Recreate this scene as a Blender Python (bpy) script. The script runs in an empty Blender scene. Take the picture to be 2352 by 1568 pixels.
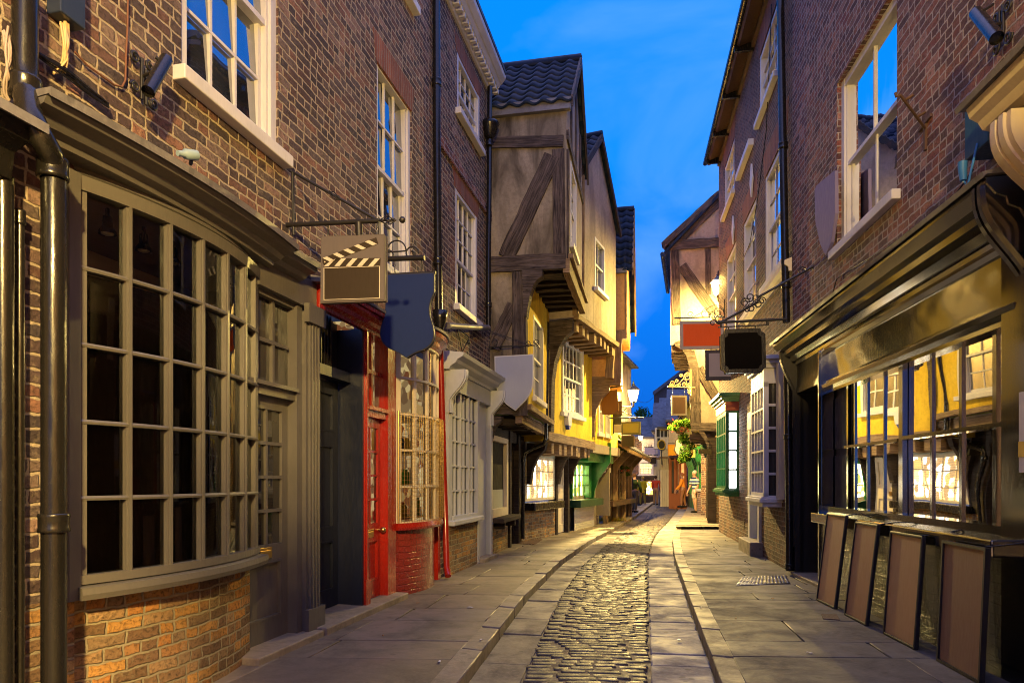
import bpy, bmesh, math, random
from mathutils import Vector
R = random.Random(7)
sc = bpy.context.scene
F, U0, V0, CZ = 1568.0, 1176.0, 1102.0, 1.45      # focal length and principal point measured on the photograph

# ------------------------------------------------------------------ camera
cd = bpy.data.cameras.new('camera'); cam = bpy.data.objects.new('camera', cd)
sc.collection.objects.link(cam); sc.camera = cam
cd.sensor_width = 36.0; cd.lens = 24.0; cd.shift_y = (V0 - 784) / 2352.0
cd.clip_start = 0.05; cd.clip_end = 900
cam.location = (0, 0, CZ); cam.rotation_euler = (math.pi / 2, 0, 0)

# ------------------------------------------------------------------ world : twilight sky
w = bpy.data.worlds.new('World'); sc.world = w; w.use_nodes = True
wt = w.node_tree; wt.nodes.clear()
def wn(t): return wt.nodes.new(t)
sky = wn('ShaderNodeTexSky'); sky.sky_type = 'NISHITA'; sky.sun_disc = False
sky.sun_elevation = math.radians(1.0); sky.sun_rotation = math.radians(200)
sky.air_density = 1.6; sky.ozone_density = 6.0; sky.dust_density = 0.3
tc = wn('ShaderNodeTexCoord'); sx = wn('ShaderNodeSeparateXYZ')
wt.links.new(tc.outputs['Generated'], sx.inputs[0])
# dusk tint by direction: deep blue over the street ahead, paler high up and where the sun went down behind the camera
mz = wn('ShaderNodeMapRange'); mz.inputs[1].default_value = 0.60; mz.inputs[2].default_value = 0.97
wt.links.new(sx.outputs['Z'], mz.inputs[0])
my = wn('ShaderNodeMapRange'); my.inputs[1].default_value = 0.45; my.inputs[2].default_value = -0.7
wt.links.new(sx.outputs['Y'], my.inputs[0])
mm = wn('ShaderNodeMath'); mm.operation = 'MAXIMUM'
up = wn('ShaderNodeMapRange'); up.inputs[1].default_value = 0.25; up.inputs[2].default_value = 0.6
wt.links.new(sx.outputs['Z'], up.inputs[0])
myu = wn('ShaderNodeMath'); myu.operation = 'MULTIPLY'; wt.links.new(my.outputs[0], myu.inputs[0]); wt.links.new(up.outputs[0], myu.inputs[1])
wt.links.new(mz.outputs[0], mm.inputs[0]); wt.links.new(myu.outputs[0], mm.inputs[1])
nz = wn('ShaderNodeTexNoise'); nz.inputs['Scale'].default_value = 2.6; nz.inputs['Detail'].default_value = 6; nz.inputs['Distortion'].default_value = 0.6
mp = wn('ShaderNodeMapping'); mp.inputs['Scale'].default_value = (1, 1, 2.2)
wt.links.new(tc.outputs['Generated'], mp.inputs[0]); wt.links.new(mp.outputs[0], nz.inputs['Vector'])
cl = wn('ShaderNodeMapRange'); cl.inputs[1].default_value = 0.47; cl.inputs[2].default_value = 0.78
cl.inputs[4].default_value = 0.55
wt.links.new(nz.outputs[0], cl.inputs[0])
low = wn('ShaderNodeMapRange'); low.inputs[1].default_value = 0.42; low.inputs[2].default_value = 0.05
wt.links.new(sx.outputs['Z'], low.inputs[0])
deep = wn('ShaderNodeMix'); deep.data_type = 'RGBA'
deep.inputs[6].default_value = (0.002, 0.235, 1.0, 1); deep.inputs[7].default_value = (0.004, 0.105, 0.56, 1)
wt.links.new(low.outputs[0], deep.inputs[0])
mixc = wn('ShaderNodeMix'); mixc.data_type = 'RGBA'
mixc.inputs[7].default_value = (0.76, 0.76, 1.6, 1)
wt.links.new(deep.outputs[2], mixc.inputs[6]); wt.links.new(mm.outputs[0], mixc.inputs[0])
mixd = wn('ShaderNodeMix'); mixd.data_type = 'RGBA'
mixd.inputs[7].default_value = (0.26, 0.52, 1.05, 1)
wt.links.new(mixc.outputs[2], mixd.inputs[6]); wt.links.new(cl.outputs[0], mixd.inputs[0])
# the Nishita sky gives the brightness, the tint its dusk colour
bw = wn('ShaderNodeRGBToBW'); wt.links.new(sky.outputs[0], bw.inputs[0])
nrm = wn('ShaderNodeMapRange'); nrm.inputs[1].default_value = 0.0; nrm.inputs[2].default_value = 1.0
nrm.inputs[3].default_value = 0.9; nrm.inputs[4].default_value = 1.1
wt.links.new(bw.outputs[0], nrm.inputs[0])
mu = wn('ShaderNodeMix'); mu.data_type = 'RGBA'; mu.blend_type = 'MULTIPLY'; mu.inputs[0].default_value = 1.0
wt.links.new(mixd.outputs[2], mu.inputs[6]); wt.links.new(nrm.outputs[0], mu.inputs[7])
bg = wn('ShaderNodeBackground'); bg.inputs[1].default_value = 0.51
ow = wn('ShaderNodeOutputWorld')
wt.links.new(mu.outputs[2], bg.inputs[0]); wt.links.new(bg.outputs[0], ow.inputs[0])

sc.view_settings.view_transform = 'Standard'; sc.view_settings.look = 'None'
sc.view_settings.exposure = 1.4; sc.view_settings.gamma = 1.0
sc.render.engine = 'CYCLES'
sc.cycles.use_denoising = True; sc.cycles.denoising_input_passes = 'RGB_ALBEDO_NORMAL'; sc.cycles.denoising_prefilter = 'ACCURATE'
sc.cycles.filter_width = 1.0
sc.cycles.max_bounces = 6; sc.cycles.diffuse_bounces = 3; sc.cycles.glossy_bounces = 3
sc.cycles.transparent_max_bounces = 12; sc.cycles.transmission_bounces = 3
sc.cycles.sample_clamp_indirect = 4.0; sc.cycles.caustics_reflective = False; sc.cycles.caustics_refractive = False
# lamps: (watts, colour) of the street lanterns the photograph shows at work
WARM_NEAR = (6800, (1.0, 0.67, 0.21)); WARM_MID = (2900, (1.0, 0.71, 0.17)); WARM_FAR = (5600, (1.0, 0.70, 0.22)); WARM_END = (220, (1.0, 0.62, 0.24))

# ------------------------------------------------------------------ object helpers
COL = sc.collection
def lin(c): return c / 12.92 if c <= 0.04045 else ((c + 0.055) / 1.055) ** 2.4
def rgb(r, g, b): return (lin(r / 255), lin(g / 255), lin(b / 255), 1)
def tag(o, label=None, cat=None, group=None, kind=None):
    if label: o['label'] = label
    if cat: o['category'] = cat
    if group: o['group'] = group
    if kind: o['kind'] = kind
    return o
def thing(name, loc, label, cat, group=None):
    o = bpy.data.objects.new(name, None); COL.objects.link(o); o.location = loc
    o.empty_display_size = 0.2
    return tag(o, label, cat, group)
def root_of(o):
    while o.parent: o = o.parent
    return o

class MB:
    """collects faces, links them as ONE mesh object"""
    def __init__(s): s.v = []; s.f = []; s.uv = []; s.sm = []; s.mi = []
    def face(s, pts, uv=None, smooth=False, m=0):
        b = len(s.v); s.v += [Vector(p) for p in pts]
        s.f.append(list(range(b, b + len(pts)))); s.uv.append(uv); s.sm.append(smooth); s.mi.append(m)
    def grid(s, rows, closed=False, smooth=True, uv=None, m=0):
        b = len(s.v); n = len(rows[0])
        for r in rows: s.v += [Vector(p) for p in r]
        for i in range(len(rows) - 1):
            for j in range(n if closed else n - 1):
                k = (j + 1) % n
                s.f.append([b + i * n + j, b + i * n + k, b + (i + 1) * n + k, b + (i + 1) * n + j])
                s.sm.append(smooth); s.mi.append(m)
                if uv:
                    jj = j + 1
                    s.uv.append([uv[i][j], uv[i][jj if jj < len(uv[i]) else k], uv[i + 1][jj if jj < len(uv[i]) else k], uv[i + 1][j]])
                else: s.uv.append(None)
    def hexa(s, p, uv=None, m=0):
        """8 corners: bottom loop 0-3, top loop 4-7"""
        for q in ((0, 3, 2, 1), (4, 5, 6, 7), (0, 1, 5, 4), (1, 2, 6, 5), (2, 3, 7, 6), (3, 0, 4, 7)):
            s.face([p[i] for i in q], m=m)
    def prism(s, poly, off, m=0):
        """polygon of 3d points extruded by vector off"""
        off = Vector(off); q = [Vector(p) + off for p in poly]
        s.face(poly, m=m); s.face(q[::-1], m=m)
        for i in range(len(poly)):
            k = (i + 1) % len(poly); s.face([poly[i], poly[k], q[k], q[i]], m=m)
    def tube(s, pts, r, n=8, caps=True, m=0):
        pts = [Vector(p) for p in pts]; rows = []; up = None
        for i, p in enumerate(pts):
            d = (pts[min(i + 1, len(pts) - 1)] - pts[max(i - 1, 0)]).normalized()
            if up is None:
                up = Vector((0, 0, 1)) if abs(d.z) < 0.9 else Vector((1, 0, 0))
            a = d.cross(up).normalized(); up = a.cross(d).normalized()
            rr = r[i] if isinstance(r, (list, tuple)) else r
            rows.append([p + a * rr * math.cos(2 * math.pi * k / n) + up * rr * math.sin(2 * math.pi * k / n) for k in range(n)])
        s.grid(rows, closed=True, m=m)
        if caps: s.face(rows[0][::-1], m=m); s.face(rows[-1], m=m)
    def beam(s, p0, p1, wv, hv, seg=1, jit=0.0, m=0):
        """timber from p0 to p1, half-size vectors wv and hv; UV runs along the grain"""
        p0, p1, wv, hv = Vector(p0), Vector(p1), Vector(wv), Vector(hv)
        L = (p1 - p0).length; rows = []; uvs = []; w_, h_ = wv.length * 2, hv.length * 2
        o = R.random() * 20
        for i in range(seg + 1):
            c = p0.lerp(p1, i / seg); k = [1 + R.uniform(-jit, jit) for _ in range(4)]
            rows.append([c - wv * k[0] - hv * k[0], c + wv * k[1] - hv * k[1], c + wv * k[2] + hv * k[2], c - wv * k[3] + hv * k[3]])
            u = o + L * i / seg; uvs.append([(u, 0), (u, w_), (u, w_ + h_), (u, 2 * w_ + h_), (u, 2 * w_ + 2 * h_)])
        s.grid(rows, closed=True, smooth=False, uv=uvs, m=m)
        s.face(rows[0][::-1], m=m); s.face(rows[-1], m=m)
    def lathe(s, base, prof, n=16, m=0):
        b = Vector(base)
        rows = [[b + Vector((r * math.cos(2 * math.pi * k / n), r * math.sin(2 * math.pi * k / n), z)) for k in range(n)] for r, z in prof]
        s.grid(rows, closed=True, m=m)
    def ball(s, c, r, n=10, sq=(1, 1, 1), m=0):
        c = Vector(c); rows = []
        for i in range(n // 2 + 1):
            a = math.pi * i / (n // 2)
            rows.append([c + Vector((math.sin(a) * math.cos(2 * math.pi * k / n) * r * sq[0], math.sin(a) * math.sin(2 * math.pi * k / n) * r * sq[1], math.cos(a) * r * sq[2])) for k in range(n)])
        s.grid(rows, closed=True, m=m)
    def pieces(s, name, mat, parent=None, bevel=0):
        """every loose piece becomes a part of its own"""
        key = {}; par = list(range(len(s.v)))
        def find(i):
            while par[i] != i: par[i] = par[par[i]]; i = par[i]
            return i
        for i, p in enumerate(s.v):
            k = (round(p.x, 4), round(p.y, 4), round(p.z, 4))
            if k in key: par[find(i)] = find(key[k])
            else: key[k] = i
        for f in s.f:
            for i in f[1:]: par[find(i)] = find(f[0])
        grp = {}
        for n, f in enumerate(s.f): grp.setdefault(find(f[0]), []).append(n)
        for fs in grp.values():
            b = MB(); mp_ = {}
            for n in fs:
                nf = []
                for i in s.f[n]:
                    if i not in mp_: mp_[i] = len(b.v); b.v.append(s.v[i])
                    nf.append(mp_[i])
                b.f.append(nf); b.uv.append(s.uv[n]); b.sm.append(s.sm[n]); b.mi.append(s.mi[n])
            b.build(name, mat, parent, bevel)
    def build(s, name, mat, parent=None, bevel=0, label=None):
        org = root_of(parent).location if parent else Vector((0, 0, 0))
        me = bpy.data.meshes.new(name)
        me.from_pydata([tuple(p - org) for p in s.v], [], s.f)
        mats = mat if isinstance(mat, (list, tuple)) else [mat]
        for mt in mats: me.materials.append(mt)
        ul = me.uv_layers.new(name='UVMap')
        for p, uv, sm, mi in zip(me.polygons, s.uv, s.sm, s.mi):
            p.use_smooth = sm; p.material_index = mi
            if uv:
                for li, q in zip(p.loop_indices, uv): ul.data[li].uv = q
            else:
                n = p.normal
                if abs(n.z) > 0.8:
                    for li in p.loop_indices:
                        c = s.v[me.loops[li].vertex_index]; ul.data[li].uv = (c.x, c.y)
                else:
                    t = Vector((-n.y, n.x, 0)).normalized()
                    if t.y < 0 or (abs(t.y) < 0.05 and t.x < 0): t = -t
                    for li in p.loop_indices:
                        c = s.v[me.loops[li].vertex_index]; ul.data[li].uv = (c.dot(t), c.z)
        me.validate(); me.update()
        o = bpy.data.objects.new(name, me); COL.objects.link(o)
        if parent: o.parent = parent
        if bevel:
            b = o.modifiers.new('bevel', 'BEVEL'); b.width = bevel; b.segments = 2; b.limit_method = 'ANGLE'
            me2 = bmesh.new(); me2.from_mesh(me); bmesh.ops.remove_doubles(me2, verts=me2.verts, dist=1e-5); me2.to_mesh(me); me2.free()
        if label: o['label'] = label
        return o

class Fr:
    """vertical plane: origin o, horizontal axis t, outward normal n (all 2d)"""
    def __init__(s, o, t, n): s.o = Vector(o); s.t = Vector(t).normalized(); s.n = Vector(n).normalized()
    def P(s, a, z, d=0.0):
        q = s.o + s.t * a + s.n * d
        return Vector((q.x, q.y, z))
    def px(s, u, v, d=0.0):
        """where the sight line of photo point (u, v) meets the plane at offset d -> (s, z)"""
        k = (u - U0) / F; y = (d + s.o.dot(s.n)) / (k * s.n.x + s.n.y)
        return (Vector((k * y, y)) - s.o).dot(s.t), CZ + (V0 - v) / F * y
    def W(s, u, v, d=0.0):
        a, z = s.px(u, v, d); return s.P(a, z, d)
    def sY(s, y): return (y - s.o.y) / s.t.y
    def N(s, d=1.0): return Vector((s.n.x * d, s.n.y * d, 0))
    def T(s, d=1.0): return Vector((s.t.x * d, s.t.y * d, 0))
    def box(s, mb, s0, s1, z0, z1, d0, d1, m=0):
        mb.hexa([s.P(s0, z0, d0), s.P(s1, z0, d0), s.P(s1, z0, d1), s.P(s0, z0, d1), s.P(s0, z1, d0), s.P(s1, z1, d0), s.P(s1, z1, d1), s.P(s0, z1, d1)], m=m)
    def wall(s, mb, s0, s1, z0, z1, d=0.0, holes=(), reveal=0.12, m=0):
        xs = sorted({s0, s1} | {min(max(h[i], s0), s1) for h in holes for i in (0, 1)})
        zs = sorted({z0, z1} | {min(max(h[i], z0), z1) for h in holes for i in (2, 3)})
        for i in range(len(xs) - 1):
            for j in range(len(zs) - 1):
                cx, cz = (xs[i] + xs[i + 1]) / 2, (zs[j] + zs[j + 1]) / 2
                if any(h[0] < cx < h[1] and h[2] < cz < h[3] for h in holes): continue
                mb.face([s.P(xs[i], zs[j], d), s.P(xs[i + 1], zs[j], d), s.P(xs[i + 1], zs[j + 1], d), s.P(xs[i], zs[j + 1], d)], m=m)
        for h in holes:
            a, b, c, e = h[:4]; r = d - reveal
            mb.face([s.P(a, c, d), s.P(a, e, d), s.P(a, e, r), s.P(a, c, r)], m=m)
            mb.face([s.P(b, c, d), s.P(b, e, d), s.P(b, e, r), s.P(b, c, r)], m=m)
            mb.face([s.P(a, e, d), s.P(b, e, d), s.P(b, e, r), s.P(a, e, r)], m=m)
            mb.face([s.P(a, c, d), s.P(b, c, d), s.P(b, c, r), s.P(a, c, r)], m=m)
    def poly(s, mb, pts, d0, d1, m=0):
        mb.prism([s.P(a, z, d0) for a, z in pts], s.N(d1 - d0), m=m)
    def sweep(s, mb, s0, s1, prof, caps=True, m=0):
        """straight moulding: profile [(d, z)] run from s0 to s1"""
        A_, B_ = [s.P(s0, z, d) for d, z in prof], [s.P(s1, z, d) for d, z in prof]
        for i in range(len(prof)):
            k = (i + 1) % len(prof); mb.face([A_[i], B_[i], B_[k], A_[k]], m=m)
        if caps: mb.face(A_[::-1], m=m); mb.face(B_, m=m)
    def tbeam(s, mb, a, b, d0, d1, wid, seg=6, jit=0.06, m=0):
        """timber lying in the plane between (s,z) points a and b"""
        p0, p1 = s.P(a[0], a[1], (d0 + d1) / 2), s.P(b[0], b[1], (d0 + d1) / 2)
        ax = (p1 - p0).normalized(); n = s.N(); wv = ax.cross(n).normalized() * wid / 2
        mb.beam(p0, p1, wv, n * (d1 - d0) / 2, seg, jit, m=m)
    def perp(s, a):
        """plane square to this one through s = a, facing the camera"""
        q = s.o + s.t * a; t = s.n if s.n.x > 0 else -s.n
        return Fr(q, t, -s.t)
def left(c, a): return Fr((c, 0), (a, 1), (1, -a))
def right(c, a): return Fr((c, 0), (a, 1), (-1, a))

def soft(pts, it=2):
    pts = [Vector(p) for p in pts]
    for _ in range(it):
        o = [pts[0]]
        for a, b in zip(pts, pts[1:]): o += [a.lerp(b, .25), a.lerp(b, .75)]
        pts = o + [pts[-1]]
    return pts
def spiral(fr, c, r0, r1, turns, a0, d=0.0, n=22, sgn=1):
    out = []
    for i in range(n + 1):
        f = i / n; a = a0 + sgn * turns * 2 * math.pi * f; r = r0 + (r1 - r0) * f
        out.append(fr.P(c[0] + r * math.cos(a), c[1] + r * math.sin(a), d))
    return out
def arc(fr, s0, s1, sag, n, d=0.0):
    """points of a bow: [(point2d, normal2d, arclength)]"""
    wd = s1 - s0; rad = (wd * wd / 4 + sag * sag) / (2 * sag); half = math.asin(wd / 2 / rad)
    out = []
    for i in range(n + 1):
        a = -half + 2 * half * i / n
        ls, ld = (s0 + s1) / 2 + (rad + d) * math.sin(a), sag - rad + (rad + d) * math.cos(a)
        q = fr.o + fr.t * ls + fr.n * ld
        nn = fr.t * math.sin(a) + fr.n * math.cos(a)
        out.append((q, nn, rad * (a + half)))
    return out
def arc_sweep(mb, pts, prof, closed=True, smooth=True, m=0):
    """profile [(d, z)] swept along a bow"""
    pr = prof + [prof[0]] if closed else prof
    for i in range(len(pr) - 1):
        rows = [[], []]; uv = [[], []]
        for q, n, L in pts:
            for k in (0, 1):
                d, z = pr[i + k]; rows[k].append(Vector((q.x + n.x * d, q.y + n.y * d, z))); uv[k].append((L, z))
        mb.grid(rows, smooth=smooth, uv=uv, m=m)
    if closed:
        for e in (0, -1):
            q, n, L = pts[e]; mb.face([Vector((q.x + n.x * d, q.y + n.y * d, z)) for d, z in prof], m=m)

# ------------------------------------------------------------------ materials
class NT:
    def __init__(s, name):
        s.m = bpy.data.materials.new(name); s.m.use_nodes = True; s.t = s.m.node_tree; s.t.nodes.clear()
        s.out = s.n('ShaderNodeOutputMaterial')
    def n(s, t, **kw):
        x = s.t.nodes.new(t)
        for k, v in kw.items(): setattr(x, k, v)
        return x
    def link(s, a, b): s.t.links.new(a, b)
    def set(s, sock, v):
        if isinstance(v, bpy.types.NodeSocket): s.link(v, sock)
        else: sock.default_value = v
    def math(s, op, a, b=None, c=None):
        x = s.n('ShaderNodeMath', operation=op); s.set(x.inputs[0], a)
        if b is not None: s.set(x.inputs[1], b)
        if c is not None: s.set(x.inputs[2], c)
        return x.outputs[0]
    def mix(s, f, a, b, blend='MIX'):
        x = s.n('ShaderNodeMix', data_type='RGBA', blend_type=blend)
        s.set(x.inputs[0], f); s.set(x.inputs[6], a); s.set(x.inputs[7], b); return x.outputs[2]
    def rng(s, v, a, b, c=0.0, d=1.0):
        x = s.n('ShaderNodeMapRange'); s.set(x.inputs[0], v)
        for i, q in enumerate((a, b, c, d)): x.inputs[i + 1].default_value = q
        return x.outputs[0]
    def noise(s, vec, scale, detail=3, rough=0.55, dist=0.0):
        x = s.n('ShaderNodeTexNoise'); s.link(vec, x.inputs['Vector'])
        x.inputs['Scale'].default_value = scale; x.inputs['Detail'].default_value = detail
        x.inputs['Roughness'].default_value = rough; x.inputs['Distortion'].default_value = dist
        return x.outputs[0]
    def ramp(s, v, stops, interp='LINEAR'):
        x = s.n('ShaderNodeValToRGB'); s.link(v, x.inputs[0]); e = x.color_ramp; e.interpolation = interp
        while len(e.elements) < len(stops): e.elements.new(0.5)
        for el, (p, c) in zip(e.elements, stops): el.position = p; el.color = c
        return x.outputs[0]
    def uv(s, scale=None):
        x = s.n('ShaderNodeUVMap').outputs[0]
        return s.map(x, scale) if scale else x
    def map(s, v, scale):
        x = s.n('ShaderNodeMapping'); s.link(v, x.inputs[0]); x.inputs['Scale'].default_value = scale; return x.outputs[0]
    def pos(s): return s.n('ShaderNodeNewGeometry').outputs['Position']
    def bump(s, h, dist, strength=1.0):
        x = s.n('ShaderNodeBump'); s.link(h, x.inputs['Height']); x.inputs['Distance'].default_value = dist
        x.inputs['Strength'].default_value = strength; return x.outputs[0]
    def bsdf(s, col, rough=0.7, nrm=None, spec=0.5, metal=0.0, coat=0.0, coat_ior=1.5):
        x = s.n('ShaderNodeBsdfPrincipled'); s.set(x.inputs['Base Color'], col); s.set(x.inputs['Roughness'], rough)
        x.inputs['Specular IOR Level'].default_value = spec; x.inputs['Metallic'].default_value = metal
        if coat: x.inputs['Coat Weight'].default_value = coat; x.inputs['Coat Roughness'].default_value = 0.09; x.inputs['Coat IOR'].default_value = coat_ior
        if nrm: s.link(nrm, x.inputs['Normal'])
        return x.outputs[0]
    def done(s, sh): s.link(sh, s.out.inputs[0]); return s.m

def sc_(c, k): return (c[0] * k, c[1] * k, c[2] * k, 1)
def brick(name, cols, mortar, bw=0.228, bh=0.074, jt=0.0085, rough=0.85, bump=0.011, split=0.55, paint=None, gloss=None, worn=0.5):
    """courses of hand-made bricks in metres of UV: stretchers and headers, uneven joints, each brick its own colour"""
    t = NT(name); uv = t.uv(); sp = t.n('ShaderNodeSeparateXYZ')
    wob = t.n('ShaderNodeTexNoise'); t.link(uv, wob.inputs['Vector']); wob.inputs['Scale'].default_value = 9; wob.inputs['Detail'].default_value = 4
    ws = t.n('ShaderNodeVectorMath', operation='SUBTRACT'); t.link(wob.outputs['Color'], ws.inputs[0]); ws.inputs[1].default_value = (.5, .5, .5)
    wm = t.n('ShaderNodeVectorMath', operation='SCALE'); t.link(ws.outputs[0], wm.inputs[0]); wm.inputs['Scale'].default_value = 0.036
    wa = t.n('ShaderNodeVectorMath', operation='ADD'); t.link(uv, wa.inputs[0]); t.link(wm.outputs[0], wa.inputs[1])
    t.link(wa.outputs[0], sp.inputs[0])
    v = t.math('DIVIDE', sp.outputs[1], bh); row = t.math('FLOOR', v); fy = t.math('FRACT', v)
    wr = t.n('ShaderNodeTexWhiteNoise', noise_dimensions='1D'); t.link(row, wr.inputs['W'])
    u = t.math('ADD', t.math('DIVIDE', sp.outputs[0], bw), t.math('ADD', t.math('MULTIPLY', t.math('MODULO', row, 2.0), 0.5), t.math('MULTIPLY', wr.outputs[0], 0.22)))
    col = t.math('FLOOR', u); fx = t.math('FRACT', u)
    cb = t.n('ShaderNodeCombineXYZ'); t.link(col, cb.inputs[0]); t.link(row, cb.inputs[1])
    w1 = t.n('ShaderNodeTexWhiteNoise', noise_dimensions='2D'); t.link(cb.outputs[0], w1.inputs['Vector'])
    spl = t.math('GREATER_THAN', w1.outputs[0], split)
    mul = t.math('ADD', spl, 1.0); fx2 = t.math('MULTIPLY', fx, mul); half = t.math('FLOOR', fx2); fx3 = t.math('FRACT', fx2)
    cb2 = t.n('ShaderNodeCombineXYZ'); t.link(col, cb2.inputs[0]); t.link(row, cb2.inputs[1]); t.link(half, cb2.inputs[2])
    w2 = t.n('ShaderNodeTexWhiteNoise', noise_dimensions='3D'); t.link(cb2.outputs[0], w2.inputs['Vector'])
    dx = t.math('DIVIDE', t.math('MULTIPLY', t.math('MINIMUM', fx3, t.math('SUBTRACT', 1.0, fx3)), bw), mul)
    dy = t.math('MULTIPLY', t.math('MINIMUM', fy, t.math('SUBTRACT', 1.0, fy)), bh)
    n1 = t.noise(wa.outputs[0], 38, 6, 0.7)
    mk = t.rng(t.math('SUBTRACT', t.math('MINIMUM', dx, dy), t.math('MULTIPLY', t.math('SUBTRACT', n1, 0.45), 0.022)), jt * 0.45, jt * 0.45 + 0.005)
    n2 = t.noise(uv, 1.3, 4)
    if paint:
        cc = t.mix(t.rng(n1, 0.35, 0.75), paint, sc_(paint, 0.6))
    else:
        st = [(i / len(cols), c) for i, c in enumerate(cols)]
        cc = t.ramp(w2.outputs[0], st, 'CONSTANT')
        cc = t.mix(t.rng(n1, 0.47, 0.66, 0, worn * 1.5), cc, (0.022, 0.015, 0.013, 1))
        cc = t.mix(t.rng(t.noise(uv, 16, 5, 0.7), 0.55, 0.72, 0, 0.55), cc, mortar)
        cc = t.mix(t.rng(n2, 0.45, 0.68, 0, 0.6), cc, sc_(cols[0], 0.5))
        cc = t.mix(t.rng(t.noise(t.map(uv, (1.6, .3, 1)), 1.0, 5, .6, .5), 0.52, 0.72, 0, 0.55), cc, (0.03, 0.022, 0.022, 1))
        cc = t.mix(mk, mortar, cc)
    hgt = t.math('ADD', t.math('MULTIPLY', mk, t.math('ADD', 0.75, t.math('MULTIPLY', w2.outputs[0], 0.3))), t.math('MULTIPLY', n1, 0.8))
    return t.done(t.bsdf(cc, gloss if gloss else rough, t.bump(hgt, bump), 0.5 if gloss else 0.25, coat=0.6 if gloss else 0))

def paint(name, col, rough=0.45, wear=0.35, bump=0.0012, spec=0.5, coat=0.0, grime=0.5, coat_ior=1.5):
    """brush paint on wood or iron: ripples, faint dirt"""
    t = NT(name); p = t.pos(); n1 = t.noise(t.map(p, (14, 14, 3)), 3, 5, 0.6); n2 = t.noise(p, 2.2, 4)
    cc = t.mix(t.rng(n1, 0.45, 0.8, 0, wear), col, sc_(col, 0.62))
    cc = t.mix(t.rng(n2, 0.45, 0.8, 0, grime), cc, sc_(col, 0.55))
    return t.done(t.bsdf(cc, t.rng(n1, 0.3, 0.7, rough * 0.8, min(1, rough * 1.3)), t.bump(n1, bump, 0.8), spec, coat=coat, coat_ior=coat_ior))
def plaster(name, cols, scale=0.9, bump=0.006, stain=(0.05, 0.04, 0.03, 1), amount=0.55, rough=0.9):
    t = NT(name); p = t.pos(); n1 = t.noise(p, scale, 5, 0.6); n2 = t.noise(p, 14, 5, 0.6); n3 = t.noise(t.map(p, (1, 1, 0.25)), 2.3, 5, 0.6, 0.6)
    cc = t.ramp(n1, [(0.3, cols[0]), (0.55, cols[1]), (0.8, cols[-1])])
    cc = t.mix(t.rng(n3, 0.46, 0.66, 0, amount), cc, stain)
    cc = t.mix(t.rng(n2, 0.45, 0.72, 0, 0.45), cc, sc_(cols[0], 0.55)); n4 = t.noise(p, 70, 4, 0.7)
    cc = t.mix(t.rng(n4, 0.5, 0.75, 0, 0.5), cc, sc_(cols[0], 0.6))
    return t.done(t.bsdf(cc, rough, t.bump(t.math('ADD', t.math('MULTIPLY', n2, .6), n1), bump * 1.6), 0.2))
def timber(name, c0, c1, bump=0.012, rough=0.8):
    """weathered oak: grain along U"""
    t = NT(name); uv = t.uv((1.6, 30, 1)); n1 = t.noise(uv, 1.0, 6, 0.65, 1.2); n2 = t.noise(t.uv(), 3.0, 4)
    n3 = t.noise(t.uv((4, 60, 1)), 1.0, 3, 0.6, 0.5)
    cc = t.mix(t.rng(n1, 0.35, 0.68), c0, c1); cc = t.mix(t.rng(n2, 0.4, 0.8, 0, 0.6), cc, sc_(c0, 0.5))
    cc = t.mix(t.rng(n3, 0.6, 0.68, 0, 0.9), cc, sc_(c0, 0.2))
    return t.done(t.bsdf(cc, rough, t.bump(t.math('ADD', n1, t.math('MULTIPLY', n3, -0.6)), bump), 0.3))
def stone(name, cols, scale=1.4, rough=0.55, bump=0.004, spec=0.4, fine=28):
    """flags, kerbs and setts: each piece its own tone (random per mesh island)"""
    t = NT(name); p = t.pos(); rnd = t.n('ShaderNodeNewGeometry').outputs['Random Per Island']
    cc = t.ramp(rnd, [(i / max(1, len(cols) - 1), c) for i, c in enumerate(cols)])
    n1 = t.noise(p, scale, 6, 0.65, 0.4); n2 = t.noise(p, fine, 5, 0.65); n3 = t.noise(p, 0.55, 3)
    cc = t.mix(t.rng(n1, 0.43, 0.66, 0, 0.75), cc, sc_(cols[0], 0.5)); cc = t.mix(t.rng(n2, 0.48, 0.8, 0, 0.5), cc, sc_(cols[-1], 1.25))
    cc = t.mix(t.rng(n3, 0.5, 0.8, 0, 0.35), cc, sc_(cols[0], 0.7))
    vo = t.n('ShaderNodeTexVoronoi'); t.link(p, vo.inputs['Vector']); vo.inputs['Scale'].default_value = 5.0
    cc = t.mix(t.rng(vo.outputs['Distance'], 0.10, 0.14, 0.55, 0.0), cc, sc_(cols[0], 0.45))
    rg = t.rng(n1, 0.3, 0.7, rough * 0.75, min(1, rough * 1.35))
    return t.done(t.bsdf(cc, rg, t.bump(t.math('ADD', n1, t.math('MULTIPLY', n2, 0.35)), bump), spec))
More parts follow.
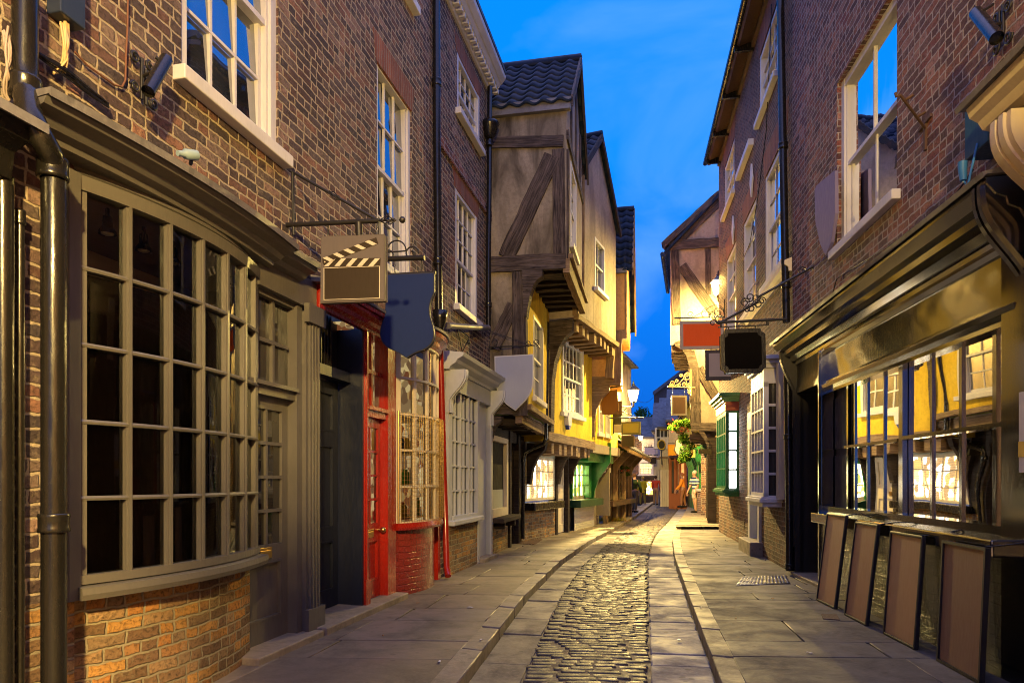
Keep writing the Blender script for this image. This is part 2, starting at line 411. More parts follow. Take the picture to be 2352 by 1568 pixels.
def pane(name, back, ior=1.9, wave=0.0, clear=False, tint=(0.95, 0.97, 1, 1), scale=5):
    """old window glass: fresnel reflection over a dark room, or over whatever stands behind it (clear)"""
    t = NT(name); p = t.pos()
    nr = None
    if wave:
        nr = t.bump(t.noise(t.map(p, (1, 1, 0.6)), scale, 2, 0.4), wave)
    fz = t.n('ShaderNodeFresnel'); fz.inputs[0].default_value = ior
    g = t.n('ShaderNodeBsdfGlossy'); g.inputs['Roughness'].default_value = 0.015; g.inputs['Color'].default_value = tint
    if nr: t.link(nr, g.inputs['Normal']); t.link(nr, fz.inputs['Normal'])
    if clear:
        b = t.n('ShaderNodeBsdfTransparent'); b.inputs[0].default_value = (0.9, 0.92, 0.92, 1); b = b.outputs[0]
    else:
        n = t.noise(t.map(p, (2, 2, 0.7)), 1.5, 2)
        b = t.bsdf(t.mix(t.rng(n, .35, .65), back, sc_(back, 0.4)), 0.6, None, 0.0)
    mx = t.n('ShaderNodeMixShader'); t.link(fz.outputs[0], mx.inputs[0]); t.link(b, mx.inputs[1]); t.link(g.outputs[0], mx.inputs[2])
    return t.done(mx.outputs[0])
def glow(name, col, power, vary=0.0, scale=6, cols=None, thru=0.0):
    """things that give off light: lantern glass, lit shop interiors"""
    t = NT(name); e = t.n('ShaderNodeEmission'); e.inputs[1].default_value = power
    c = col
    if cols:
        vo = t.n('ShaderNodeTexVoronoi'); t.link(t.map(t.pos(), (1, 1, 0.7)), vo.inputs['Vector']); vo.inputs['Scale'].default_value = scale
        sp = t.n('ShaderNodeSeparateColor'); t.link(vo.outputs['Color'], sp.inputs[0])
        c = t.ramp(sp.outputs[0], [(i / len(cols), q) for i, q in enumerate(cols)], 'CONSTANT')
    elif vary:
        c = t.mix(t.rng(t.noise(t.pos(), scale, 3), .35, .65), col, sc_(col, 1 - vary))
    t.set(e.inputs[0], c)
    if thru:
        tr = t.n('ShaderNodeBsdfTransparent'); mx = t.n('ShaderNodeMixShader'); mx.inputs[0].default_value = thru
        t.link(e.outputs[0], mx.inputs[1]); t.link(tr.outputs[0], mx.inputs[2]); return t.done(mx.outputs[0])
    return t.done(e.outputs[0])

M = {}
M['brick_left'] = brick('brown brick', [(0.085, 0.055, 0.056, 1), (0.19, 0.095, 0.075, 1), (0.13, 0.095, 0.092, 1), (0.27, 0.135, 0.095, 1), (0.10, 0.066, 0.068, 1), (0.22, 0.155, 0.135, 1), (0.15, 0.085, 0.075, 1), (0.07, 0.054, 0.06, 1), (0.30, 0.19, 0.155, 1)], (0.42, 0.34, 0.24, 1), bump=0.02)
M['brick_base'] = brick('warm brick', [(0.18, 0.11, 0.065, 1), (0.46, 0.21, 0.065, 1), (0.26, 0.16, 0.09, 1), (0.38, 0.20, 0.085, 1), (0.54, 0.29, 0.09, 1), (0.20, 0.12, 0.075, 1), (0.36, 0.23, 0.125, 1), (0.48, 0.24, 0.07, 1), (0.28, 0.19, 0.115, 1)], (0.30, 0.26, 0.18, 1), bump=0.022)
M['brick_red'] = brick('red brick', [(0.11, 0.05, 0.05, 1), (0.25, 0.085, 0.07, 1), (0.16, 0.075, 0.07, 1), (0.33, 0.13, 0.085, 1), (0.13, 0.07, 0.075, 1), (0.28, 0.11, 0.08, 1), (0.20, 0.11, 0.10, 1), (0.38, 0.2, 0.17, 1)], (0.36, 0.30, 0.28, 1), bh=0.078, bump=0.016)
M['brick_far'] = brick('dark brick', [(0.09, 0.05, 0.045, 1), (0.19, 0.09, 0.06, 1), (0.13, 0.075, 0.06, 1), (0.24, 0.12, 0.075, 1)], (0.26, 0.21, 0.17, 1), bump=0.012)
M['brick_paint_red'] = brick('painted red brick', [(1, 0, 0, 1)], (0, 0, 0, 1), paint=(0.27, 0.022, 0.012, 1), gloss=0.22, bump=0.016)
M['brick_paint_black'] = brick('painted black brick', [(1, 0, 0, 1)], (0, 0, 0, 1), paint=(0.014, 0.012, 0.011, 1), gloss=0.2, bump=0.016)
M['brick_paint_white'] = brick('whitewashed brick', [(1, 0, 0, 1)], (0, 0, 0, 1), paint=(0.62, 0.60, 0.54, 1), gloss=0.7, bump=0.008)
M['arch'] = brick('rubbed brick arch', [(0.26, 0.085, 0.05, 1), (0.33, 0.12, 0.07, 1), (0.22, 0.075, 0.05, 1)], (0.26, 0.2, 0.16, 1), bw=0.062, bh=0.9, jt=0.006, split=2, bump=0.006, worn=0.25)
M['white'] = paint('white paint', (0.62, 0.60, 0.60, 1), 0.5, 0.25)
M['cream'] = paint('cream paint', (0.64, 0.55, 0.40, 1), 0.55, 0.25)
M['olive'] = paint('grey green paint', (0.105, 0.097, 0.09, 1), 0.38, 0.3)
M['navy'] = paint('navy paint', (0.008, 0.011, 0.028, 1), 0.40, 0.2)
M['red'] = paint('red paint', (0.30, 0.014, 0.007, 1), 0.25, 0.3, coat=0.3)
M['black'] = paint('black paint', (0.010, 0.009, 0.008, 1), 0.24, 0.2, bump=0.0016)
M['black_front'] = paint('black gloss paint', (0.008, 0.007, 0.006, 1), 0.10, 0.2, bump=0.0022, spec=0.5, coat=1.0, coat_ior=2.4)
M['iron'] = paint('wrought iron', (0.012, 0.010, 0.010, 1), 0.45, 0.2)
M['gold'] = paint('gilt iron', (0.55, 0.40, 0.17, 1), 0.4, 0.2)
M['rust'] = paint('rusty iron', (0.09, 0.045, 0.03, 1), 0.8, 0.5)
M['grey_blue'] = paint('pale grey paint', (0.47, 0.49, 0.53, 1), 0.5, 0.2)
M['green'] = paint('green paint', (0.018, 0.16, 0.035, 1), 0.3, 0.25)
M['dark_green'] = paint('dark green paint', (0.012, 0.055, 0.022, 1), 0.35, 0.25)
M['orange'] = paint('orange paint', (0.55, 0.10, 0.012, 1), 0.4, 0.2)
M['brown'] = paint('brown paint', (0.075, 0.04, 0.022, 1), 0.45, 0.3)
M['taupe'] = paint('taupe paint', (0.26, 0.22, 0.17, 1), 0.6, 0.3)
M['brass'] = (lambda t: t.done(t.bsdf((0.55, 0.36, 0.12, 1), 0.3, None, 0.5, 1.0)))(NT('brass'))
M['lead'] = stone('lead sheet', [(0.13, 0.12, 0.13, 1), (0.2, 0.19, 0.2, 1)], 3, 0.5, 0.004)
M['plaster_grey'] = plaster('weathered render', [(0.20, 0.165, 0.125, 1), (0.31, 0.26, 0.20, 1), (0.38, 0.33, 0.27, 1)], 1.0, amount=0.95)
M['plaster_cream'] = plaster('cream limewash', [(0.55, 0.44, 0.28, 1), (0.66, 0.55, 0.38, 1), (0.72, 0.62, 0.46, 1)], 0.7, stain=(0.25, 0.19, 0.12, 1), amount=0.4)
M['plaster_yellow'] = plaster('yellow limewash', [(0.62, 0.42, 0.035, 1), (0.72, 0.50, 0.045, 1), (0.78, 0.58, 0.09, 1)], 0.8, stain=(0.38, 0.24, 0.03, 1), amount=0.65)
M['plaster_pink'] = plaster('weathered pink render', [(0.30, 0.24, 0.19, 1), (0.40, 0.33, 0.27, 1), (0.47, 0.40, 0.34, 1)], 0.6, stain=(0.14, 0.11, 0.09, 1), amount=0.6)
M['plaster_orange'] = plaster('orange limewash', [(0.66, 0.34, 0.09, 1), (0.74, 0.42, 0.14, 1), (0.78, 0.46, 0.18, 1)], 0.8, stain=(0.4, 0.2, 0.05, 1), amount=0.25)
M['plaster_white'] = plaster('white limewash', [(0.55, 0.49, 0.46, 1), (0.64, 0.58, 0.55, 1), (0.68, 0.62, 0.6, 1)], 0.8, stain=(0.35, 0.28, 0.24, 1), amount=0.3)
M['slate_wall'] = plaster('dark cement render', [(0.05, 0.045, 0.055, 1), (0.075, 0.07, 0.08, 1), (0.09, 0.08, 0.095, 1)], 0.5, amount=0.3)
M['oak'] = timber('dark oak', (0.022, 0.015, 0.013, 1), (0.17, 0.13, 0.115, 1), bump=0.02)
M['oak_pale'] = timber('pale oak', (0.16, 0.10, 0.055, 1), (0.36, 0.25, 0.15, 1))
M['oak_black'] = timber('black oak', (0.02, 0.014, 0.011, 1), (0.065, 0.045, 0.035, 1))
M['tile'] = stone('blue black pantile', [(0.008, 0.017, 0.040, 1), (0.012, 0.024, 0.052, 1), (0.02, 0.027, 0.05, 1)], 4, 0.4, 0.003, 0.12)
M['slate'] = stone('roof slate', [(0.05, 0.052, 0.065, 1), (0.075, 0.075, 0.09, 1)], 3, 0.5, 0.004)
M['flag'] = stone('sandstone flag', [(0.14, 0.11, 0.08, 1), (0.19, 0.15, 0.105, 1), (0.225, 0.18, 0.13, 1), (0.165, 0.14, 0.115, 1)], 2.1, 0.62, 0.005)
M['flag_cool'] = stone('grey flag', [(0.085, 0.075, 0.072, 1), (0.115, 0.10, 0.095, 1), (0.15, 0.13, 0.115, 1), (0.098, 0.09, 0.09, 1)], 2.1, 0.7, 0.005)
M['gutter'] = stone('pale gutter slab', [(0.22, 0.20, 0.18, 1), (0.29, 0.26, 0.235, 1), (0.34, 0.31, 0.28, 1)], 2.4, 0.75, 0.005)
M['gutter_dull'] = stone('dull gutter slab', [(0.13, 0.11, 0.09, 1), (0.18, 0.15, 0.12, 1), (0.215, 0.185, 0.15, 1)], 2.4, 0.75, 0.005)
M['kerb'] = stone('kerb stone', [(0.18, 0.145, 0.105, 1), (0.24, 0.20, 0.15, 1), (0.28, 0.24, 0.18, 1)], 3, 0.6, 0.006)
M['sett'] = stone('stone sett', [(0.055, 0.046, 0.04, 1), (0.085, 0.07, 0.056, 1), (0.11, 0.09, 0.07, 1), (0.07, 0.062, 0.055, 1)], 9, 0.6, 0.006, 0.4, 60)
M['joint'] = stone('sandy joint', [(0.14, 0.105, 0.07, 1), (0.19, 0.145, 0.095, 1)], 6, 0.9, 0.006)
M['step'] = stone('stone step', [(0.26, 0.21, 0.15, 1), (0.31, 0.26, 0.19, 1)], 3, 0.65, 0.006)
M['glass_sky'] = pane('upper window glass', (0.035, 0.04, 0.055, 1), 4.2, 0.0012, scale=3)
M['glass_dim'] = pane('dim window glass', (0.06, 0.055, 0.05, 1), 1.55, 0.001)
M['glass_shop'] = pane('shop glass', None, 1.5, 0.0, True)
M['glass_old'] = pane('old wavy shop glass', None, 2.2, 0.0004, True, (1, 0.97, 0.92, 1), 2.6)
M['board_black'] = paint('black board', (0.011, 0.009, 0.007, 1), 0.8, 0.1, 0.0002, 0.2, grime=0.2)
M['room'] = paint('dim room wall', (0.26, 0.19, 0.14, 1), 0.9, 0.3)
M['room_dark'] = paint('dark room', (0.02, 0.016, 0.014, 1), 0.9, 0.3)
M['skin'] = paint('skin', (0.30, 0.16, 0.10, 1), 0.6, 0.1, 0.0002)
def flat(name, c, rough=0.6, spec=0.3):
    return paint(name, c if len(c) == 4 else (*c, 1), rough, 0.08, 0.0003, spec, grime=0.12)

# ------------------------------------------------------------------ the street
A = left(-3.124, 0.2258)                 # near left frontage
R1 = right(2.785, 0.13)                  # near right frontage
R2 = right(2.387, 0.17)
def interp(tab, y):
    for (y0, x0), (y1, x1) in zip(tab, tab[1:]):
        if y <= y1: return x0 + (x1 - x0) * (y - y0) / (y1 - y0)
    return tab[-1][1]
LK = [(-8, -2.22), (0, -1.04), (4.54, -.373), (8.1, .15), (11.5, .80), (15.3, 1.72), (19.2, 2.85), (25.5, 4.57), (34.7, 6.9), (60, 13.2)]
RK = [(-8, -1.06), (0, .5), (4.54, 1.40), (8.9, 2.25), (12, 2.86), (15.8, 3.72), (19.2, 4.6), (23.5, 5.85), (35.9, 9.3), (60, 16.5)]
LF = [(-8, -4.9), (12.2, -.35), (15, .3), (18.2, 1.58), (20.9, 2.7), (26, 4.5), (36, 7.2), (60, 13)]
RF = [(-8, 1.76), (9.9, 4.09), (18.0, 5.47), (24, 7.3), (33, 9.4), (60, 17)]
lk = lambda y: interp(LK, y); rk = lambda y: interp(RK, y); lf = lambda y: interp(LF, y); rf = lambda y: interp(RF, y)

def slab(mb, q, z0, z1, bev=0.012, jit=0.004, m=0):
    """one stone: quad q (xy) from z0 to z1 with worn top edges"""
    dz = R.uniform(-jit, jit); tz = [R.uniform(-jit, jit) * .6 for _ in q]
    c = Vector((sum(p[0] for p in q) / 4, sum(p[1] for p in q) / 4))
    def ins(p, k):
        d = c - Vector(p[:2]); L = d.length; return Vector(p[:2]) + d * min(.4, k / max(L, .01))
    a = [Vector((p[0], p[1], z0)) for p in q]
    b = [Vector((p[0], p[1], z1 - bev + dz)) for p in q]
    e = [Vector((*ins(p, bev * 1.6), z1 + dz + t)) for p, t in zip(q, tz)]
    base = len(mb.v); mb.v += a + b + e
    for i in range(4):
        k = (i + 1) % 4
        for l in (0, 4):
            mb.f.append([base + l + i, base + l + k, base + l + 4 + k, base + l + 4 + i]); mb.uv.append(None); mb.sm.append(l == 4); mb.mi.append(m)
    mb.f.append([base + 8, base + 9, base + 10, base + 11]); mb.uv.append(None); mb.sm.append(False); mb.mi.append(m)

def sett(mb, q, z, m=0):
    """one sett: a rounded, worn stone"""
    c = Vector((sum(p[0] for p in q) / 4, sum(p[1] for p in q) / 4)); dz = R.uniform(-.0025, .003); base = len(mb.v)
    for k, dh in ((0, -.07), (0, -.008), (.007, -.0025), (.020, .0)):
        for p in q:
            d = c - Vector(p[:2]); e = Vector(p[:2]) + Vector((math.copysign(min(abs(d.x) * .8, k), d.x), math.copysign(min(abs(d.y) * .8, k), d.y))); mb.v.append(Vector((e.x, e.y, z + dh + dz + (R.uniform(-.0015, .0015) if k else 0))))
    for l in range(3):
        for i in range(4):
            k = (i + 1) % 4; mb.f.append([base + 4 * l + i, base + 4 * l + k, base + 4 * l + 4 + k, base + 4 * l + 4 + i]); mb.uv.append(None); mb.sm.append(True); mb.mi.append(m)
    mb.f.append([base + 12, base + 13, base + 14, base + 15]); mb.uv.append(None); mb.sm.append(True); mb.mi.append(m)
g = MB(); g.face([(-300, -100, -.16), (300, -100, -.16), (300, 500, -.16), (-300, 500, -.16)])
tag(g.build('ground', M['joint']), kind='structure')
rd = MB(); ys = [-8 + i * 1.5 for i in range(40)]
rd.grid([[(lk(y) - .3, y, -.03)] + [(lk(y) + .40 + (rk(y) - lk(y) - .90) * f, y, .035 * (1 - (2 * f - 1) ** 2) - .0085) for f in (0, .17, .33, .5, .67, .83, 1)] + [(rk(y) + .3, y, -.03)] for y in ys], smooth=True)
# setts in courses across the street, gently cambered
y = -1.0
rdm = MB()
while y < 40:
    dep = R.uniform(.078, .105); xl, xr = lk(y) + .40, rk(y) - .50
    if y > 26: dep = R.uniform(.15, .2)
    sl = (rk(y + .5) - rk(y)) * 2 * 0.12
    x = xl + R.uniform(-.03, .02)
    while x < xr - .05:
        L = R.uniform(.12, .29); x2 = min(x + L, xr + R.uniform(-.02, .03))
        if xr - x2 < .09: x2 = xr + R.uniform(-.02, .03)
        g_ = .005
        cam_ = lambda xx: .035 * (1 - ((xx - (xl + xr) / 2) / ((xr - xl) / 2)) ** 2) - .012
        w0, w1 = R.uniform(-.003, .003), R.uniform(-.003, .003)
        yy = lambda xx: y + w0 - (xx - xl) * .05
        q = [(x + g_, yy(x)), (x2 - g_, yy(x2) + w1 * .6), (x2 - g_, yy(x2) + dep - .010 + w1), (x + g_, yy(x) + dep - .010 + w0)]
        sett(rdm, q, cam_((x + x2) / 2) + .009)
        x = x2
    y += dep
road = tag(rd.build('road', M['joint']), kind='structure')
tag(rdm.build('cobbled_road', M['sett']), kind='structure')
def strip(name, mat, e0, e1, z0, z1, lmin, lmax, ya, yb, bev, cut=0.0):
    mb = MB(); y = ya
    while y < yb:
        L = R.uniform(lmin, lmax); yo = y + L - .008
        k = [R.uniform(-cut, cut) for _ in range(2)]
        slab(mb, [(e0(y), y), (e1(y) + k[0], y - .06), (e1(yo) + k[1], yo - .06), (e0(yo), yo)], z0, z1, bev, .005)
        y += L
    tag(mb.build(name, mat), kind='structure'); return mb
strip('gutter', M['gutter_dull'], lambda y: lk(y) + .01, lambda y: lk(y) + .375, -.1, .004, .5, 1.1, -4, 45, .008, .012)
strip('gutter', M['gutter'], lambda y: rk(y) - .47, lambda y: rk(y) - .02, -.1, .006, .28, .62, -4, 45, .012, .012)
strip('kerb', M['kerb'], lambda y: lk(y) - .17, lambda y: lk(y), -.12, .105, .6, 1.1, -4, 45, .014, .006)
strip('kerb', M['kerb'], lambda y: rk(y), lambda y: rk(y) + .15, -.12, .105, .6, 1.1, -4, 19.2, .014, .006)
def paving(name, mat, e0, e1, z1, ya, yb, rmin, rmax, wmin, wmax):
    mb = MB(); y = ya
    while y < yb:
        dep = R.uniform(rmin, rmax); a, b = e0(y), e1(y); x = a; sl = R.uniform(-.02, .03)
        f = 0
        while x < b - .02:
            W_ = R.uniform(wmin, wmax); x2 = x + W_
            if b - x2 < .35: x2 = b
            da, db = e0(y + dep) - a, e1(y + dep) - b
            sh = lambda xx: da + (db - da) * (xx - a) / max(.1, b - a)
            g_ = R.uniform(.004, .011); k = R.uniform(-.03, .03)
            yl = lambda xx: y - (xx - a) * .045
            q = [(x + g_, yl(x)), (x2 - g_ + k, yl(x2)), (x2 + sh(x2) - g_, yl(x2) + dep - g_ * 1.5), (x + sh(x) + g_, yl(x) + dep - g_ * 1.5)]
            slab(mb, q, -.1, z1, .005, .002); x = x2 + k if x2 < b else x2
        y += dep
    # dirt between the flags
    yy = [ya - .5 + i for i in range(int(yb - ya) + 2)]
    mb2 = MB(); mb2.grid([[(e0(q) + .01, q, z1 - .016), (e1(q) - .01, q, z1 - .016)] for q in yy], smooth=False)
    tag(mb.build(name, mat), kind='structure'); tag(mb2.build('paving_bed', M['joint']), kind='structure')
paving('pavement', M['flag'], lambda y: lf(y) - .45, lambda y: lk(y) - .17, .10, -2, 40, .45, .95, .55, 1.35)
paving('pavement', M['flag_cool'], lambda y: rk(y) + .15, lambda y: rf(y) + .5, .10, -2, 19.1, .45, .85, .6, 1.5)
paving('raised_pavement', M['flag'], lambda y: rk(y) + .0, lambda y: rf(y) + 1.4, .19, 19.2, 42, .5, .9, .6, 1.3)

# ------------------------------------------------------------------ joinery
def bars(fr, mb, s0, s1, z0, z1, cols, rows, d0, d1, bw, bh=None):
    bh = bh or bw
    for i in range(1, cols):
        c = s0 + (s1 - s0) * i / cols; fr.box(mb, c - bw / 2, c + bw / 2, z0, z1, d0, d1)
    for j in range(1, rows):
        c = z0 + (z1 - z0) * j / rows; fr.box(mb, s0, s1, c - bh / 2, c + bh / 2, d0 + .002, d1 + .003)
def panes(fr, mb, s0, s1, z0, z1, cols, rows, d, tilt=.002, lean=0.0):
    for i in range(cols):
        for j in range(rows):
            a, b = s0 + (s1 - s0) * i / cols, s0 + (s1 - s0) * (i + 1) / cols
            c, e = z0 + (z1 - z0) * j / rows, z0 + (z1 - z0) * (j + 1) / rows
            t = [R.uniform(-tilt, tilt) for _ in range(3)]
            mb.face([fr.P(a, c, d + t[0]), fr.P(b, c, d + t[1]), fr.P(b, e, d + t[1] + t[2] - lean * (e - c)), fr.P(a, e, d + t[0] + t[2] - lean * (e - c))])
def sash(fr, parent, s0, s1, z0, z1, cols, lo=2, up=2, d=-.07, mat=None, glass=None, sill=True, fw=.075, bar=.022, split=.5, sillmat=None, sd=.09, tilt=.002, lean=0.0):
    mat = mat or M['white']; glass = glass or M['glass_sky']
    mb = MB(); gl = MB()
    fr.box(mb, s0, s0 + fw, z0, z1, d - .06, d + .05); fr.box(mb, s1 - fw, s1, z0, z1, d - .06, d + .05)
    fr.box(mb, s0 + fw, s1 - fw, z1 - fw, z1, d - .06, d + .045); fr.box(mb, s0 + fw, s1 - fw, z0, z0 + .05, d - .06, d + .04)
    fr.box(mb, s0 + fw, s0 + fw + .025, z0 + .05, z1 - fw, d - .06, d + .025); fr.box(mb, s1 - fw - .025, s1 - fw, z0 + .05, z1 - fw, d - .06, d + .025)
    a, b, c, e = s0 + fw + .025, s1 - fw - .025, z0 + .05, z1 - fw
    if up:
        zm = c + (e - c) * split
        fr.box(mb, a, b, zm - .022, zm + .022, d - .06, d + .015)
        bars(fr, mb, a, b, zm + .022, e, cols, up, d - .03, d - .002, bar); panes(fr, gl, a, b, zm, e, cols, up, d - .02, tilt, lean)
        fr.box(mb, a, a + .04, c, zm - .022, d - .06, d - .02); fr.box(mb, b - .04, b, c, zm - .022, d - .06, d - .02); fr.box(mb, a + .04, b - .04, c, c + .05, d - .06, d - .02)
        bars(fr, mb, a + .04, b - .04, c + .05, zm - .022, cols, lo, d - .058, d - .025, bar); panes(fr, gl, a, b, c, zm, cols, lo, d - .035, tilt, lean)
    else:
        bars(fr, mb, a, b, c, e, cols, lo, d - .03, d - .0, bar); panes(fr, gl, a, b, c, e, cols, lo, d - .02, tilt)
    w_ = mb.build('window', mat, parent)
    gl.build('pane', glass, w_)
    if sill:
        sb = MB(); fr.box(sb, s0 - .08, s1 + .08, z0 - .095, z0, -.06, sd); sb.build('sill', sillmat or mat, w_, bevel=.008)
    return w_
def leaf(fr, mb, s0, s1, z0, z1, d, panels, depth=.022):
    """panelled door leaf: front sheet with sunk panels and mouldings"""
    fr.wall(mb, s0, s1, z0, z1, d, panels, depth)
    for a, b, c, e in panels:
        fr.wall(mb, a, b, c, e, d - depth)
        for p0, p1, q0, q1 in ((a, a + .018, c, e), (b - .018, b, c, e), (a + .018, b - .018, c, c + .018), (a + .018, b - .018, e - .018, e)):
            fr.box(mb, p0, p1, q0, q1, d - depth, d + .006)
    fr.box(mb, s0, s1, z0, z1, d - .05, d - depth - .004)
def glazed_door(fr, parent, s0, s1, z0, z1, d, mat, zg, cols, rows, panels, glass, stile=.085):
    mb = MB(); hole = (s0 + stile, s1 - stile, zg, z1 - .1)
    fr.wall(mb, s0, s1, z0, z1, d, [hole] + panels, .03)
    fr.wall(mb, s0, s1, z0, z1, d - .045, [hole], .0)
    for a, b, c, e in panels:
        fr.wall(mb, a, b, c, e, d - .022)
        for p0, p1, q0, q1 in ((a, a + .02, c, e), (b - .02, b, c, e), (a + .02, b - .02, c, c + .02), (a + .02, b - .02, e - .02, e)):
            fr.box(mb, p0, p1, q0, q1, d - .022, d + .008)
    bars(fr, mb, hole[0], hole[1], hole[2], hole[3], cols, rows, d - .035, d - .004, .026)
    o = mb.build('door', mat, parent)
    gl = MB(); panes(fr, gl, hole[0], hole[1], hole[2], hole[3], cols, rows, d - .025); gl.build('pane', glass, o)
    return o
def letterbox(fr, door, s, z, d, wd=.2, ht=.09):
    mb = MB(); fr.box(mb, s - wd / 2, s + wd / 2, z - ht / 2, z + ht / 2, d, d + .012); fr.box(mb, s - wd / 2 + .025, s + wd / 2 - .025, z - ht / 2 + .022, z + ht / 2 - .022, d + .012, d + .02)
    mb.build('letterbox', M['brass'], door, bevel=.003)
def knob(fr, door, s, z, d, r=.03, mat=None):
    mb = MB(); mb.ball(fr.P(s, z, d + .055), r, 12); mb.tube([fr.P(s, z, d), fr.P(s, z, d + .05)], .014, 8); mb.build('knob', mat or M['brass'], door)
CORN = [(0, 0), (.05, 0), (.055, .03), (.10, .05), (.12, .085), (.19, .105), (.20, .13), (0, .14)]
def moved(prof, d, z, k=1.0): return [(a * k + d, b + z) for a, b in prof]
def room(fr, mb, s0, s1, z0, z1, d0, d1):
    """inside of a room behind a shop window: back, ends, ceiling and floor"""
    fr.wall(mb, s0, s1, z0, z1, d1)
    for s in (s0, s1): mb.face([fr.P(s, z0, d0), fr.P(s, z1, d0), fr.P(s, z1, d1), fr.P(s, z0, d1)])
    for z in (z0, z1): mb.face([fr.P(s0, z, d0), fr.P(s1, z, d0), fr.P(s1, z, d1), fr.P(s0, z, d1)])

# ------------------------------------------------------------------ house A : brown brick, grey bow shop, navy door, red shop
sY = A.sY
hA = thing('brick_house', A.P(sY(6), 0, -1), 'brown brick townhouse with curved grey bow window, navy door and red bow shop', 'house', 'brick houses along the street')
W1 = (sY(4.40), sY(5.50), 4.08, 6.25); W2 = (sY(7.37), sY(8.38), 3.82, 6.02); W3 = (sY(7.37), sY(8.38), 7.28, 9.1)
mb = MB()
A.wall(mb, sY(-9), sY(9.32), -.1, 9.6, 0, [W1, W2, W3, (sY(3.6), sY(9.3), -.1, 3.12)], .1)
mb.build('wall', M['brick_left'], hA)
mb = MB()     # roof behind the parapet line and side
mb.hexa([A.P(sY(-3), 9.6, -6), A.P(sY(9.3), 9.6, -6), A.P(sY(9.3), 9.6, .15), A.P(sY(-3), 9.6, .15), A.P(sY(-3), 12.4, -6), A.P(sY(9.3), 12.4, -6), A.P(sY(9.3), 9.75, .15), A.P(sY(-3), 9.75, .15)])
mb.build('roof', M['slate'], hA)
sash(A, hA, *W1, 3, 2, 2, split=.46, bar=.024, lean=.05)
sash(A, hA, *W2, 3, 2, 2, split=.5, lean=.03)
sash(A, hA, *W3, 3, 2, 2)
mb = MB()     # brick arches over the windows
for w_ in (W2, W3): A.poly(mb, [(w_[0] - .02, w_[3] - .05), (w_[1] + .02, w_[3] - .05), (w_[1] + .10, w_[3] + .26), (w_[0] - .10, w_[3] + .26)], -.05, .004)
mb.pieces('window_arch', M['arch'], hA)

# grey bow shop
SB0, SB1 = sY(3.60), sY(5.20); SAG = .145
B = arc(A, SB0, SB1, SAG, 36)
bow = MB(); arc_sweep(bow, B, [(-.05, .82), (.085, .82), (.095, .85), (.09, .885), (-.05, .895)]); bow.build('sill', M['olive'], hA)
mb = MB(); arc_sweep(mb, B, [(-.05, .897), (.03, .897), (.03, .945), (-.05, .945)])
arc_sweep(mb, B, [(-.05, 2.985), (.025, 2.985), (.03, 3.06), (-.05, 3.06)])
ZB0, ZB1 = .945, 2.985
def arc_at(f): return arc(A, SB0, SB1, SAG, 1000)[int(round(f * 1000))]
for i in range(7):
    q, n, L = arc_at(i / 6 * .975 + .0125); t = Vector((n.y, -n.x)); hw = .04 if i in (0, 6) else .019
    def pt(a, d, z): return Vector((q.x + t.x * a + n.x * d, q.y + t.y * a + n.y * d, z))
    mb.hexa([pt(-hw, -.045, ZB0), pt(hw, -.045, ZB0), pt(hw, .012, ZB0), pt(-hw, .012, ZB0), pt(-hw, -.045, ZB1), pt(hw, -.045, ZB1), pt(hw, .012, ZB1), pt(-hw, .012, ZB1)])
    if 0 < i < 6:
        hw = .009; mb.hexa([pt(-hw, .012, ZB0), pt(hw, .012, ZB0), pt(hw, .024, ZB0), pt(-hw, .024, ZB0), pt(-hw, .012, ZB1), pt(hw, .012, ZB1), pt(hw, .024, ZB1), pt(-hw, .024, ZB1)])
for k in range(1, 5):
    z = ZB0 + (ZB1 - ZB0) * k / 5; arc_sweep(mb, B, [(-.04, z - .012), (.016, z - .012), (.02, z), (.012, z + .012), (-.04, z + .012)])
A.box(mb, SB0 - .07, SB0 - .0, .82, 3.06, -.10, .045)
bw_ = mb.build('bow_window', M['olive'], hA)
mb = MB(); arc_sweep(mb, B, [(-.02, ZB0), (-.02, ZB1)], closed=False); mb.build('pane', M['glass_shop'], bw_)
mb = MB(); Bi = arc(A, SB0 + .02, SB1 - .10, SAG * .93, 30)
arc_sweep(mb, Bi, [(-.06, ZB0), (-.06, ZB0 + .408 * 4 - .01)], closed=False); mb.build('display_board', M['board_black'], hA)
mb = MB(); arc_sweep(mb, B, [(-.045, -.1), (-.045, .82)], closed=False, smooth=True); mb.build('brick_plinth', M['brick_base'], hA)
mb = MB(); A.wall(mb, sY(3.30), SB0, -.1, .84, .004); mb.build('brick_return', M['brick_base'], hA)
# fascia and cornice follow the bow, then run straight to the door
mb = MB(); arc_sweep(mb, B, [(-.05, 3.06), (.0, 3.06), (.02, 3.075), (.0, 3.09), (.0, 3.2), (-.05, 3.2)])
A.box(mb, SB1, sY(6.08), 2.96, 3.2, -.1, .012); A.box(mb, SB1, sY(6.08), 2.94, 2.97, -.1, .03)
mb.build('fascia', M['olive'], hA)
cp = []
for q, n, L in arc(A, 3.31, SB1 + .12, .08, 30): cp.append((q + A.n * .135, n, L))
for f in (.05, .5): q = A.o + A.t * (SB1 + .12 + f) + A.n * .06; cp.append((q, A.n, cp[-1][2] + f))
mb = MB(); arc_sweep(mb, cp, [(-.2, 3.11), (-.06, 3.11), (-.05, 3.135), (.0, 3.15), (.03, 3.18), (.10, 3.2), (.12, 3.228), (-.2, 3.232)], smooth=False)
mb.build('cornice', M['olive'], hA)
mb = MB(); arc_sweep(mb, cp, [(-.2, 3.234), (.135, 3.234), (.145, 3.222), (.15, 3.262), (-.2, 3.29)], smooth=False); mb.build('lead_flashing', M['lead'], hA)
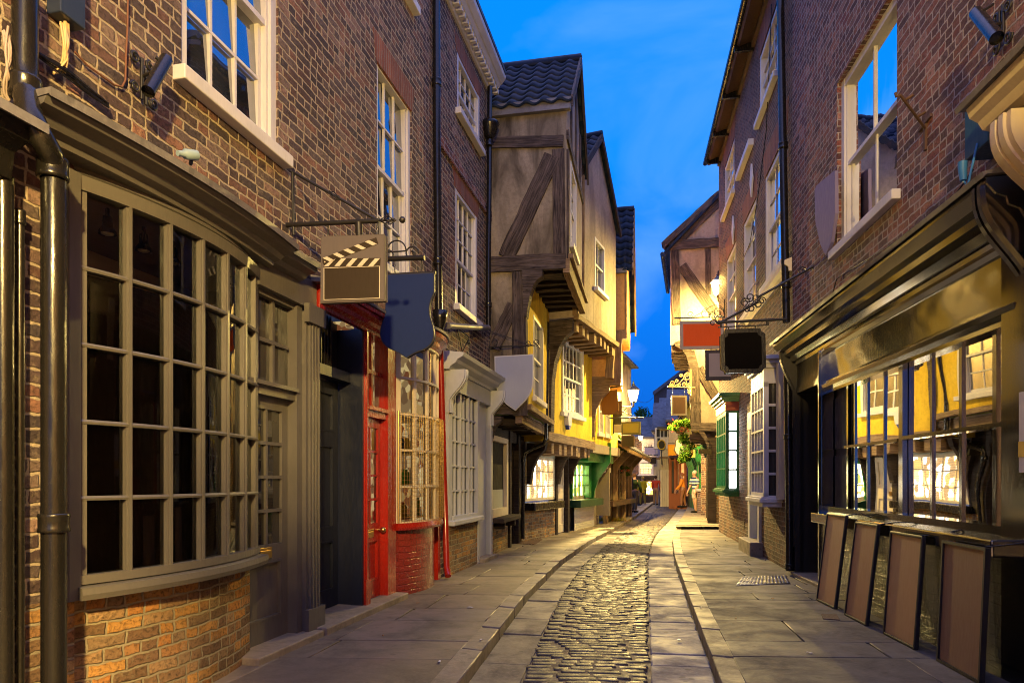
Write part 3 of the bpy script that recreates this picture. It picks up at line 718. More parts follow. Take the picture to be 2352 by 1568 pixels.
# interior of the bow shop
mb = MB(); room(A, mb, sY(3.3), sY(5.95), .0, 3.15, -.10, -1.7); mb.build('shop_interior', M['room'], hA)
mb = MB(); A.box(mb, sY(3.3), sY(5.9), 2.62, 2.74, -.75, -.62); mb.build('ceiling_beam', M['cream'], hA)
mb = MB(); A.wall(mb, sY(4.5), sY(5.9), 2.0, 3.1, -1.0); mb.build('partition', M['cream'], hA)
for u, v, dd in ((247, 520, -.35), (330, 560, -.35), (397, 590, -.35)):
    a, z = A.px(u, v, dd); l_ = thing('pendant_lamp', A.P(a, z, dd), 'small unlit black pendant lamp inside the grey bow window, %s' % {247: 'nearest to the camera', 330: 'middle of three', 397: 'farthest of three'}[u], 'pendant lamp', 'pendant lamps in the grey bow window')
    mb = MB(); mb.lathe(A.P(a, z - .05, dd), [(.052, 0), (.05, .02), (.03, .05), (.026, .11), (.012, .12), (.012, .16), (.004, .165), (.004, 3.12 - z)], 14); mb.build('lamp_shade', M['black'], l_)
    mb = MB(); mb.ball(A.P(a, z - .045, dd), .038, 10, (1, 1, .35)); mb.build('bulb', M['cream'], l_)
for k, (u0, v0, u1, v1) in enumerate(((309, 540, 352, 605 - 20), (452, 635, 478, 608), (505, 622, 530, 668), (668, 690, 690, 720))):
    pass
# grey door beside the bow
D0, D1 = sY(4.98), sY(5.78)
dg = glazed_door(A, hA, D0, D1, .15, 2.12, -.09, M['olive'], .93, 3, 4, [(D0 + .1, D1 - .1, .33, .80)], M['glass_dim'])
letterbox(A, dg, sY(5.44), .865, -.09); knob(A, dg, sY(5.27), .87, -.09, .028, M['black'])
mb = MB()
A.box(mb, D0, D1, 2.12, 2.19, -.13, -.02); A.box(mb, D0, D1, 2.19, 2.22, -.13, .02)
A.box(mb, D1, sY(5.86), .1, 2.96, -.13, .0); A.box(mb, D0 + .06, D1, 2.9, 2.96, -.13, -.03)
bars(A, mb, D0 + .12, D1 - .04, 2.22, 2.9, 3, 2, -.10, -.06, .03)
mb.build('door_frame', M['olive'], hA)
mb = MB(); panes(A, mb, D0, D1, 2.22, 2.9, 3, 2, -.09); mb.build('fanlight', M['glass_dim'], hA)
mb = MB()
A.box(mb, sY(5.86), sY(6.10), .1, 2.9, -.14, .035); A.box(mb, sY(5.90), sY(6.06), .32, 2.84, .035, .055)
for k in range(3): A.box(mb, sY(5.925 + .05 * k), sY(5.945 + .05 * k), .34, 2.8, .055, .066)
A.box(mb, sY(5.84), sY(6.12), .1, .34, .035, .075); A.box(mb, sY(5.83), sY(6.12), 2.80, 2.96, .035, .085)
mb.build('pilaster', M['olive'], hA)
# stone thresholds
mb = MB(); A.box(mb, sY(5.0), sY(5.95), -.02, .155, -.2, .16); mb.build('threshold', M['step'], hA, bevel=.012)
mb = MB(); A.box(mb, sY(5.97), sY(7.86), -.02, .165, -.5, .17); mb.build('threshold', M['step'], hA, bevel=.012)
# navy door in its recess
N0, N1 = sY(6.12), sY(7.02); nd = -.26
mb = MB(); cw = (N1 - N0)
pn = []
for f0, f1 in ((.10, .44), (.52, .86)):
    for c, e in ((.34, .84), (.97, 1.80), (1.94, 2.33)): pn.append((N0 + cw * f0, N0 + cw * f1, c, e))
leaf(A, mb, N0, N1 - .03, .17, 2.44, nd, pn)
dn = mb.build('door', M['navy'], hA, label='navy six panelled door')
mb = MB(); A.box(mb, N0 + .40, N0 + .5, 1.62 + .2, 1.80 + .12, nd, nd + .008); mb.build('notice', M['white'], dn)
mb = MB()
for s in (N0, N1): mb.face([A.P(s, .1, 0), A.P(s, 3.0, 0), A.P(s, 3.0, -.4), A.P(s, .1, -.4)])
A.box(mb, N0, N1, 2.45, 2.55, -.3, -.12); A.box(mb, N1 - .02, N1 + .03, .12, 3.0, -.12, .01)
A.box(mb, N0 + .55, N1 - .03, 2.55, 3.05, -.3, -.27)
mb.build('door_frame', M['navy'], hA)
mb = MB()
for k in range(9): c = N0 + .05 + k * .062; A.box(mb, c, c + .018, 2.55, 3.05, -.2, -.16)
mb.build('grille', M['black'], hA)
mb = MB(); A.wall(mb, N0, N1, 2.5, 3.1, -.33); mb.build('grille_backing', M['oak_pale'], hA)
# red shop
mb = MB()
A.box(mb, sY(7.03), sY(7.11), .12, 3.06, -.02, .025); A.box(mb, sY(7.05), sY(7.08), .3, 3.0, .025, .04); A.box(mb, sY(7.02), sY(7.12), .12, .42, .025, .045)
A.box(mb, sY(7.62), sY(7.85), .1, 3.06, -.14, .02)
A.box(mb, sY(7.11), sY(7.62), 2.12, 2.21, -.14, .0); A.box(mb, sY(7.11), sY(7.62), 2.19, 2.23, 0, .035); A.box(mb, sY(7.11), sY(7.62), 3.0, 3.06, -.14, 0)
bars(A, mb, sY(7.13), sY(7.6), 2.23, 3.0, 2, 2, -.10, -.05, .04); A.box(mb, sY(9.24), sY(9.33), .1, 3.12, -.14, .04)
mb.build('shopfront_frame', M['red'], hA)
dr = glazed_door(A, hA, sY(7.115), sY(7.615), .17, 2.12, -.07, M['red'], .98, 2, 4, [(sY(7.18), sY(7.55), .36, .80)], M['glass_shop'], stile=.06)
letterbox(A, dr, sY(7.33), .875, -.07, .2, .085); knob(A, dr, sY(7.57), .9, -.07, .033)
mb = MB(); panes(A, mb, sY(7.12), sY(7.61), 2.23, 3.0, 2, 2, -.08); mb.build('fanlight', M['glass_shop'], hA)
RB0, RB1 = sY(7.86), sY(9.24); RS = .2
B2 = arc(A, RB0, RB1, RS, 30)
mb = MB(); arc_sweep(mb, B2, [(-.05, .87), (.06, .87), (.075, .90), (.06, .95), (-.05, .955)]); mb.build('sill', M['red'], hA)
mb = MB(); arc_sweep(mb, B2, [(-.045, .05), (-.045, .87)], closed=False); mb.build('brick_plinth', M['brick_paint_red'], hA)
mb = MB(); B2f = arc(A, RB0, RB1, RS, 1000); Z0, Z1 = .955, 3.06
for i in range(6):
    q, n, L = B2f[int(1000 * (i / 5 * .96 + .02))]; t = Vector((n.y, -n.x)); hw = .045 if i in (0, 5) else .02
    def pt(a, d, z): return Vector((q.x + t.x * a + n.x * d, q.y + t.y * a + n.y * d, z))
    mb.hexa([pt(-hw, -.045, Z0), pt(hw, -.045, Z0), pt(hw, .012, Z0), pt(-hw, .012, Z0), pt(-hw, -.045, Z1), pt(hw, -.045, Z1), pt(hw, .012, Z1), pt(-hw, .012, Z1)])
for k in range(6):
    z = Z0 + (Z1 - Z0) * k / 5; arc_sweep(mb, B2, [(-.04, z - .013), (.018, z - .013), (.018, z + .013), (-.04, z + .013)])
b2 = mb.build('bow_window', M['cream'], hA, label='cream glazed bow window of the red shop')
mb = MB(); arc_sweep(mb, B2, [(-.02, Z0), (-.02, Z1)], closed=False); mb.build('pane', M['glass_shop'], b2)
mb = MB()      # wire guard over the lower panes
for k in range(27): z = .97 + k * .048; arc_sweep(mb, B2, [(.075, z), (.079, z + .002), (.075, z + .004)])
for i in range(0, 1001, 26):
    q, n, L = B2f[i]; q = q + n * .076; mb.tube([(q.x, q.y, .965), (q.x, q.y, 2.225)], .0022, 4, False)
for i in (0, 1000):
    q, n, L = B2f[i]; q = q + n * .07; mb.tube([(q.x, q.y, .96), (q.x, q.y, 2.24)], .012, 6)
mb.build('wire_guard', M['brass'], hA)
mb = MB(); arc_sweep(mb, B2, [(-.1, 3.06), (.0, 3.06), (.02, 3.09), (.05, 3.12), (.06, 3.17), (.12, 3.21), (.13, 3.26), (-.1, 3.27)])
A.sweep(mb, sY(6.1), RB0, moved(CORN, -.02, 2.99)); A.sweep(mb, sY(6.1), RB0, [(0, 3.13), (.2, 3.13), (.2, 3.17), (0, 3.2)])
mb.build('cornice', M['red'], hA)
mb = MB(); arc_sweep(mb, B2, [(-.2, 3.272), (.15, 3.272), (.155, 3.30), (-.2, 3.36)]); A.sweep(mb, sY(6.0), RB0, [(-.02, 3.2), (.215, 3.175), (.22, 3.2), (-.02, 3.26)]); mb.build('lead_flashing', M['lead'], hA)
mb = MB(); room(A, mb, sY(7.05), sY(9.3), .1, 3.1, -.2, -.75)
M['sweets'] = glow('lit shop shelves', None, 0.30, scale=14, cols=[rgb(190, 150, 90), rgb(120, 90, 60), rgb(200, 170, 120), rgb(150, 120, 80), rgb(120, 70, 40), rgb(220, 190, 130), rgb(160, 130, 80)])
mb.build('shop_interior', M['sweets'], hA)
mb = MB()
for z in (.98, 1.38, 1.8, 2.24): A.box(mb, sY(7.9), sY(9.2), z - .02, z, -.6, -.12)
mb.build('shelf', M['cream'], hA)
cl_ = [flat('red tin', (.45, .05, .04)), flat('green tin', (.08, .35, .06)), flat('yellow tin', (.6, .45, .06)), flat('pale box', (.6, .5, .4)), flat('blue tin', (.06, .12, .35))]
for k in range(22):
    z = (.98, 1.38, 1.8)[k % 3]; s = sY(7.95) + (k // 3) * .17 + R.uniform(0, .04); h = R.uniform(.12, .26); dd = R.uniform(-.3, -.2)
    mb = MB(); mb.lathe(A.P(s, z, dd), [(.0, 0), (.05, 0), (.052, h * .8), (.03, h * .88), (.034, h * .9), (.034, h), (0, h)], 10)
    tag(mb.build('sweet_jar', cl_[k % 5]), 'sweet jar on the shelves behind the wire guard of the red shop window', 'jar', 'sweet jars in the red shop window')

# ------------------------------------------------------------------ house B : brick, dentil cornice, white shop
hB = thing('brick_house', A.P(sY(10.7), 0, -1), 'narrow brick townhouse with white dentilled eaves cornice above a pale grey shopfront', 'house', 'brick houses along the street')
BW1 = (sY(10.11), sY(11.27), 4.05, 5.80); BW2 = (sY(10.2), sY(11.42), 6.98, 7.86)
mb = MB(); A.wall(mb, sY(9.32), sY(12.12), -.1, 8.4, .0, [BW1, BW2, (sY(9.6), sY(12.0), -.1, 2.95)], .1)
mb.face([A.P(sY(12.12), 0, 0), A.P(sY(12.12), 8.4, 0), A.P(sY(12.12), 8.4, -4), A.P(sY(12.12), 0, -4)]); mb.build('wall', M['brick_left'], hB)
mb = MB(); A.box(mb, sY(9.33), sY(12.12), 6.04, 6.2, -.02, .035); mb.build('string_course', M['brick_red'], hB)
mb = MB()
for w_ in (BW1, BW2): A.poly(mb, [(w_[0] - .02, w_[3] - .02), (w_[1] + .02, w_[3] - .02), (w_[1] + .14, w_[3] + .24), (w_[0] - .14, w_[3] + .24)], -.05, .005)
mb.pieces('window_arch', M['arch'], hB)
sash(A, hB, *BW1, 4, 2, 3, split=.42, d=-.05, glass=M['glass_sky']); sash(A, hB, *BW2, 4, 1, 2, split=.42, d=-.05)
mb = MB(); A.sweep(mb, sY(9.33), sY(12.1), [(0, 8.24), (.04, 8.24), (.05, 8.30), (.08, 8.31), (.08, 8.36), (.0, 8.36)]); A.sweep(mb, sY(9.33), sY(12.1), [(.0, 8.36), (.16, 8.36), (.2, 8.42), (.22, 8.43), (.28, 8.5), (.29, 8.56), (0, 8.58)])
c_ = mb.build('cornice', M['white'], hB)
mb = MB(); k = sY(9.4)
while k < sY(12.1): A.box(mb, k, k + .07, 8.285, 8.358, .06, .15); k += .145
mb.pieces('dentil', M['white'], c_)
mb = MB(); mb.hexa([A.P(sY(9.3), 8.58, .3), A.P(sY(12.1), 8.58, .3), A.P(sY(12.1), 8.58, -4), A.P(sY(9.3), 8.58, -4), A.P(sY(9.3), 8.64, .3), A.P(sY(12.1), 8.64, .3), A.P(sY(12.1), 11, -4), A.P(sY(9.3), 11, -4)]); mb.build('roof', M['slate'], hB)
# shopfront of B
S0, S1, S2 = sY(9.62), sY(11.18), sY(12.02); dF = .06
mb = MB(); A.wall(mb, S0, S1, -.1, .86, dF); mb.build('brick_plinth', M['brick_base'], hB)
mb = MB()
A.box(mb, S0, S0 + .17, .86, 2.95, -.1, dF); A.box(mb, S1 - .10, S1, .1, 2.75, -.1, dF + .01)
zt, zb = 2.74, .93
A.box(mb, S0 + .17, S1 - .1, zt, 2.95, -.1, dF); A.box(mb, S0 + .17, S1 - .1, .86, .93, -.05, dF + .02)
cs = [S0 + .17, S0 + .17 + (S1 - .1 - S0 - .17) / 3, S0 + .17 + (S1 - .1 - S0 - .17) * 2 / 3, S1 - .1]
for a, b in zip(cs, cs[1:]):
    A.box(mb, a - .03, a + .03, zb, zt, -.06, dF - .005); bars(A, mb, a + .03, b - .03, zb, zt, 2, 5, -.02, dF - .02, .026)
shB = mb.build('shop_window', M['grey_blue'], hB)
mb = MB(); panes(A, mb, S0 + .17, S1 - .1, zb, zt, 6, 5, dF - .05); mb.build('pane', M['glass_dim'], shB)
mb = MB(); A.box(mb, S0, S1 + .02, .80, .875, -.05, dF + .09); mb.build('sill', M['grey_blue'], shB, bevel=.015)
mb = MB()
A.wall(mb, S1, S2 - .12, .15, 2.75, -.02); mb.face([A.P(S2 - .12, .1, -.02), A.P(S2 - .12, 2.8, -.02), A.P(S2 - .12, 2.8, dF), A.P(S2 - .12, .1, dF)]); A.box(mb, S2 - .12, S2, .1, 2.75, -.1, dF + .01); A.box(mb, S0, S2, 2.74, 3.0, -.1, dF + .012)
mb.build('shopfront_frame', M['grey_blue'], hB)
mb = MB(); A.sweep(mb, S0 - .1, S2 + .08, [(0, 3.0), (.1, 3.0), (.12, 3.04), (.2, 3.09), (.22, 3.13), (.3, 3.17), (.32, 3.22), (0, 3.26)]); mb.build('cornice', M['grey_blue'], hB)
def console(fr, parent, s0, s1, zt, zb, d0, dt, mat, name='console'):
    mb = MB(); h = zt - zb; pr = []
    for i in range(17):
        f = i / 16; z = zt - h * f
        d = d0 + (dt - d0) * (1 - f) ** 1.1 + .05 * math.sin(f * math.pi * 2) * (dt - d0) / .25
        pr.append((max(d0 + .02, d), z))
    for a, b, e in ((s0, s1, 0), (s0 + (s1 - s0) * .2, s0 + (s1 - s0) * .42, .02), (s0 + (s1 - s0) * .58, s0 + (s1 - s0) * .8, .02)):
        fr.sweep(mb, a, b, [(d0 - .03, zt)] + [(d + e, z) for d, z in pr] + [(d0 - .03, zb)])
    mb.build(name, mat, parent)
console(A, hB, S0 - .02, S0 + .13, 3.0, 2.4, dF, dF + .24, M['grey_blue']); console(A, hB, S2 - .14, S2 + .02, 3.0, 2.4, dF, dF + .24, M['grey_blue'])
mb = MB(); A.box(mb, S1, S2 + .02, -.05, .16, -.15, dF + .1); mb.build('threshold', M['step'], hB, bevel=.01)

# ------------------------------------------------------------------ old timber houses on the left
def pantiles(mb, e0, e1, r1, r0, nx, ny, amp=.035, step=.03):
    """roof slope from eave e0-e1 up to ridge r0-r1, tiles rolling across and stepping down"""
    e0, e1, r0, r1 = map(Vector, (e0, e1, r0, r1)); n = (e1 - e0).cross(r0 - e0).normalized()
    if n.z < 0: n = -n
    per = 8
    for j in range(ny):
        rows = []
        for f, lift in ((j / ny, step), ((j + 1.12) / ny, 0.0)):
            row = []
            for i in range(nx * per + 1):
                q = i / (nx * per); a = (i % per) / per
                w_ = math.sin(2 * math.pi * a) * amp * (1.0 if a < .5 else .65)
                row.append(e0.lerp(e1, q).lerp(r0.lerp(r1, q), min(f, 1)) + n * (w_ + lift + .02))
            rows.append(row)
        rows.insert(0, [p - n * .035 for p in rows[0]])
        mb.grid(rows, smooth=True)
def gable_roof(fr, parent, s0, s1, zE, zR, d1, d0, nx, ny, ov=.12, both=True, sm=None, zE2=None):
    """roof with its ridge square to the street: eaves at s0 and s1, front at d1"""
    sm = (s0 + s1) / 2 if sm is None else sm; zE2 = zE if zE2 is None else zE2
    mb = MB(); pantiles(mb, fr.P(s0 - ov, zE - .06, d0), fr.P(s0 - ov, zE - .06, d1), fr.P(sm, zR, d1), fr.P(sm, zR, d0), nx, ny)
    pantiles(mb, fr.P(s1 + ov, zE2 - .06, d1), fr.P(s1 + ov, zE2 - .06, d0), fr.P(sm, zR, d0), fr.P(sm, zR, d1), nx, ny)
    mb.tube([fr.P(sm, zR + .03, d0), fr.P(sm, zR + .03, d1)], .09, 8)
    rf_ = mb.build('roof', M['tile'], parent); return rf_
def joists(fr, mb, s0, s1, n, z0, z1, d0, d1, wd=.12, jit=.03):
    for i in range(n):
        s = s0 + (s1 - s0) * (i + .5) / n + R.uniform(-.03, .03); h = R.uniform(-jit, jit) * .5
        p0, p1 = fr.P(s, (z0 + z1) / 2 + h, d0), fr.P(s, (z0 + z1) / 2 + h, d1 + R.uniform(-.04, .04))
        mb.beam(p0, p1, fr.T(wd / 2), Vector((0, 0, (z1 - z0) / 2)), 3, .06)
Z6 = lambda x, y: ((1900 + x * .3401) / 1.7415, (900 + y * .3401) / 1.7415)
Z7 = lambda x, y: ((1900 + x * .4337) / 1.7415, (1430 + y * .4337) / 1.7415)
def pxbeam(fr, mb, p, q, wid, d0, d1, seg=8, jit=.07):
    fr.tbeam(mb, fr.px(*p), fr.px(*q), d0, d1, wid, seg, jit)

C = left(-2.814, 0.20); c0, c1 = C.sY(12.14), C.sY(15.02); CS = C.perp(c0)
hC = thing('timber_house', C.P((c0 + c1) / 2, 0, 0), 'jettied timber framed house with stained grey plaster side wall and dark oak brace', 'house', 'timber framed houses')
mb = MB()
for d1, z0, z1 in ((1.36, 5.28, 8.02), (.64, 2.70, 5.30), (0.0, 2.2, 2.72)):
    CS.wall(mb, -3.5, d1, z0, z1, 0)
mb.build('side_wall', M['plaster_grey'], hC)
mb = MB()
wc1 = C.px(*Z6(685, 1040), .64)[0], C.px(*Z6(800, 1200), .64)[0]
CW1 = (wc1[0], wc1[1], 3.02, 4.55)
C.wall(mb, c0, c1, 2.72, 5.3, .64, [CW1], .06)
mb.build('lower_front_wall', M['plaster_yellow'], hC)
mb = MB(); CW2 = (c0 + .55, c0 + 1.5, 5.75, 7.25)
C.wall(mb, c0, c1, 5.3, 8.02, 1.36, [CW2], .05); C.poly(mb, [(c0, 8.0), (c1, 8.0), ((c0 + c1) / 2, 9.6)], 1.30, 1.36)
mb.build('upper_front_wall', M['plaster_pink'], hC)
sash(C, hC, *CW1, 2, 2, 2, d=.60, fw=.06, sd=.72); sash(C, hC, *CW2, 2, 2, 2, d=1.33, fw=.06, sd=1.44)
gable_roof(C, hC, c0, c1, 8.02, 9.62, 1.48, -3.5, 17, 8)
mb = MB(); CS.box(mb, -3.4, 1.44, 7.86, 8.06, -.02, .1); mb.build('eaves_gutter', M['lead'], hC)
mb = MB()   # oak frame of the side wall
pxbeam(CS, mb, (1132, 329), (1294, 326), .20, -.05, .045); CS.box(mb, -.5, -.06, 5.3, 7.4, 0, .05)
pxbeam(CS, mb, (1283, 345), (1285, 600), .21, -.05, .05)
pxbeam(CS, mb, (1163, 592), (1270, 360), .30, -.03, .055, 10, .06)
pxbeam(CS, mb, (1130, 609), (1300, 601), .27, -.05, .07)
pxbeam(CS, mb, (1193, 625), (1196, 955), .25, -.05, .06); pxbeam(CS, mb, (1134, 800), (1180, 700), .24, -.03, .05)
pxbeam(CS, mb, (1122, 938), (1190, 940), .19, -.05, .07)
br = [CS.px(*Z6(*q)) for q in ((560, 545), (800, 540), (800, 612), (735, 660), (690, 735), (660, 830), (632, 960), (615, 1090), (585, 1090))]
CS.poly(mb, br, -.12, .09)
br = [CS.px(*Z7(*q)) for q in ((125, 545), (255, 545), (248, 590), (205, 625), (172, 690), (150, 780), (135, 900), (124, 900))]
CS.poly(mb, br, -.10, .10)
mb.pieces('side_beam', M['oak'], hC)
mb = MB(); joists(C, mb, c0 + .12, c1, 7, 5.06, 5.22, .3, 1.33, .15); C.wall(mb, c0, c1, 5.27, 5.275, .64)
mb.face([C.P(c0, 5.27, .6), C.P(c1, 5.27, .6), C.P(c1, 5.27, 1.36), C.P(c0, 5.27, 1.36)])
joists(C, mb, c0 + .1, c1, 8, 2.42, 2.54, .0, .52, .13); mb.face([C.P(c0, 2.6, 0), C.P(c1, 2.6, 0), C.P(c1, 2.6, .6), C.P(c0, 2.6, .6)])
mb.pieces('joist', M['oak_black'], hC)
mb = MB()
mb.beam(C.P(c0 - .05, 5.16, 1.36), C.P(c1, 5.16, 1.36), C.N(.06), Vector((0, 0, .12)), 10, .08)
mb.beam(C.P(c0 - .05, 5.33, 1.44), C.P(c1, 5.31, 1.43), C.N(.045), Vector((0, 0, .04)), 10, .1)
mb.beam(C.P(c0 - .03, 2.56, .52), C.P(c1, 2.52, .52), C.N(.06), Vector((0, 0, .11)), 10, .1)
mb.beam(C.P(c0 - .04, 2.73, .68), C.P(c1, 2.69, .68), C.N(.07), Vector((0, 0, .05)), 10, .1)
mb.beam(C.P(c1 - .04, 5.3, 1.36), C.P(c1 - .04, 8.0, 1.36), C.N(.05), C.T(.05), 8, .1)
mb.pieces('jetty_beam', M['oak_pale'], hC)
mb = MB(); sm = (c0 + c1) / 2
for k in (.22, .5, .78):
    s = c0 + (c1 - c0) * k; mb.beam(C.P(s, 7.5 if k != .22 else 7.4, 1.37), C.P(s, 8.0 + 1.6 * (1 - abs(k - .5) * 2) - .15, 1.37), C.N(.02), C.T(.07), 5, .1)
mb.beam(C.P(c0, 7.45, 1.375), C.P(c1, 7.45, 1.375), C.N(.02), Vector((0, 0, .08)), 6, .1)
for a, b in ((c0 - .12, sm), (c1 + .12, sm)): mb.beam(C.P(a, 7.97, 1.47), C.P(b, 9.60, 1.47), C.N(.02), Vector((0, 0, .11)), 8, .06)
for k in range(6): mb.beam(C.P(c0 + .05 + .01 * k, 7.2 - .5 * k + 0, 1.38), C.P(c0 + .05 + .012 * k, 6.7 - .5 * k + 0, 1.38), C.N(.02), C.T(.05), 2, .1) if k < 4 else None
mb.pieces('gable_beam', M['oak'], hC)
# ground floor of C
CG = (c0 + .04, c0 + 1.50, .82, 2.26)
mb = MB(); C.wall(mb, c0, c0 + 1.6, -.1, .66, .0); mb.build('brick_plinth', M['brick_base'], hC)
mb = MB()
C.box(mb, CG[0] - .02, CG[0] + .07, CG[2] - .05, CG[3], -.1, .02); C.box(mb, CG[1] - .16, CG[1], CG[2] - .05, CG[3], -.1, .02); C.box(mb, CG[0] + .07, CG[1] - .16, CG[2] - .05, CG[2] + .1, -.1, .03); C.box(mb, CG[0] + .07, CG[1] - .16, CG[3] - .1, CG[3], -.1, .03)
w_ = mb.build('shop_window', M['cream'], hC)
mb = MB(); C.wall(mb, CG[0], CG[1], CG[2] + .45, CG[3], -.05); mb.build('display_board', M['board_black'], w_)
mb = MB(); C.wall(mb, CG[0], CG[1], CG[2], CG[2] + .45, -.045); mb.build('frosted_strip', flat('frosted film', (.33, .34, .31)), w_)
mb = MB(); C.box(mb, c0, c0 + 1.7, .68, .77, -.1, .24)
for k in (.3, 1.25): C.box(mb, c0 + k, c0 + k + .09, .56, .68, 0, .2)
mb.build('sill', M['oak_black'], w_, bevel=.015)
mb = MB(); C.wall(mb, c0 + 1.6, c1, -.1, 2.5, -.28); C.box(mb, c0 + 1.55, c0 + 1.68, -.1, 2.5, -.2, .05); C.box(mb, c1 - .55, c1 - .35, -.1, 2.5, -.25, .06); C.box(mb, c0 - .1, c1, 2.22, 2.6, -.1, .015)
mb.pieces('ground_post', M['oak_black'], hC)

# ---- house D
D = left(-6.02, 0.42); d0_, d1_ = D.sY(15.0), D.sY(18.22); DS = D.perp(d0_)
hD = thing('timber_house', D.P((d0_ + d1_) / 2, 0, 0), 'gabled house with bright yellow first floor and pinkish gable above rows of joist ends', 'house', 'timber framed houses')
def dwin(q, d): a = [D.px(*p, d) for p in q]; return (min(p[0] for p in a), max(p[0] for p in a), min(p[1] for p in a[2:]), max(p[1] for p in a[:2]))
DW2 = dwin([Z6(1412, 60), Z6(1525, 165), Z6(1408, 565), Z6(1525, 640)], 1.16)
DW2 = (DW2[0], DW2[1], 5.95, 7.13)
mb = MB(); D.wall(mb, d0_, d1_, 4.92, 7.92, 1.16, [DW2], .05); D.poly(mb, [(d0_, 7.9), (d1_, 7.9), ((d0_ + d1_) / 2, 9.56)], 1.10, 1.16); DS.wall(mb, -2, 1.16, 4.92, 7.92, 0)
mb.build('upper_wall', M['plaster_pink'], hD)
DW1 = (D.px(1290, 780, .52)[0], D.px(1338, 800, .52)[0], 3.02, 4.72)
mb = MB(); D.wall(mb, d0_, d1_, 2.3, 4.92, .52, [DW1], .06); DS.wall(mb, -2, .52, 2.3, 4.92, 0); mb.build('lower_wall', M['plaster_yellow'], hD)
sash(D, hD, *DW2, 2, 1, 1, d=1.12, fw=.06, sd=1.26); sash(D, hD, *DW1, 5, 2, 2, d=.50, fw=.09, bar=.035, sd=.60)
gable_roof(D, hD, d0_, d1_, 7.92, 9.58, 1.28, -3, 16, 8, ov=.1)
mb = MB(); sm = (d0_ + d1_) / 2
for a, b in ((d0_ - .1, sm), (d1_ + .1, sm)): mb.beam(D.P(a, 7.86, 1.27), D.P(b, 9.54, 1.27), D.N(.02), Vector((0, 0, .09)), 8, .06)
mb.pieces('bargeboard', M['oak_black'], hD)
mb = MB(); joists(D, mb, d0_ + .05, d1_ - .1, 8, 4.64, 4.86, .3, 1.16, .17); joists(D, mb, d0_ + .1, d1_ - .05, 8, 2.02, 2.26, -.1, .55, .17); mb.pieces('joist', M['oak_pale'], hD)
mb = MB(); mb.beam(D.P(d0_ - .05, 4.92, 1.2), D.P(d1_, 4.95, 1.2), D.N(.05), Vector((0, 0, .055)), 10, .12); mb.beam(D.P(d0_ - .1, 2.40, .56), D.P(d1_, 2.34, .56), D.N(.05), Vector((0, 0, .10)), 10, .12)
mb.beam(D.P(d1_ - .05, 4.1, 1.0), D.P(d1_ - .05, 4.9, 1.05), D.N(.1), D.T(.06), 4, .1)
mb.beam(D.P(d0_ - .0, 4.95, 1.16), D.P(d0_ - .0, 7.9, 1.16), D.N(.05), D.T(.05), 8, .1)
mb.face([D.P(d0_, 4.89, .5), D.P(d1_, 4.89, .5), D.P(d1_, 4.89, 1.16), D.P(d0_, 4.89, 1.16)]); mb.face([D.P(d0_, 2.3, -.2), D.P(d1_, 2.3, -.2), D.P(d1_, 2.3, .52), D.P(d0_, 2.3, .52)])
mb.pieces('jetty_beam', M['oak_pale'], hD)
mb = MB(); bp = [(.5, 4.88), (1.10, 4.88), (1.08, 4.66), (.92, 4.52), (.78, 4.3), (.68, 4.0), (.62, 3.6), (.6, 2.5), (.5, 2.5)]
mb.prism([D.P(d0_ + .02, z, d) for d, z in bp], D.T(.22)); mb.build('bracket', M['oak'], hD)
# ground floor: lit window, fascia board, door
GW = (D.px(1207, 1060, 0)[0], D.px(1272, 1060, 0)[0], .98, 1.98); gd = D.px(1299, 1100, 0)[0]
M['lit_shelves'] = glow('lit shop window', None, 4.0, scale=7, cols=[rgb(255, 236, 190), rgb(240, 205, 130), rgb(120, 90, 50), rgb(255, 245, 220), rgb(190, 150, 80), rgb(235, 220, 200), rgb(90, 70, 45)])
mb = MB(); D.wall(mb, GW[0] - .1, GW[1] + .05, GW[2], GW[3], -.12); mb.build('lit_interior', M['lit_shelves'], hD)
mb = MB()
D.box(mb, GW[0] - .05, GW[0] + .05, GW[2], GW[3], -.1, .02); D.box(mb, GW[1] - .1, GW[1], GW[2], GW[3], -.1, .02); D.box(mb, GW[0], GW[1], GW[3] - .06, GW[3], -.1, .02); D.box(mb, GW[0], GW[1], GW[2], GW[2] + .06, -.1, .02)
bars(D, mb, GW[0], GW[1], GW[2], GW[3], 5, 3, -.04, .0, .03)
for k in range(18): z = GW[2] + .07 + k * .05; D.box(mb, GW[0], GW[1], z, z + .007, .02, .025)
w_ = mb.build('shop_window', M['cream'], hD)
mb = MB(); D.wall(mb, GW[0], GW[1], GW[2], GW[3], -.03); mb.build('pane', M['glass_shop'], w_)
mb = MB(); D.box(mb, GW[0] - .12, GW[1] + .02, .78, .95, -.1, .28); mb.build('sill', M['black'], w_, bevel=.02)
mb = MB(); D.wall(mb, GW[0] - .3, GW[1] + .02, -.1, .8, .03); mb.build('brick_plinth', M['brick_base'], hD)
mb = MB(); D.box(mb, GW[0], GW[1] + .02, 1.98, 2.32, -.1, .03); mb.build('sign_board', flat('sage sign board', (.34, .36, .29)), hD)
mb = MB(); leaf(D, mb, GW[1] + .16, gd, .12, 2.0, -.05, [(GW[1] + .24, gd - .08, 1.3, 1.9), (GW[1] + .24, gd - .08, .3, 1.0)]); dd = mb.build('door', M['cream'], hD, label='cream panelled door'); letterbox(D, dd, GW[1] + .35, 1.1, -.045, .15, .1)
mb = MB()
for s in (GW[1] + .02, gd + .02): D.box(mb, s, s + .14, -.1, 2.3, -.15, .06)
D.box(mb, GW[1], d1_, 2.0, 2.3, -.2, -.02); D.wall(mb, gd, d1_, -.1, 2.3, -.12); D.wall(mb, d0_ - .6, GW[0], -.1, 2.4, -.02)
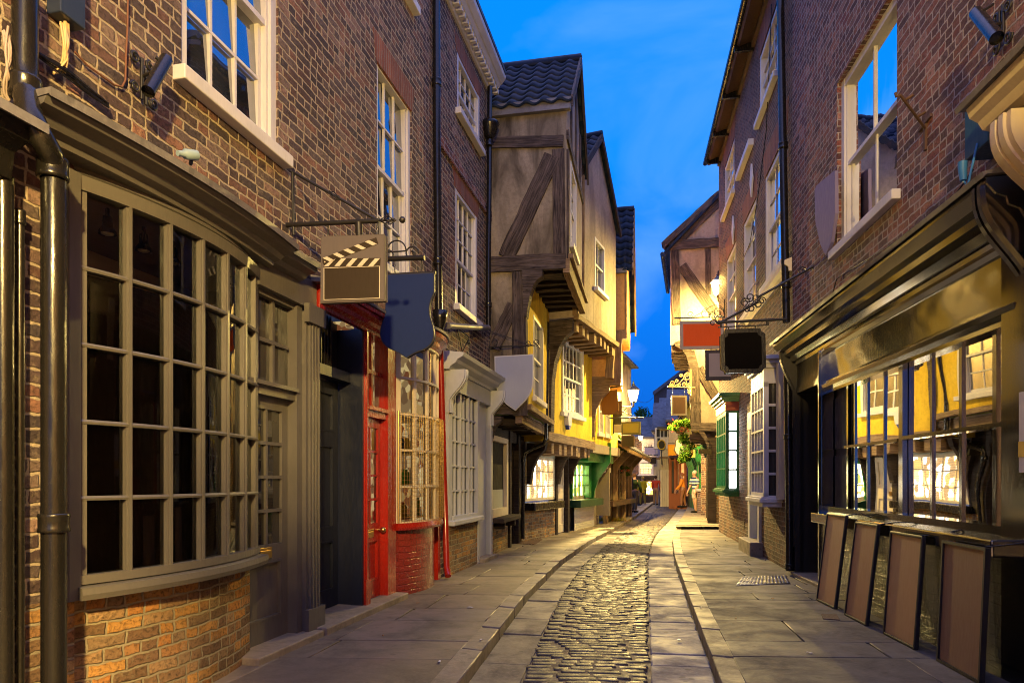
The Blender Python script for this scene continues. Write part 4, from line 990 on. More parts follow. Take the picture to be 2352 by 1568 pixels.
for s in (GW[1] + .03, gd + .1, d0_ + .0):
    mb.prism([D.P(s, z, d) for d, z in [(.05, 2.26), (.5, 2.26), (.46, 2.1), (.3, 1.95), (.18, 1.7), (.12, 1.35), (.05, 1.35)]], D.T(.12))
mb.pieces('ground_post', M['oak_black'], hD)

# ---- house E
E = left(-5.68, 0.40); e0, e1 = E.sY(18.25), E.sY(21.2); ES = E.perp(e0)
hE = thing('timber_house', E.P((e0 + e1) / 2, 0, 0), 'tall narrow orange gabled house with two projecting storeys above a dark green shop', 'house', 'timber framed houses')
GE, gs0, gs1 = E, e0, e1
E = left(-2.23, .21); e0, e1 = E.sY(18.25), E.sY(20.9); ES = E.perp(e0)
mb = MB(); ES.wall(mb, -2, 1.43, 5.35, 6.98, 0); E.wall(mb, e0, e1, 5.35, 6.98, 1.43); E.poly(mb, [(e0, 6.98), (e1, 5.9), ((e0 + e1) / 2, 9.0)], 1.38, 1.43); E.poly(mb, [(e0, 6.9), (e0, 5.4), (e1, 5.4), (e1, 5.95)], 1.40, 1.44)
mb.build('upper_wall', M['plaster_orange'], hE)
mb = MB(); ES.wall(mb, -2, 1.22, 4.1, 5.2, 0); E.wall(mb, e0, e1, 4.1, 5.35, 1.22)
mb.face([E.P(e0, 5.34, .5), E.P(e1, 5.34, .5), E.P(e1, 5.34, 1.43), E.P(e0, 5.34, 1.43)]); mb.face([E.P(e0, 4.11, .3), E.P(e1, 4.11, .3), E.P(e1, 4.11, 1.22), E.P(e0, 4.11, 1.22)])
mb.build('middle_wall', M['plaster_orange'], hE); EU, us0, us1, EUS = E, e0, e1, ES; E, e0, e1 = GE, gs0, gs1; ES = E.perp(e0); mb = MB()
E1a, E1b = (E.px(1373, 900, .5)[0], E.px(1384, 900, .5)[0]), (E.px(1389, 900, .5)[0], E.px(1400, 900, .5)[0])
EH = [(E1a[0], E1a[1], 2.75, 4.0), (E1b[0], E1b[1], 2.75, 3.95)]
E.wall(mb, e0, e1, 2.4, 4.12, .5, EH, .05); ES.wall(mb, -2, .5, 2.4, 4.12, 0)
mb.build('lower_wall', M['plaster_yellow'], hE)
for h in EH: sash(E, hE, *h, 2, 1, 1, d=.48, fw=.08, sd=.56)
E, e0, e1, ES = EU, us0, us1, EUS
gable_roof(E, hE, e0, e1, 6.98, 9.02, 1.60, -3, 17, 9, ov=.05, sm=(e0 + e1) / 2 - .1, zE2=5.95)
mb = MB(); ES.box(mb, -1, 1.45, 6.88, 7.0, -.02, .09); mb.build('eaves_gutter', M['lead'], hE)
mb = MB()
mb.beam(E.P(e0, 4.0, 1.2), E.P(e0, 5.35, 1.24), E.N(.09), E.T(.09), 5, .1); mb.beam(E.P(e0, 5.27, .5), E.P(e0, 5.27, 1.45), Vector((0, 0, .12)), E.T(.08), 5, .1); mb.beam(E.P(e0, 4.08, .4), E.P(e0, 4.05, 1.28), Vector((0, 0, .11)), E.T(.09), 5, .1)
mb.prism([E.P(e0, z, d) for d, z in [(.45, 3.98), (1.0, 3.98), (.98, 3.8), (.8, 3.62), (.66, 3.35), (.6, 3.0), (.6, 2.6), (.45, 2.6)]], E.T(.2))
mb.beam(E.P(e0, 5.35, 1.42), E.P(e0, 6.9, 1.42), E.N(.03), E.T(.04), 5, .1)
sm = (e0 + e1) / 2 - .1
for a, b, zz in ((e0 - .05, sm, 6.9), (e1 + .05, sm, 5.88)): mb.beam(E.P(a, zz, 1.6), E.P(b, 8.98, 1.6), E.N(.02), Vector((0, 0, .09)), 6, .06)
mb.pieces('oak_beam', M['oak_pale'], hE)
E, e0, e1 = GE, gs0, gs1; ES = E.perp(e0)
mb = MB(); E.wall(mb, e0, e1, -.1, 2.5, -.1); E.box(mb, e0, e1, 2.18, 2.42, -.1, .56); mb.build('shop_fascia', M['taupe'], hE)
EW = (E.px(1313, 1100, .02)[0], E.px(1350, 1100, .02)[0], 1.02, 1.86)
M['lit_gold'] = glow('golden shop light', None, 4.0, scale=9, cols=[rgb(255, 225, 130), rgb(255, 240, 180), rgb(200, 150, 50), rgb(255, 230, 150), rgb(140, 100, 40)])
mb = MB(); E.wall(mb, EW[0], EW[1], EW[2], EW[3], -.08); mb.build('lit_interior', M['lit_gold'], hE)
mb = MB(); E.box(mb, EW[0] - .08, EW[0], .95, 1.95, -.08, .06); E.box(mb, EW[1], EW[1] + .25, .95, 1.95, -.08, .06); E.box(mb, EW[0], EW[1], 1.86, 1.95, -.08, .06); bars(E, mb, EW[0], EW[1], EW[2], EW[3], 4, 3, -.03, .03, .025); w_ = mb.build('shop_window', M['green'], hE)
mb = MB(); E.box(mb, EW[0] - .1, EW[1] + .75, .72, .92, -.08, .3); mb.build('sill', M['dark_green'], w_, bevel=.02)
mb = MB(); E.wall(mb, e0, EW[1] + .6, -.1, .74, .05); mb.build('brick_plinth', M['brick_paint_white'], hE)
mb = MB(); E.box(mb, e0 + .1, e1 - .2, 1.95, 2.2, -.05, .4)
EP = E.perp(E.sY(20.0)); gp = [EP.px(*Z7(*q)) for q in ((1040, 790), (1252, 785), (1250, 965), (1200, 1040), (1145, 1115), (1105, 1230), (1090, 1340), (1060, 1340), (1060, 1060), (1040, 1030))]
EP.poly(mb, gp, -.06, .06); mb.build('green_panel', M['green'], hE)
mb = MB(); EP2 = E.perp(E.sY(20.9)); EP2.poly(mb, [EP2.px(*Z7(*q)) for q in ((1100, 1200), (1150, 1110), (1195, 1050), (1240, 1010), (1245, 1455), (1100, 1455))], -.04, .04); mb.build('shop_pier', M['taupe'], hE)
mb = MB(); E.poly(mb, [E.px(*Z7(*q), .2) for q in ((1190, 1010), (1250, 1010), (1250, 1060), (1190, 1060))], .18, .21); mb.build('notice', M['white'], hE)

# ---- F : brown shop under a tiled pentice
Ff = left(-4.615, 0.35); f0, f1 = Ff.sY(21.2), Ff.sY(25.6)
hF = thing('timber_house', Ff.P((f0 + f1) / 2, 0, 0), 'low brown timber shop under a tiled lean-to roof, beside the lit street lantern', 'house', 'timber framed houses')
mb = MB(); Ff.wall(mb, f0, f1, 2.6, 5.6, .12); FE = Ff.perp(f0); FE.wall(mb, -2, .12, 2.6, 5.6, 0); FE2 = Ff.perp(f1); FE2.wall(mb, -3, .12, 0, 5.6, 0); mb.build('wall', M['plaster_grey'], hF)
mb = MB(); mb.hexa([Ff.P(f0, 5.6, .4), Ff.P(f1, 5.6, .4), Ff.P(f1, 5.6, -3), Ff.P(f0, 5.6, -3), Ff.P(f0, 5.66, .4), Ff.P(f1, 5.66, .4), Ff.P(f1, 7.6, -3), Ff.P(f0, 7.6, -3)]); mb.build('roof', M['slate'], hF)
mb = MB(); pantiles(mb, Ff.P(f0 - .1, 2.40, .85), Ff.P(f1, 2.22, .85), Ff.P(f1, 2.75, .1), Ff.P(f0 - .1, 2.92, .1), 14, 3); mb.build('pentice_roof', M['slate'], hF)
mb = MB(); mb.beam(Ff.P(f0 - .1, 2.36, .82), Ff.P(f1, 2.18, .82), Ff.N(.03), Vector((0, 0, .06)), 6, .1)
for k in range(8): s = f0 + (f1 - f0) * k / 7.5; mb.beam(Ff.P(s, 2.84 - .04 * k / 2, .1), Ff.P(s, 2.36 - .04 * k / 2, .8), Ff.T(.04), Vector((0, 0, .04)), 1, 0)
for s in (f0, f0 + 1.6, f0 + 3.2, f1 - .15): mb.beam(Ff.P(s, 0, .1), Ff.P(s, 2.6, .1), Ff.N(.07), Ff.T(.07), 5, .05); mb.prism([Ff.P(s, z, d) for d, z in [(.1, 2.3), (.65, 2.36), (.6, 2.28), (.25, 1.9), (.1, 1.6)]], Ff.T(.08))
mb.pieces('pentice_timber', M['oak_pale'], hF)
mb = MB(); Ff.wall(mb, f0, f1, -.1, 2.6, .02)
for k in range(6): s = f0 + .2 + k * .75; Ff.box(mb, s, s + .08, .75, 2.3, .02, .08)
Ff.box(mb, f0 + .1, f1 - .1, .62, .78, .02, .32); Ff.box(mb, f0 + .1, f1 - .1, 2.2, 2.4, .02, .1); mb.build('shopfront', M['brown'], hF)
mb = MB(); Ff.wall(mb, f0 + .2, f1 - .3, .8, 2.2, .045); mb.build('pane', M['glass_dim'], hF)
hG = thing('rendered_house', (4.5, 33, 0), 'dark gable end far down the street behind the lit lantern', 'house')
mb = MB(); mb.hexa([Vector(p) for p in ((3.0, 31, 0), (5.62, 31.5, 0), (6.0, 36, 0), (3.0, 36, 0), (3.0, 31, 5.1), (5.50, 31.5, 5.5), (5.9, 36, 5.1), (3.0, 36, 5.1))]); mb.build('wall', M['slate_wall'], hG)
mb = MB(); mb.prism([(2.9, 30.9, 5.1), (5.7, 31.4, 5.4), (4.4, 31.2, 6.3)], (0, 5, 0)); mb.build('roof', M['slate'], hG)

# ---- brick house closing the street
EN = Fr((0, 43), (1, 0), (0, -1)); hZ = thing('brick_house', (8.2, 43, 0), 'small brick house with blue slate roof and lit window closing the street', 'house', 'brick houses along the street')
zp = lambda u, v: EN.px(u, v)
NW1 = (zp(1474, 0)[0], zp(1502, 0)[0], zp(0, 1049)[1], zp(0, 1017)[1]); NW2 = (zp(1467, 0)[0], zp(1501, 0)[0], zp(0, 1090)[1], zp(0, 1062)[1])
mb = MB(); EN.wall(mb, 6.6, 11.5, -.1, 4.2, 0, [NW1, NW2], .1); mb.build('wall', M['brick_far'], hZ)
mb = MB(); mb.hexa([Vector(p) for p in ((6.4, 42.7, 4.05), (11.6, 42.7, 4.05), (11.6, 47, 4.05), (6.4, 47, 4.05), (6.4, 42.7, 4.15), (11.6, 42.7, 4.15), (11.6, 46, 5.7), (6.4, 46, 5.7))]); mb.build('roof', M['slate'], hZ)
w1_ = sash(EN, hZ, *NW1, 4, 2, 2, d=-.03, fw=.07, bar=.035)
M['lit_window'] = glow('lit window', (1, .62, .16, 1), 1.7, .35, 5)
sash(EN, hZ, *NW2, 4, 2, 2, d=-.03, fw=.08, bar=.035, glass=M['lit_window'])
mb = MB(); EN.box(mb, NW1[0] - .1, NW1[1] + .1, NW1[3], NW1[3] + .25, -.02, .06); EN.box(mb, NW2[0] - .1, NW2[1] + .1, NW2[3], NW2[3] + .25, -.02, .06); mb.pieces('lintel', M['white'], hZ)
mb = MB(); EN.box(mb, 6.6, 11.5, 1.5, 1.72, 0, .12); EN.box(mb, 6.6, 11.5, 0, .45, 0, .1)
for k in range(9): EN.box(mb, 6.7 + k * .55, 6.78 + k * .55, .4, 1.5, 0, .08)
mb.build('shopfront', M['oak_black'], hZ)
mb = MB()
for k in (1, 3, 4, 5): EN.wall(mb, 6.82 + k * .55, 7.2 + k * .55, .55, 1.35, .04)
mb.build('lit_interior', M['lit_gold'], hZ)

# ------------------------------------------------------------------ right side : black shop R1, brick R2, timber R3, far houses
rY = R1.sY
hR1 = thing('brick_house', R1.P(rY(6), 0, -1), 'red brick house over the glossy black shopfront with the leaning boards', 'house', 'brick houses along the street')
RW = (rY(6.42), rY(8.05), 4.16, 6.12)
mb = MB(); R1.wall(mb, rY(-9), rY(9.92), -.1, 8.7, 0, [RW, (rY(4.35), rY(9.8), -.1, 3.2)], .16); mb.build('wall', M['brick_red'], hR1)
mb = MB(); mb.hexa([R1.P(rY(-9), 8.7, .2), R1.P(rY(9.9), 8.7, .2), R1.P(rY(9.9), 8.7, -6), R1.P(rY(-9), 8.7, -6), R1.P(rY(-9), 8.8, .2), R1.P(rY(9.9), 8.8, .2), R1.P(rY(9.9), 10.6, -6), R1.P(rY(-9), 10.6, -6)]); mb.build('roof', M['slate'], hR1)
sash(R1, hR1, *RW, 2, 1, 1, split=.5, d=-.10, fw=.09, bar=.03, sd=.08)
# black shopfront
mb = MB(); s0, s1 = rY(4.35), rY(9.8)
pf = [(-.05, 3.08), (.02, 3.08), (.03, 3.12), (.07, 3.13), (.10, 3.19), (.17, 3.22), (.18, 3.27), (.24, 3.29), (.30, 3.36), (.31, 3.40), (-.05, 3.42)]
R1.sweep(mb, s0, s1, pf); mb.build('cornice', M['black_front'], hR1)
mb = MB(); R1.sweep(mb, s0 - .03, s1 + .05, [(-.1, 3.425), (.32, 3.405), (.335, 3.385), (.345, 3.42), (-.1, 3.52)]); mb.build('lead_flashing', M['lead'], hR1)
fs0, fs1 = rY(4.55), rY(8.46)
mb = MB()
nx_, nz_ = 60, 8
rows = []
for j in range(nz_ + 1):
    f = j / nz_; rows.append([R1.P(fs0 + (fs1 - fs0) * i / nx_, 2.66 + .42 * f, -.055 + .036 * f + .0012 * math.sin(i * .9 + 2 * math.sin(j)) * math.sin(f * 3)) for i in range(nx_ + 1)])
mb.grid(rows, smooth=True)       # the sign board leans down towards the street
R1.sweep(mb, fs0 - .05, fs1 + .05, [(-.05, 2.58), (.05, 2.58), (.06, 2.62), (.03, 2.64), (.03, 2.66), (-.05, 2.66)]); R1.sweep(mb, fs0, fs1, [(-.05, 3.02), (.0, 3.02), (.03, 3.05), (.03, 3.08), (-.05, 3.08)])
R1.box(mb, fs1, fs1 + .09, .1, 3.08, -.1, .04); R1.box(mb, fs1 + .015, fs1 + .05, .1, 3.06, .04, .075)
mb.build('fascia', M['black_front'], hR1)
mb = MB(); zs, zt = 1.13, 2.52
def U1(u): return R1.px(u, 1000, -.06)[0]
posts = [(1945, .05), (1961, .03), (1990, .03), (2028, .03), (2076, .085), (2137, .04), (2204, .045), (2282, .05), (2340, .10)]
for u, wd in posts: s = U1(u); R1.box(mb, s - wd / 2, s + wd / 2, zs, zt, -.10, -.065 if wd < .06 else -.03)
R1.box(mb, fs0, fs1, zt, 2.58, -.14, -.01); R1.box(mb, fs0, fs1, 1.05, zs, -.14, .02)
R1.box(mb, U1(2070), U1(1945), 1.815, 1.845, -.11, -.025); R1.box(mb, U1(2345), U1(2082), 1.825, 1.86, -.11, -.025)
R1.box(mb, U1(2340) - .3, U1(2340), .1, 3.0, -.1, .05)
pm = MB(); R1.wall(pm, U1(1945), fs1, .9, zt, -.12); R1.box(pm, U1(1945) + .05, fs1 - .03, 1.0, 1.75, -.12, -.10); R1.box(pm, U1(1945) + .05, fs1 - .03, 1.83, 2.45, -.12, -.10); pm.build('side_panel', M['iron'], hR1)
w_ = mb.build('shop_window', M['black_front'], hR1)
mb = MB()
us = [1961, 1990, 2028, 2071]; us2 = [2082, 2137, 2204, 2282, 2336]
for grp in (us, us2):
    for a, b in zip(grp, grp[1:]):
        for c, e in ((zs, 1.83), (1.83, zt)):
            t = [R.uniform(-.003, .003) for _ in range(3)]; a_, b_ = U1(a), U1(b); d = -.08; n_ = 8; rows = []
            sw = [R.uniform(-.0012, .0012) for _ in range(4)]
            for i in range(n_ + 1):
                row = []
                for j in range(n_ + 1):
                    x, z = i / n_, j / n_; row.append(R1.P(a_ + (b_ - a_) * x, c + (e - c) * z, d + t[0] * x + t[1] * z + sw[0] * math.sin(3.1 * x + 5 * z) * .5 + sw[1] * math.sin(6 * z + 2 * x) * .35))
                rows.append(row)
            mb.grid(rows, smooth=True)
mb.build('pane', M['glass_old'], w_)
mb = MB(); R1.box(mb, fs0, fs1 + .02, .93, 1.05, -.1, .17); mb.build('sill', M['black_front'], w_, bevel=.012)
mb = MB(); R1.wall(mb, fs0 - .5, fs1, -.1, .94, .05); mb.build('brick_plinth', M['brick_paint_black'], hR1)
mb = MB(); room(R1, mb, fs0 - .3, fs1, .5, 3.0, -.15, -1.9); mb.build('shop_interior', M['room_dark'], hR1)
mb = MB(); R1.box(mb, rY(4.6), rY(5.6), 1.1, 1.5, -1.0, -.55); R1.box(mb, rY(5.0), rY(5.06), 1.5, 2.0, -.9, -.84); mb.build('counter', M['red'], hR1)
for k in range(6):
    mb = MB(); mb.lathe(R1.P(rY(4.75) + k * .16, 1.5 if k < 5 else 1.5, -.7 - .04 * (k % 2)), [(0, 0), (.04, 0), (.04, .17), (.015, .22), (.015, .3), (0, .3)], 10); tag(mb.build('bottle', flat('dark bottle', (.02, .05, .02), .2, .5) if k % 2 else flat('pale bottle', (.3, .2, .08), .2, .5)), 'wine bottle on the red counter behind the dark shop window', 'bottle', 'bottles on the red counter')
# recessed doorway with end console
mb = MB(); q0, q1 = fs1 + .09, rY(9.72)
R1.wall(mb, q0, q1, .1, 2.75, -.55)
for s in (q0, q1): mb.face([R1.P(s, .1, -.05), R1.P(s, 2.75, -.05), R1.P(s, 2.75, -.55), R1.P(s, .1, -.55)])
R1.box(mb, q1, s1, .1, 3.05, -.1, .02); R1.box(mb, q1 + .02, s1 - .02, .5, 2.5, .02, .035); R1.box(mb, q0 + .2, q1 - .2, .6, 1.3, -.55, -.53); R1.box(mb, q0 + .2, q1 - .2, 1.5, 2.5, -.55, -.53)
R1.box(mb, q0, q1, 2.68, 2.75, -.5, .0)
R1.wall(mb, fs1 + .09, s1, 2.7, 3.08, -.01); mb.build('doorway', M['iron'], hR1)
mb = MB(); R1.box(mb, q0 - .05, s1, -.05, .14, -.5, .06); mb.build('threshold', M['step'], hR1, bevel=.01)
console(R1, hR1, s1 - .09, s1 + .01, 3.38, 2.4, .0, .20, M['iron']); console(R1, hR1, rY(4.36), rY(4.52), 3.4, 2.5, .0, .30, M['black_front'])
# R0 : cream shop front at the frame edge
hR0 = thing('shop', R1.P(rY(2.6), 0, .2), 'cream shopfront cornice and scrolled console at the right edge beside the black shop', 'shopfront')
mb = MB(); a, b = rY(.5), rY(4.40)
R1.sweep(mb, a, b, [(0, 3.66), (.2, 3.66), (.22, 3.70), (.30, 3.72), (.33, 3.77), (.38, 3.80), (.40, 3.86), (0, 3.88)]); R1.sweep(mb, a, b - .25, [(0, 3.5), (.17, 3.5), (.17, 3.66), (0, 3.66)])
mb.build('cornice', M['cream'], hR0)
mb = MB(); R1.sweep(mb, a - .02, b + .04, [(0, 3.885), (.42, 3.865), (.44, 3.85), (.45, 3.885), (0, 3.97)]); mb.build('lead_flashing', M['lead'], hR0)
console(R1, hR0, rY(4.02), rY(4.24), 3.66, 2.9, .02, .34, M['cream']); mb = MB(); R1.box(mb, rY(4.0), rY(4.26), .1, 2.95, -.1, .07); R1.wall(mb, a, rY(4.0), .1, 3.5, .03); mb.build('pilaster', M['black'], hR0)

# ---- R2
r2 = R2.sY
hR2 = thing('brick_house', R2.P(r2(14), 0, -1), 'long dark brick house with white sashes, white bow, green bay', 'house', 'brick houses along the street')
def rw(u0, u1, z0, z1): return (R2.px(u1, 500)[0], R2.px(u0, 500)[0], z0, z1)
HW = [rw(1757, 1806, 4.78, 6.70), rw(1708, 1737, 4.78, 6.72), rw(1669, 1691, 4.78, 6.75), rw(1744, 1786, 7.95, 9.12), rw(1664, 1687, 7.95, 9.15)]
mb = MB(); BAYS = [(r2(10.7), r2(11.7), 1.15, 3.0), (r2(12.25), r2(13.2), .3, 2.75), (r2(14.72), r2(16.2), 1.2, 2.9)]
R2.wall(mb, r2(9.9), r2(17.95), -.1, 9.85, 0, HW + BAYS, .1); RE = R2.perp(r2(17.95)); mb.face([R2.P(r2(17.95), -.1, 0), R2.P(r2(17.95), 9.85, 0), R2.P(r2(17.95), 9.85, -5), R2.P(r2(17.95), -.1, -5)])
mb.build('wall', M['brick_far'], hR2)
for h in HW: sash(R2, hR2, *h, 3, 2, 2, d=-.06, fw=.08, bar=.028)
mb = MB()
for h in HW[:3] + HW[3:]: R2.poly(mb, [(h[0] - .05, h[3]), (h[1] + .05, h[3]), (h[1] + .15, min(9.7, h[3] + .45)), (h[0] - .15, min(9.7, h[3] + .45))], -.05, .005)
mb.pieces('window_arch', M['arch'], hR2)
bs = rw(1700, 1731, 7.82, 7.92); mb = MB(); R2.box(mb, bs[0], bs[1], 7.82, 7.94, -.05, .1); mb.build('sill', M['white'], hR2)
mb = MB(); R2.sweep(mb, r2(9.9), r2(17.8), [(-.1, 9.80), (.28, 9.66), (.32, 9.70), (.32, 9.74), (-.1, 9.9)]); R2.sweep(mb, r2(9.9), r2(17.8), [(0, 9.62), (.06, 9.62), (.06, 9.8), (0, 9.8)])
mb.build('eaves_board', M['brown'], hR2)
mb = MB(); mb.tube([R2.P(r2(9.8), 9.76, .36), R2.P(r2(17.85), 9.74, .36)], .06, 8)
for y in (11.3, 12.9, 14.5, 16.1, 17.5): R2.box(mb, r2(y), r2(y) + .06, 9.58, 9.72, .0, .36)
mb.build('gutter', M['black'], hR2)
mb = MB(); mb.hexa([R2.P(r2(9.9), 9.86, .34), R2.P(r2(17.8), 9.86, .34), R2.P(r2(17.8), 9.86, -5), R2.P(r2(9.9), 9.86, -5), R2.P(r2(9.9), 9.92, .34), R2.P(r2(17.8), 9.92, .34), R2.P(r2(17.8), 11.6, -5), R2.P(r2(9.9), 11.6, -5)]); mb.build('roof', M['slate'], hR2)
mb = MB(); R2.sweep(mb, r2(9.95), r2(13.6), [(0, 4.5), (.04, 4.5), (.05, 4.56), (.1, 4.6), (.1, 4.66), (0, 4.7)]); mb.build('string_course', M['cream'], hR2)
for y, z in ((13.0, 7.15), (15.3, 7.05)):
    mb = MB(); s = r2(y); mb.prism([R2.P(s, z + .32, .02), R2.P(s + .14, z, .02), R2.P(s, z - .32, .02), R2.P(s - .14, z, .02)], R2.N(.03)); mb.build('tie_plate', M['white'], hR2)
def bay(fr, parent, s0, s1, z0, z1, dep, cols, rows, mat, glass, zc, cant=.0, top=None, name='bay_window', endrows=None):
    """shallow box bay: front lights and the near return light"""
    mb = MB(); gl = MB(); pr = fr.perp(s0)
    ed = dep
    fr.box(mb, s0 - .0, s0 + .07, z0, z1, dep - .07, dep + .004); fr.box(mb, s1 - .07, s1, z0, z1, dep - .07, dep + .004)
    fr.box(mb, s0, s1, z1 - .07, z1, dep - .07, dep + .004); fr.box(mb, s0, s1, z0, z0 + .06, dep - .07, dep + .004)
    bars(fr, mb, s0 + .07, s1 - .07, z0 + .06, z1 - .07, cols, rows, dep - .04, dep, .03); fr.wall(gl, s0, s1, z0, z1, dep - .025)
    # return towards the camera
    for j in range(rows + 1):
        z = z0 + (z1 - z0) * j / rows; fr.box(mb, s0 - .004, s0 + .04, z - .02, z + .02, 0, dep - .06)
    fr.box(mb, s0 - .006, s0 + .06, z0, z1, -.03, .05)
    mbq = [fr.P(s0 + .02, z0, 0), fr.P(s0 + .02, z1, 0), fr.P(s0 + .02, z1, dep - .02), fr.P(s0 + .02, z0, dep - .02)]; gl.face(mbq)
    w_ = mb.build(name, mat, parent); gl.build('pane', glass, w_)
    mb = MB(); fr.box(mb, s0 - .08, s1 + .08, z0 - .09, z0 - .03, -.05, dep + .08); fr.box(mb, s0 - .05, s1 + .05, z0 - .03, z0, -.05, dep + .05); fr.box(mb, s0 - .04, s1 + .04, z0 - .16, z0 - .09, -.05, dep + .03)
    mb.build('sill', mat, w_, bevel=.006)
    mb = MB()
    for k, (a, h) in enumerate(((.0, .22), (.05, .06), (.10, .06), (.16, .06))):
        zz = z1 + (0, .22, .28, .34)[k]; fr.box(mb, s0 - a, s1 + a, zz, zz + h, -.05, dep + a)
    mb.build('cornice', top or mat, w_)
    return w_
# white bow
wb = bay(R2, hR2, r2(10.62), r2(11.75), 1.19, 2.98, .26, 4, 5, M['white'], M['glass_dim'], 0)
mb = MB(); R2.box(mb, r2(10.40), r2(10.58), 1.15, 3.25, -.05, .09); mb.build('shutter_post', M['cream'], hR2)
# green door
gdo = MB(); leaf(R2, gdo, r2(12.32), r2(13.12), .38, 2.4, -.10, [(r2(12.42), r2(12.68), .6, 1.2), (r2(12.76), r2(13.02), .6, 1.2), (r2(12.42), r2(12.68), 1.35, 2.25), (r2(12.76), r2(13.02), 1.35, 2.25)]); gdo.build('door', M['green'], hR2, label='green four panelled door')
mb = MB(); R2.box(mb, r2(12.2), r2(12.32), .3, 2.5, -.1, .05); R2.box(mb, r2(13.12), r2(13.3), .3, 2.5, -.1, .05); R2.box(mb, r2(12.2), r2(13.3), 2.42, 2.75, -.1, .06); mb.build('door_frame', M['white'], hR2)
mb = MB(); R2.box(mb, r2(12.1), r2(13.35), -.05, .34, -.1, .22); mb.build('doorstep', M['step'], hR2, bevel=.015)
# green bay, lit from inside
M['lit_white'] = glow('white shop light', (1.0, .96, .88, 1), 5.0)
gb = bay(R2, hR2, r2(14.72), r2(16.25), 1.26, 2.92, .27, 5, 4, M['green'], M['glass_shop'], 0)
mb = MB(); R2.wall(mb, r2(14.75), r2(16.22), 1.27, 2.9, .15); mb.face([R2.P(r2(14.76), 1.27, .0), R2.P(r2(14.76), 2.9, .0), R2.P(r2(14.76), 2.9, .21), R2.P(r2(14.76), 1.27, .21)]); mb.pieces('lit_interior', M['lit_white'], gb)
mb = MB(); R2.box(mb, r2(14.70), r2(16.27), 2.95, 3.14, -.02, .285); mb.build('fascia', M['orange'], gb)
for y, z in ((10.15, .42), (13.95, .45)):
    mb = MB()
    for k in range(5): R2.box(mb, r2(y), r2(y) + .22, z + k * .045, z + k * .045 + .02, .0, .012)
    mb.build('air_brick', M['brown'], hR2)

# ---- R3 timber house beyond
R3 = right(.328, .27); t0, t1 = R3.sY(20.0), R3.sY(23.6); RS = R3.perp(t0)
ZA = lambda x, y: ((2600 + x * .3827) / 1.7415, (700 + y * .3827) / 1.7415)
ZB_ = lambda x, y: ((2700 + x * .287) / 1.7415, (1200 + y * .287) / 1.7415)
Z3 = lambda x, y: ((2700 + x * .4464) / 1.7415, (1600 + y * .4464) / 1.7415)
hR3 = thing('timber_house', R3.P((t0 + t1) / 2, 0, 0), 'timber framed gable house on the right glowing yellow below its wall lantern', 'house', 'timber framed houses')
mb = MB()
mb.face([RS.P(-1.06, 5.46, 0), RS.P(2.5, 5.46, 0), RS.P(2.5, 11.75, 0), RS.P(-1.06, 8.22, 0)]); RS.wall(mb, -.455, 2.5, 2.88, 5.46, 0); R3.wall(mb, t0, t1, 5.46, 8.2, 1.03); R3.wall(mb, t0, t1, 2.88, 5.46, .455)
mb.build('side_wall', M['plaster_pink'], hR3)
mb = MB()
pxbeam(RS, mb, ZA(262, 780), ZA(280, 1560), .24, -.1, .05); pxbeam(RS, mb, ZA(200, 740), ZA(760, 705), .28, -.05, .06)
pxbeam(RS, mb, ZA(330, 950), ZA(720, 1500), .30, -.03, .045); pxbeam(RS, mb, ZA(603, 770), ZA(612, 1250), .16, -.03, .04)
pxbeam(RS, mb, ZA(300, 690), ZA(730, 270), .26, -.05, .05); pxbeam(RS, mb, ZA(140, 745), ZA(730, 200), .17, -.3, .14)
pxbeam(RS, mb, ZB_(265, 950), ZB_(290, 1568), .30, -.1, .06); pxbeam(RS, mb, Z3(185, 20), Z3(185, 225), .30, -.1, .06); pxbeam(RS, mb, Z3(145, 242), Z3(385, 240), .24, -.1, .07)
pxbeam(RS, mb, ZB_(330, 950), ZB_(590, 1380), .26, -.03, .045, 8, .1)
bp = [RS.px(*ZB_(*q)) for q in ((0, 590), (60, 570), (200, 700), (270, 700), (330, 930), (330, 990), (205, 990), (205, 950), (160, 780), (100, 690), (0, 640))]
RS.poly(mb, bp, -.1, .06)
bp = [RS.px(*Z3(*q)) for q in ((205, 262), (250, 262), (300, 350), (345, 440), (362, 480), (385, 600), (372, 600), (345, 500), (330, 580), (318, 520), (290, 420), (260, 350), (215, 290))]
RS.poly(mb, bp, -.08, .05)
mb.pieces('side_beam', M['oak'], hR3)
mb = MB(); joists(R3, mb, t0, t1, 12, 5.25, 5.42, .2, 1.04, .18); joists(R3, mb, t0, t1, 12, 2.65, 2.81, -.1, .49, .18); mb.face([R3.P(t0, 5.45, 0), R3.P(t1, 5.45, 0), R3.P(t1, 5.45, 1.04), R3.P(t0, 5.45, 1.04)]); mb.face([R3.P(t0, 2.87, -.5), R3.P(t1, 2.87, -.5), R3.P(t1, 2.87, .45), R3.P(t0, 2.87, .45)])
mb.pieces('joist', M['oak'], hR3)
mb = MB(); mb.hexa([R3.P(t0 - .14, 8.10, 1.24), R3.P(t1, 8.10, 1.24), R3.P(t1, 11.55, -2.2), R3.P(t0 - .14, 11.55, -2.2), R3.P(t0 - .14, 8.20, 1.24), R3.P(t1, 8.20, 1.24), R3.P(t1, 11.68, -2.2), R3.P(t0 - .14, 11.68, -2.2)]); mb.build('roof', M['tile'], hR3)
mb = MB(); mb.tube([R3.P(t0 - .2, 8.11, 1.28), R3.P(t1, 8.04, 1.28)], .07, 8); mb.build('gutter', M['black'], hR3)
mb = MB(); RS.wall(mb, .22, 2.5, -.1, 2.75, .02); R3.wall(mb, t0, t1, -.1, 2.75, -.3); mb.build('ground_wall', M['brick_base'], hR3)
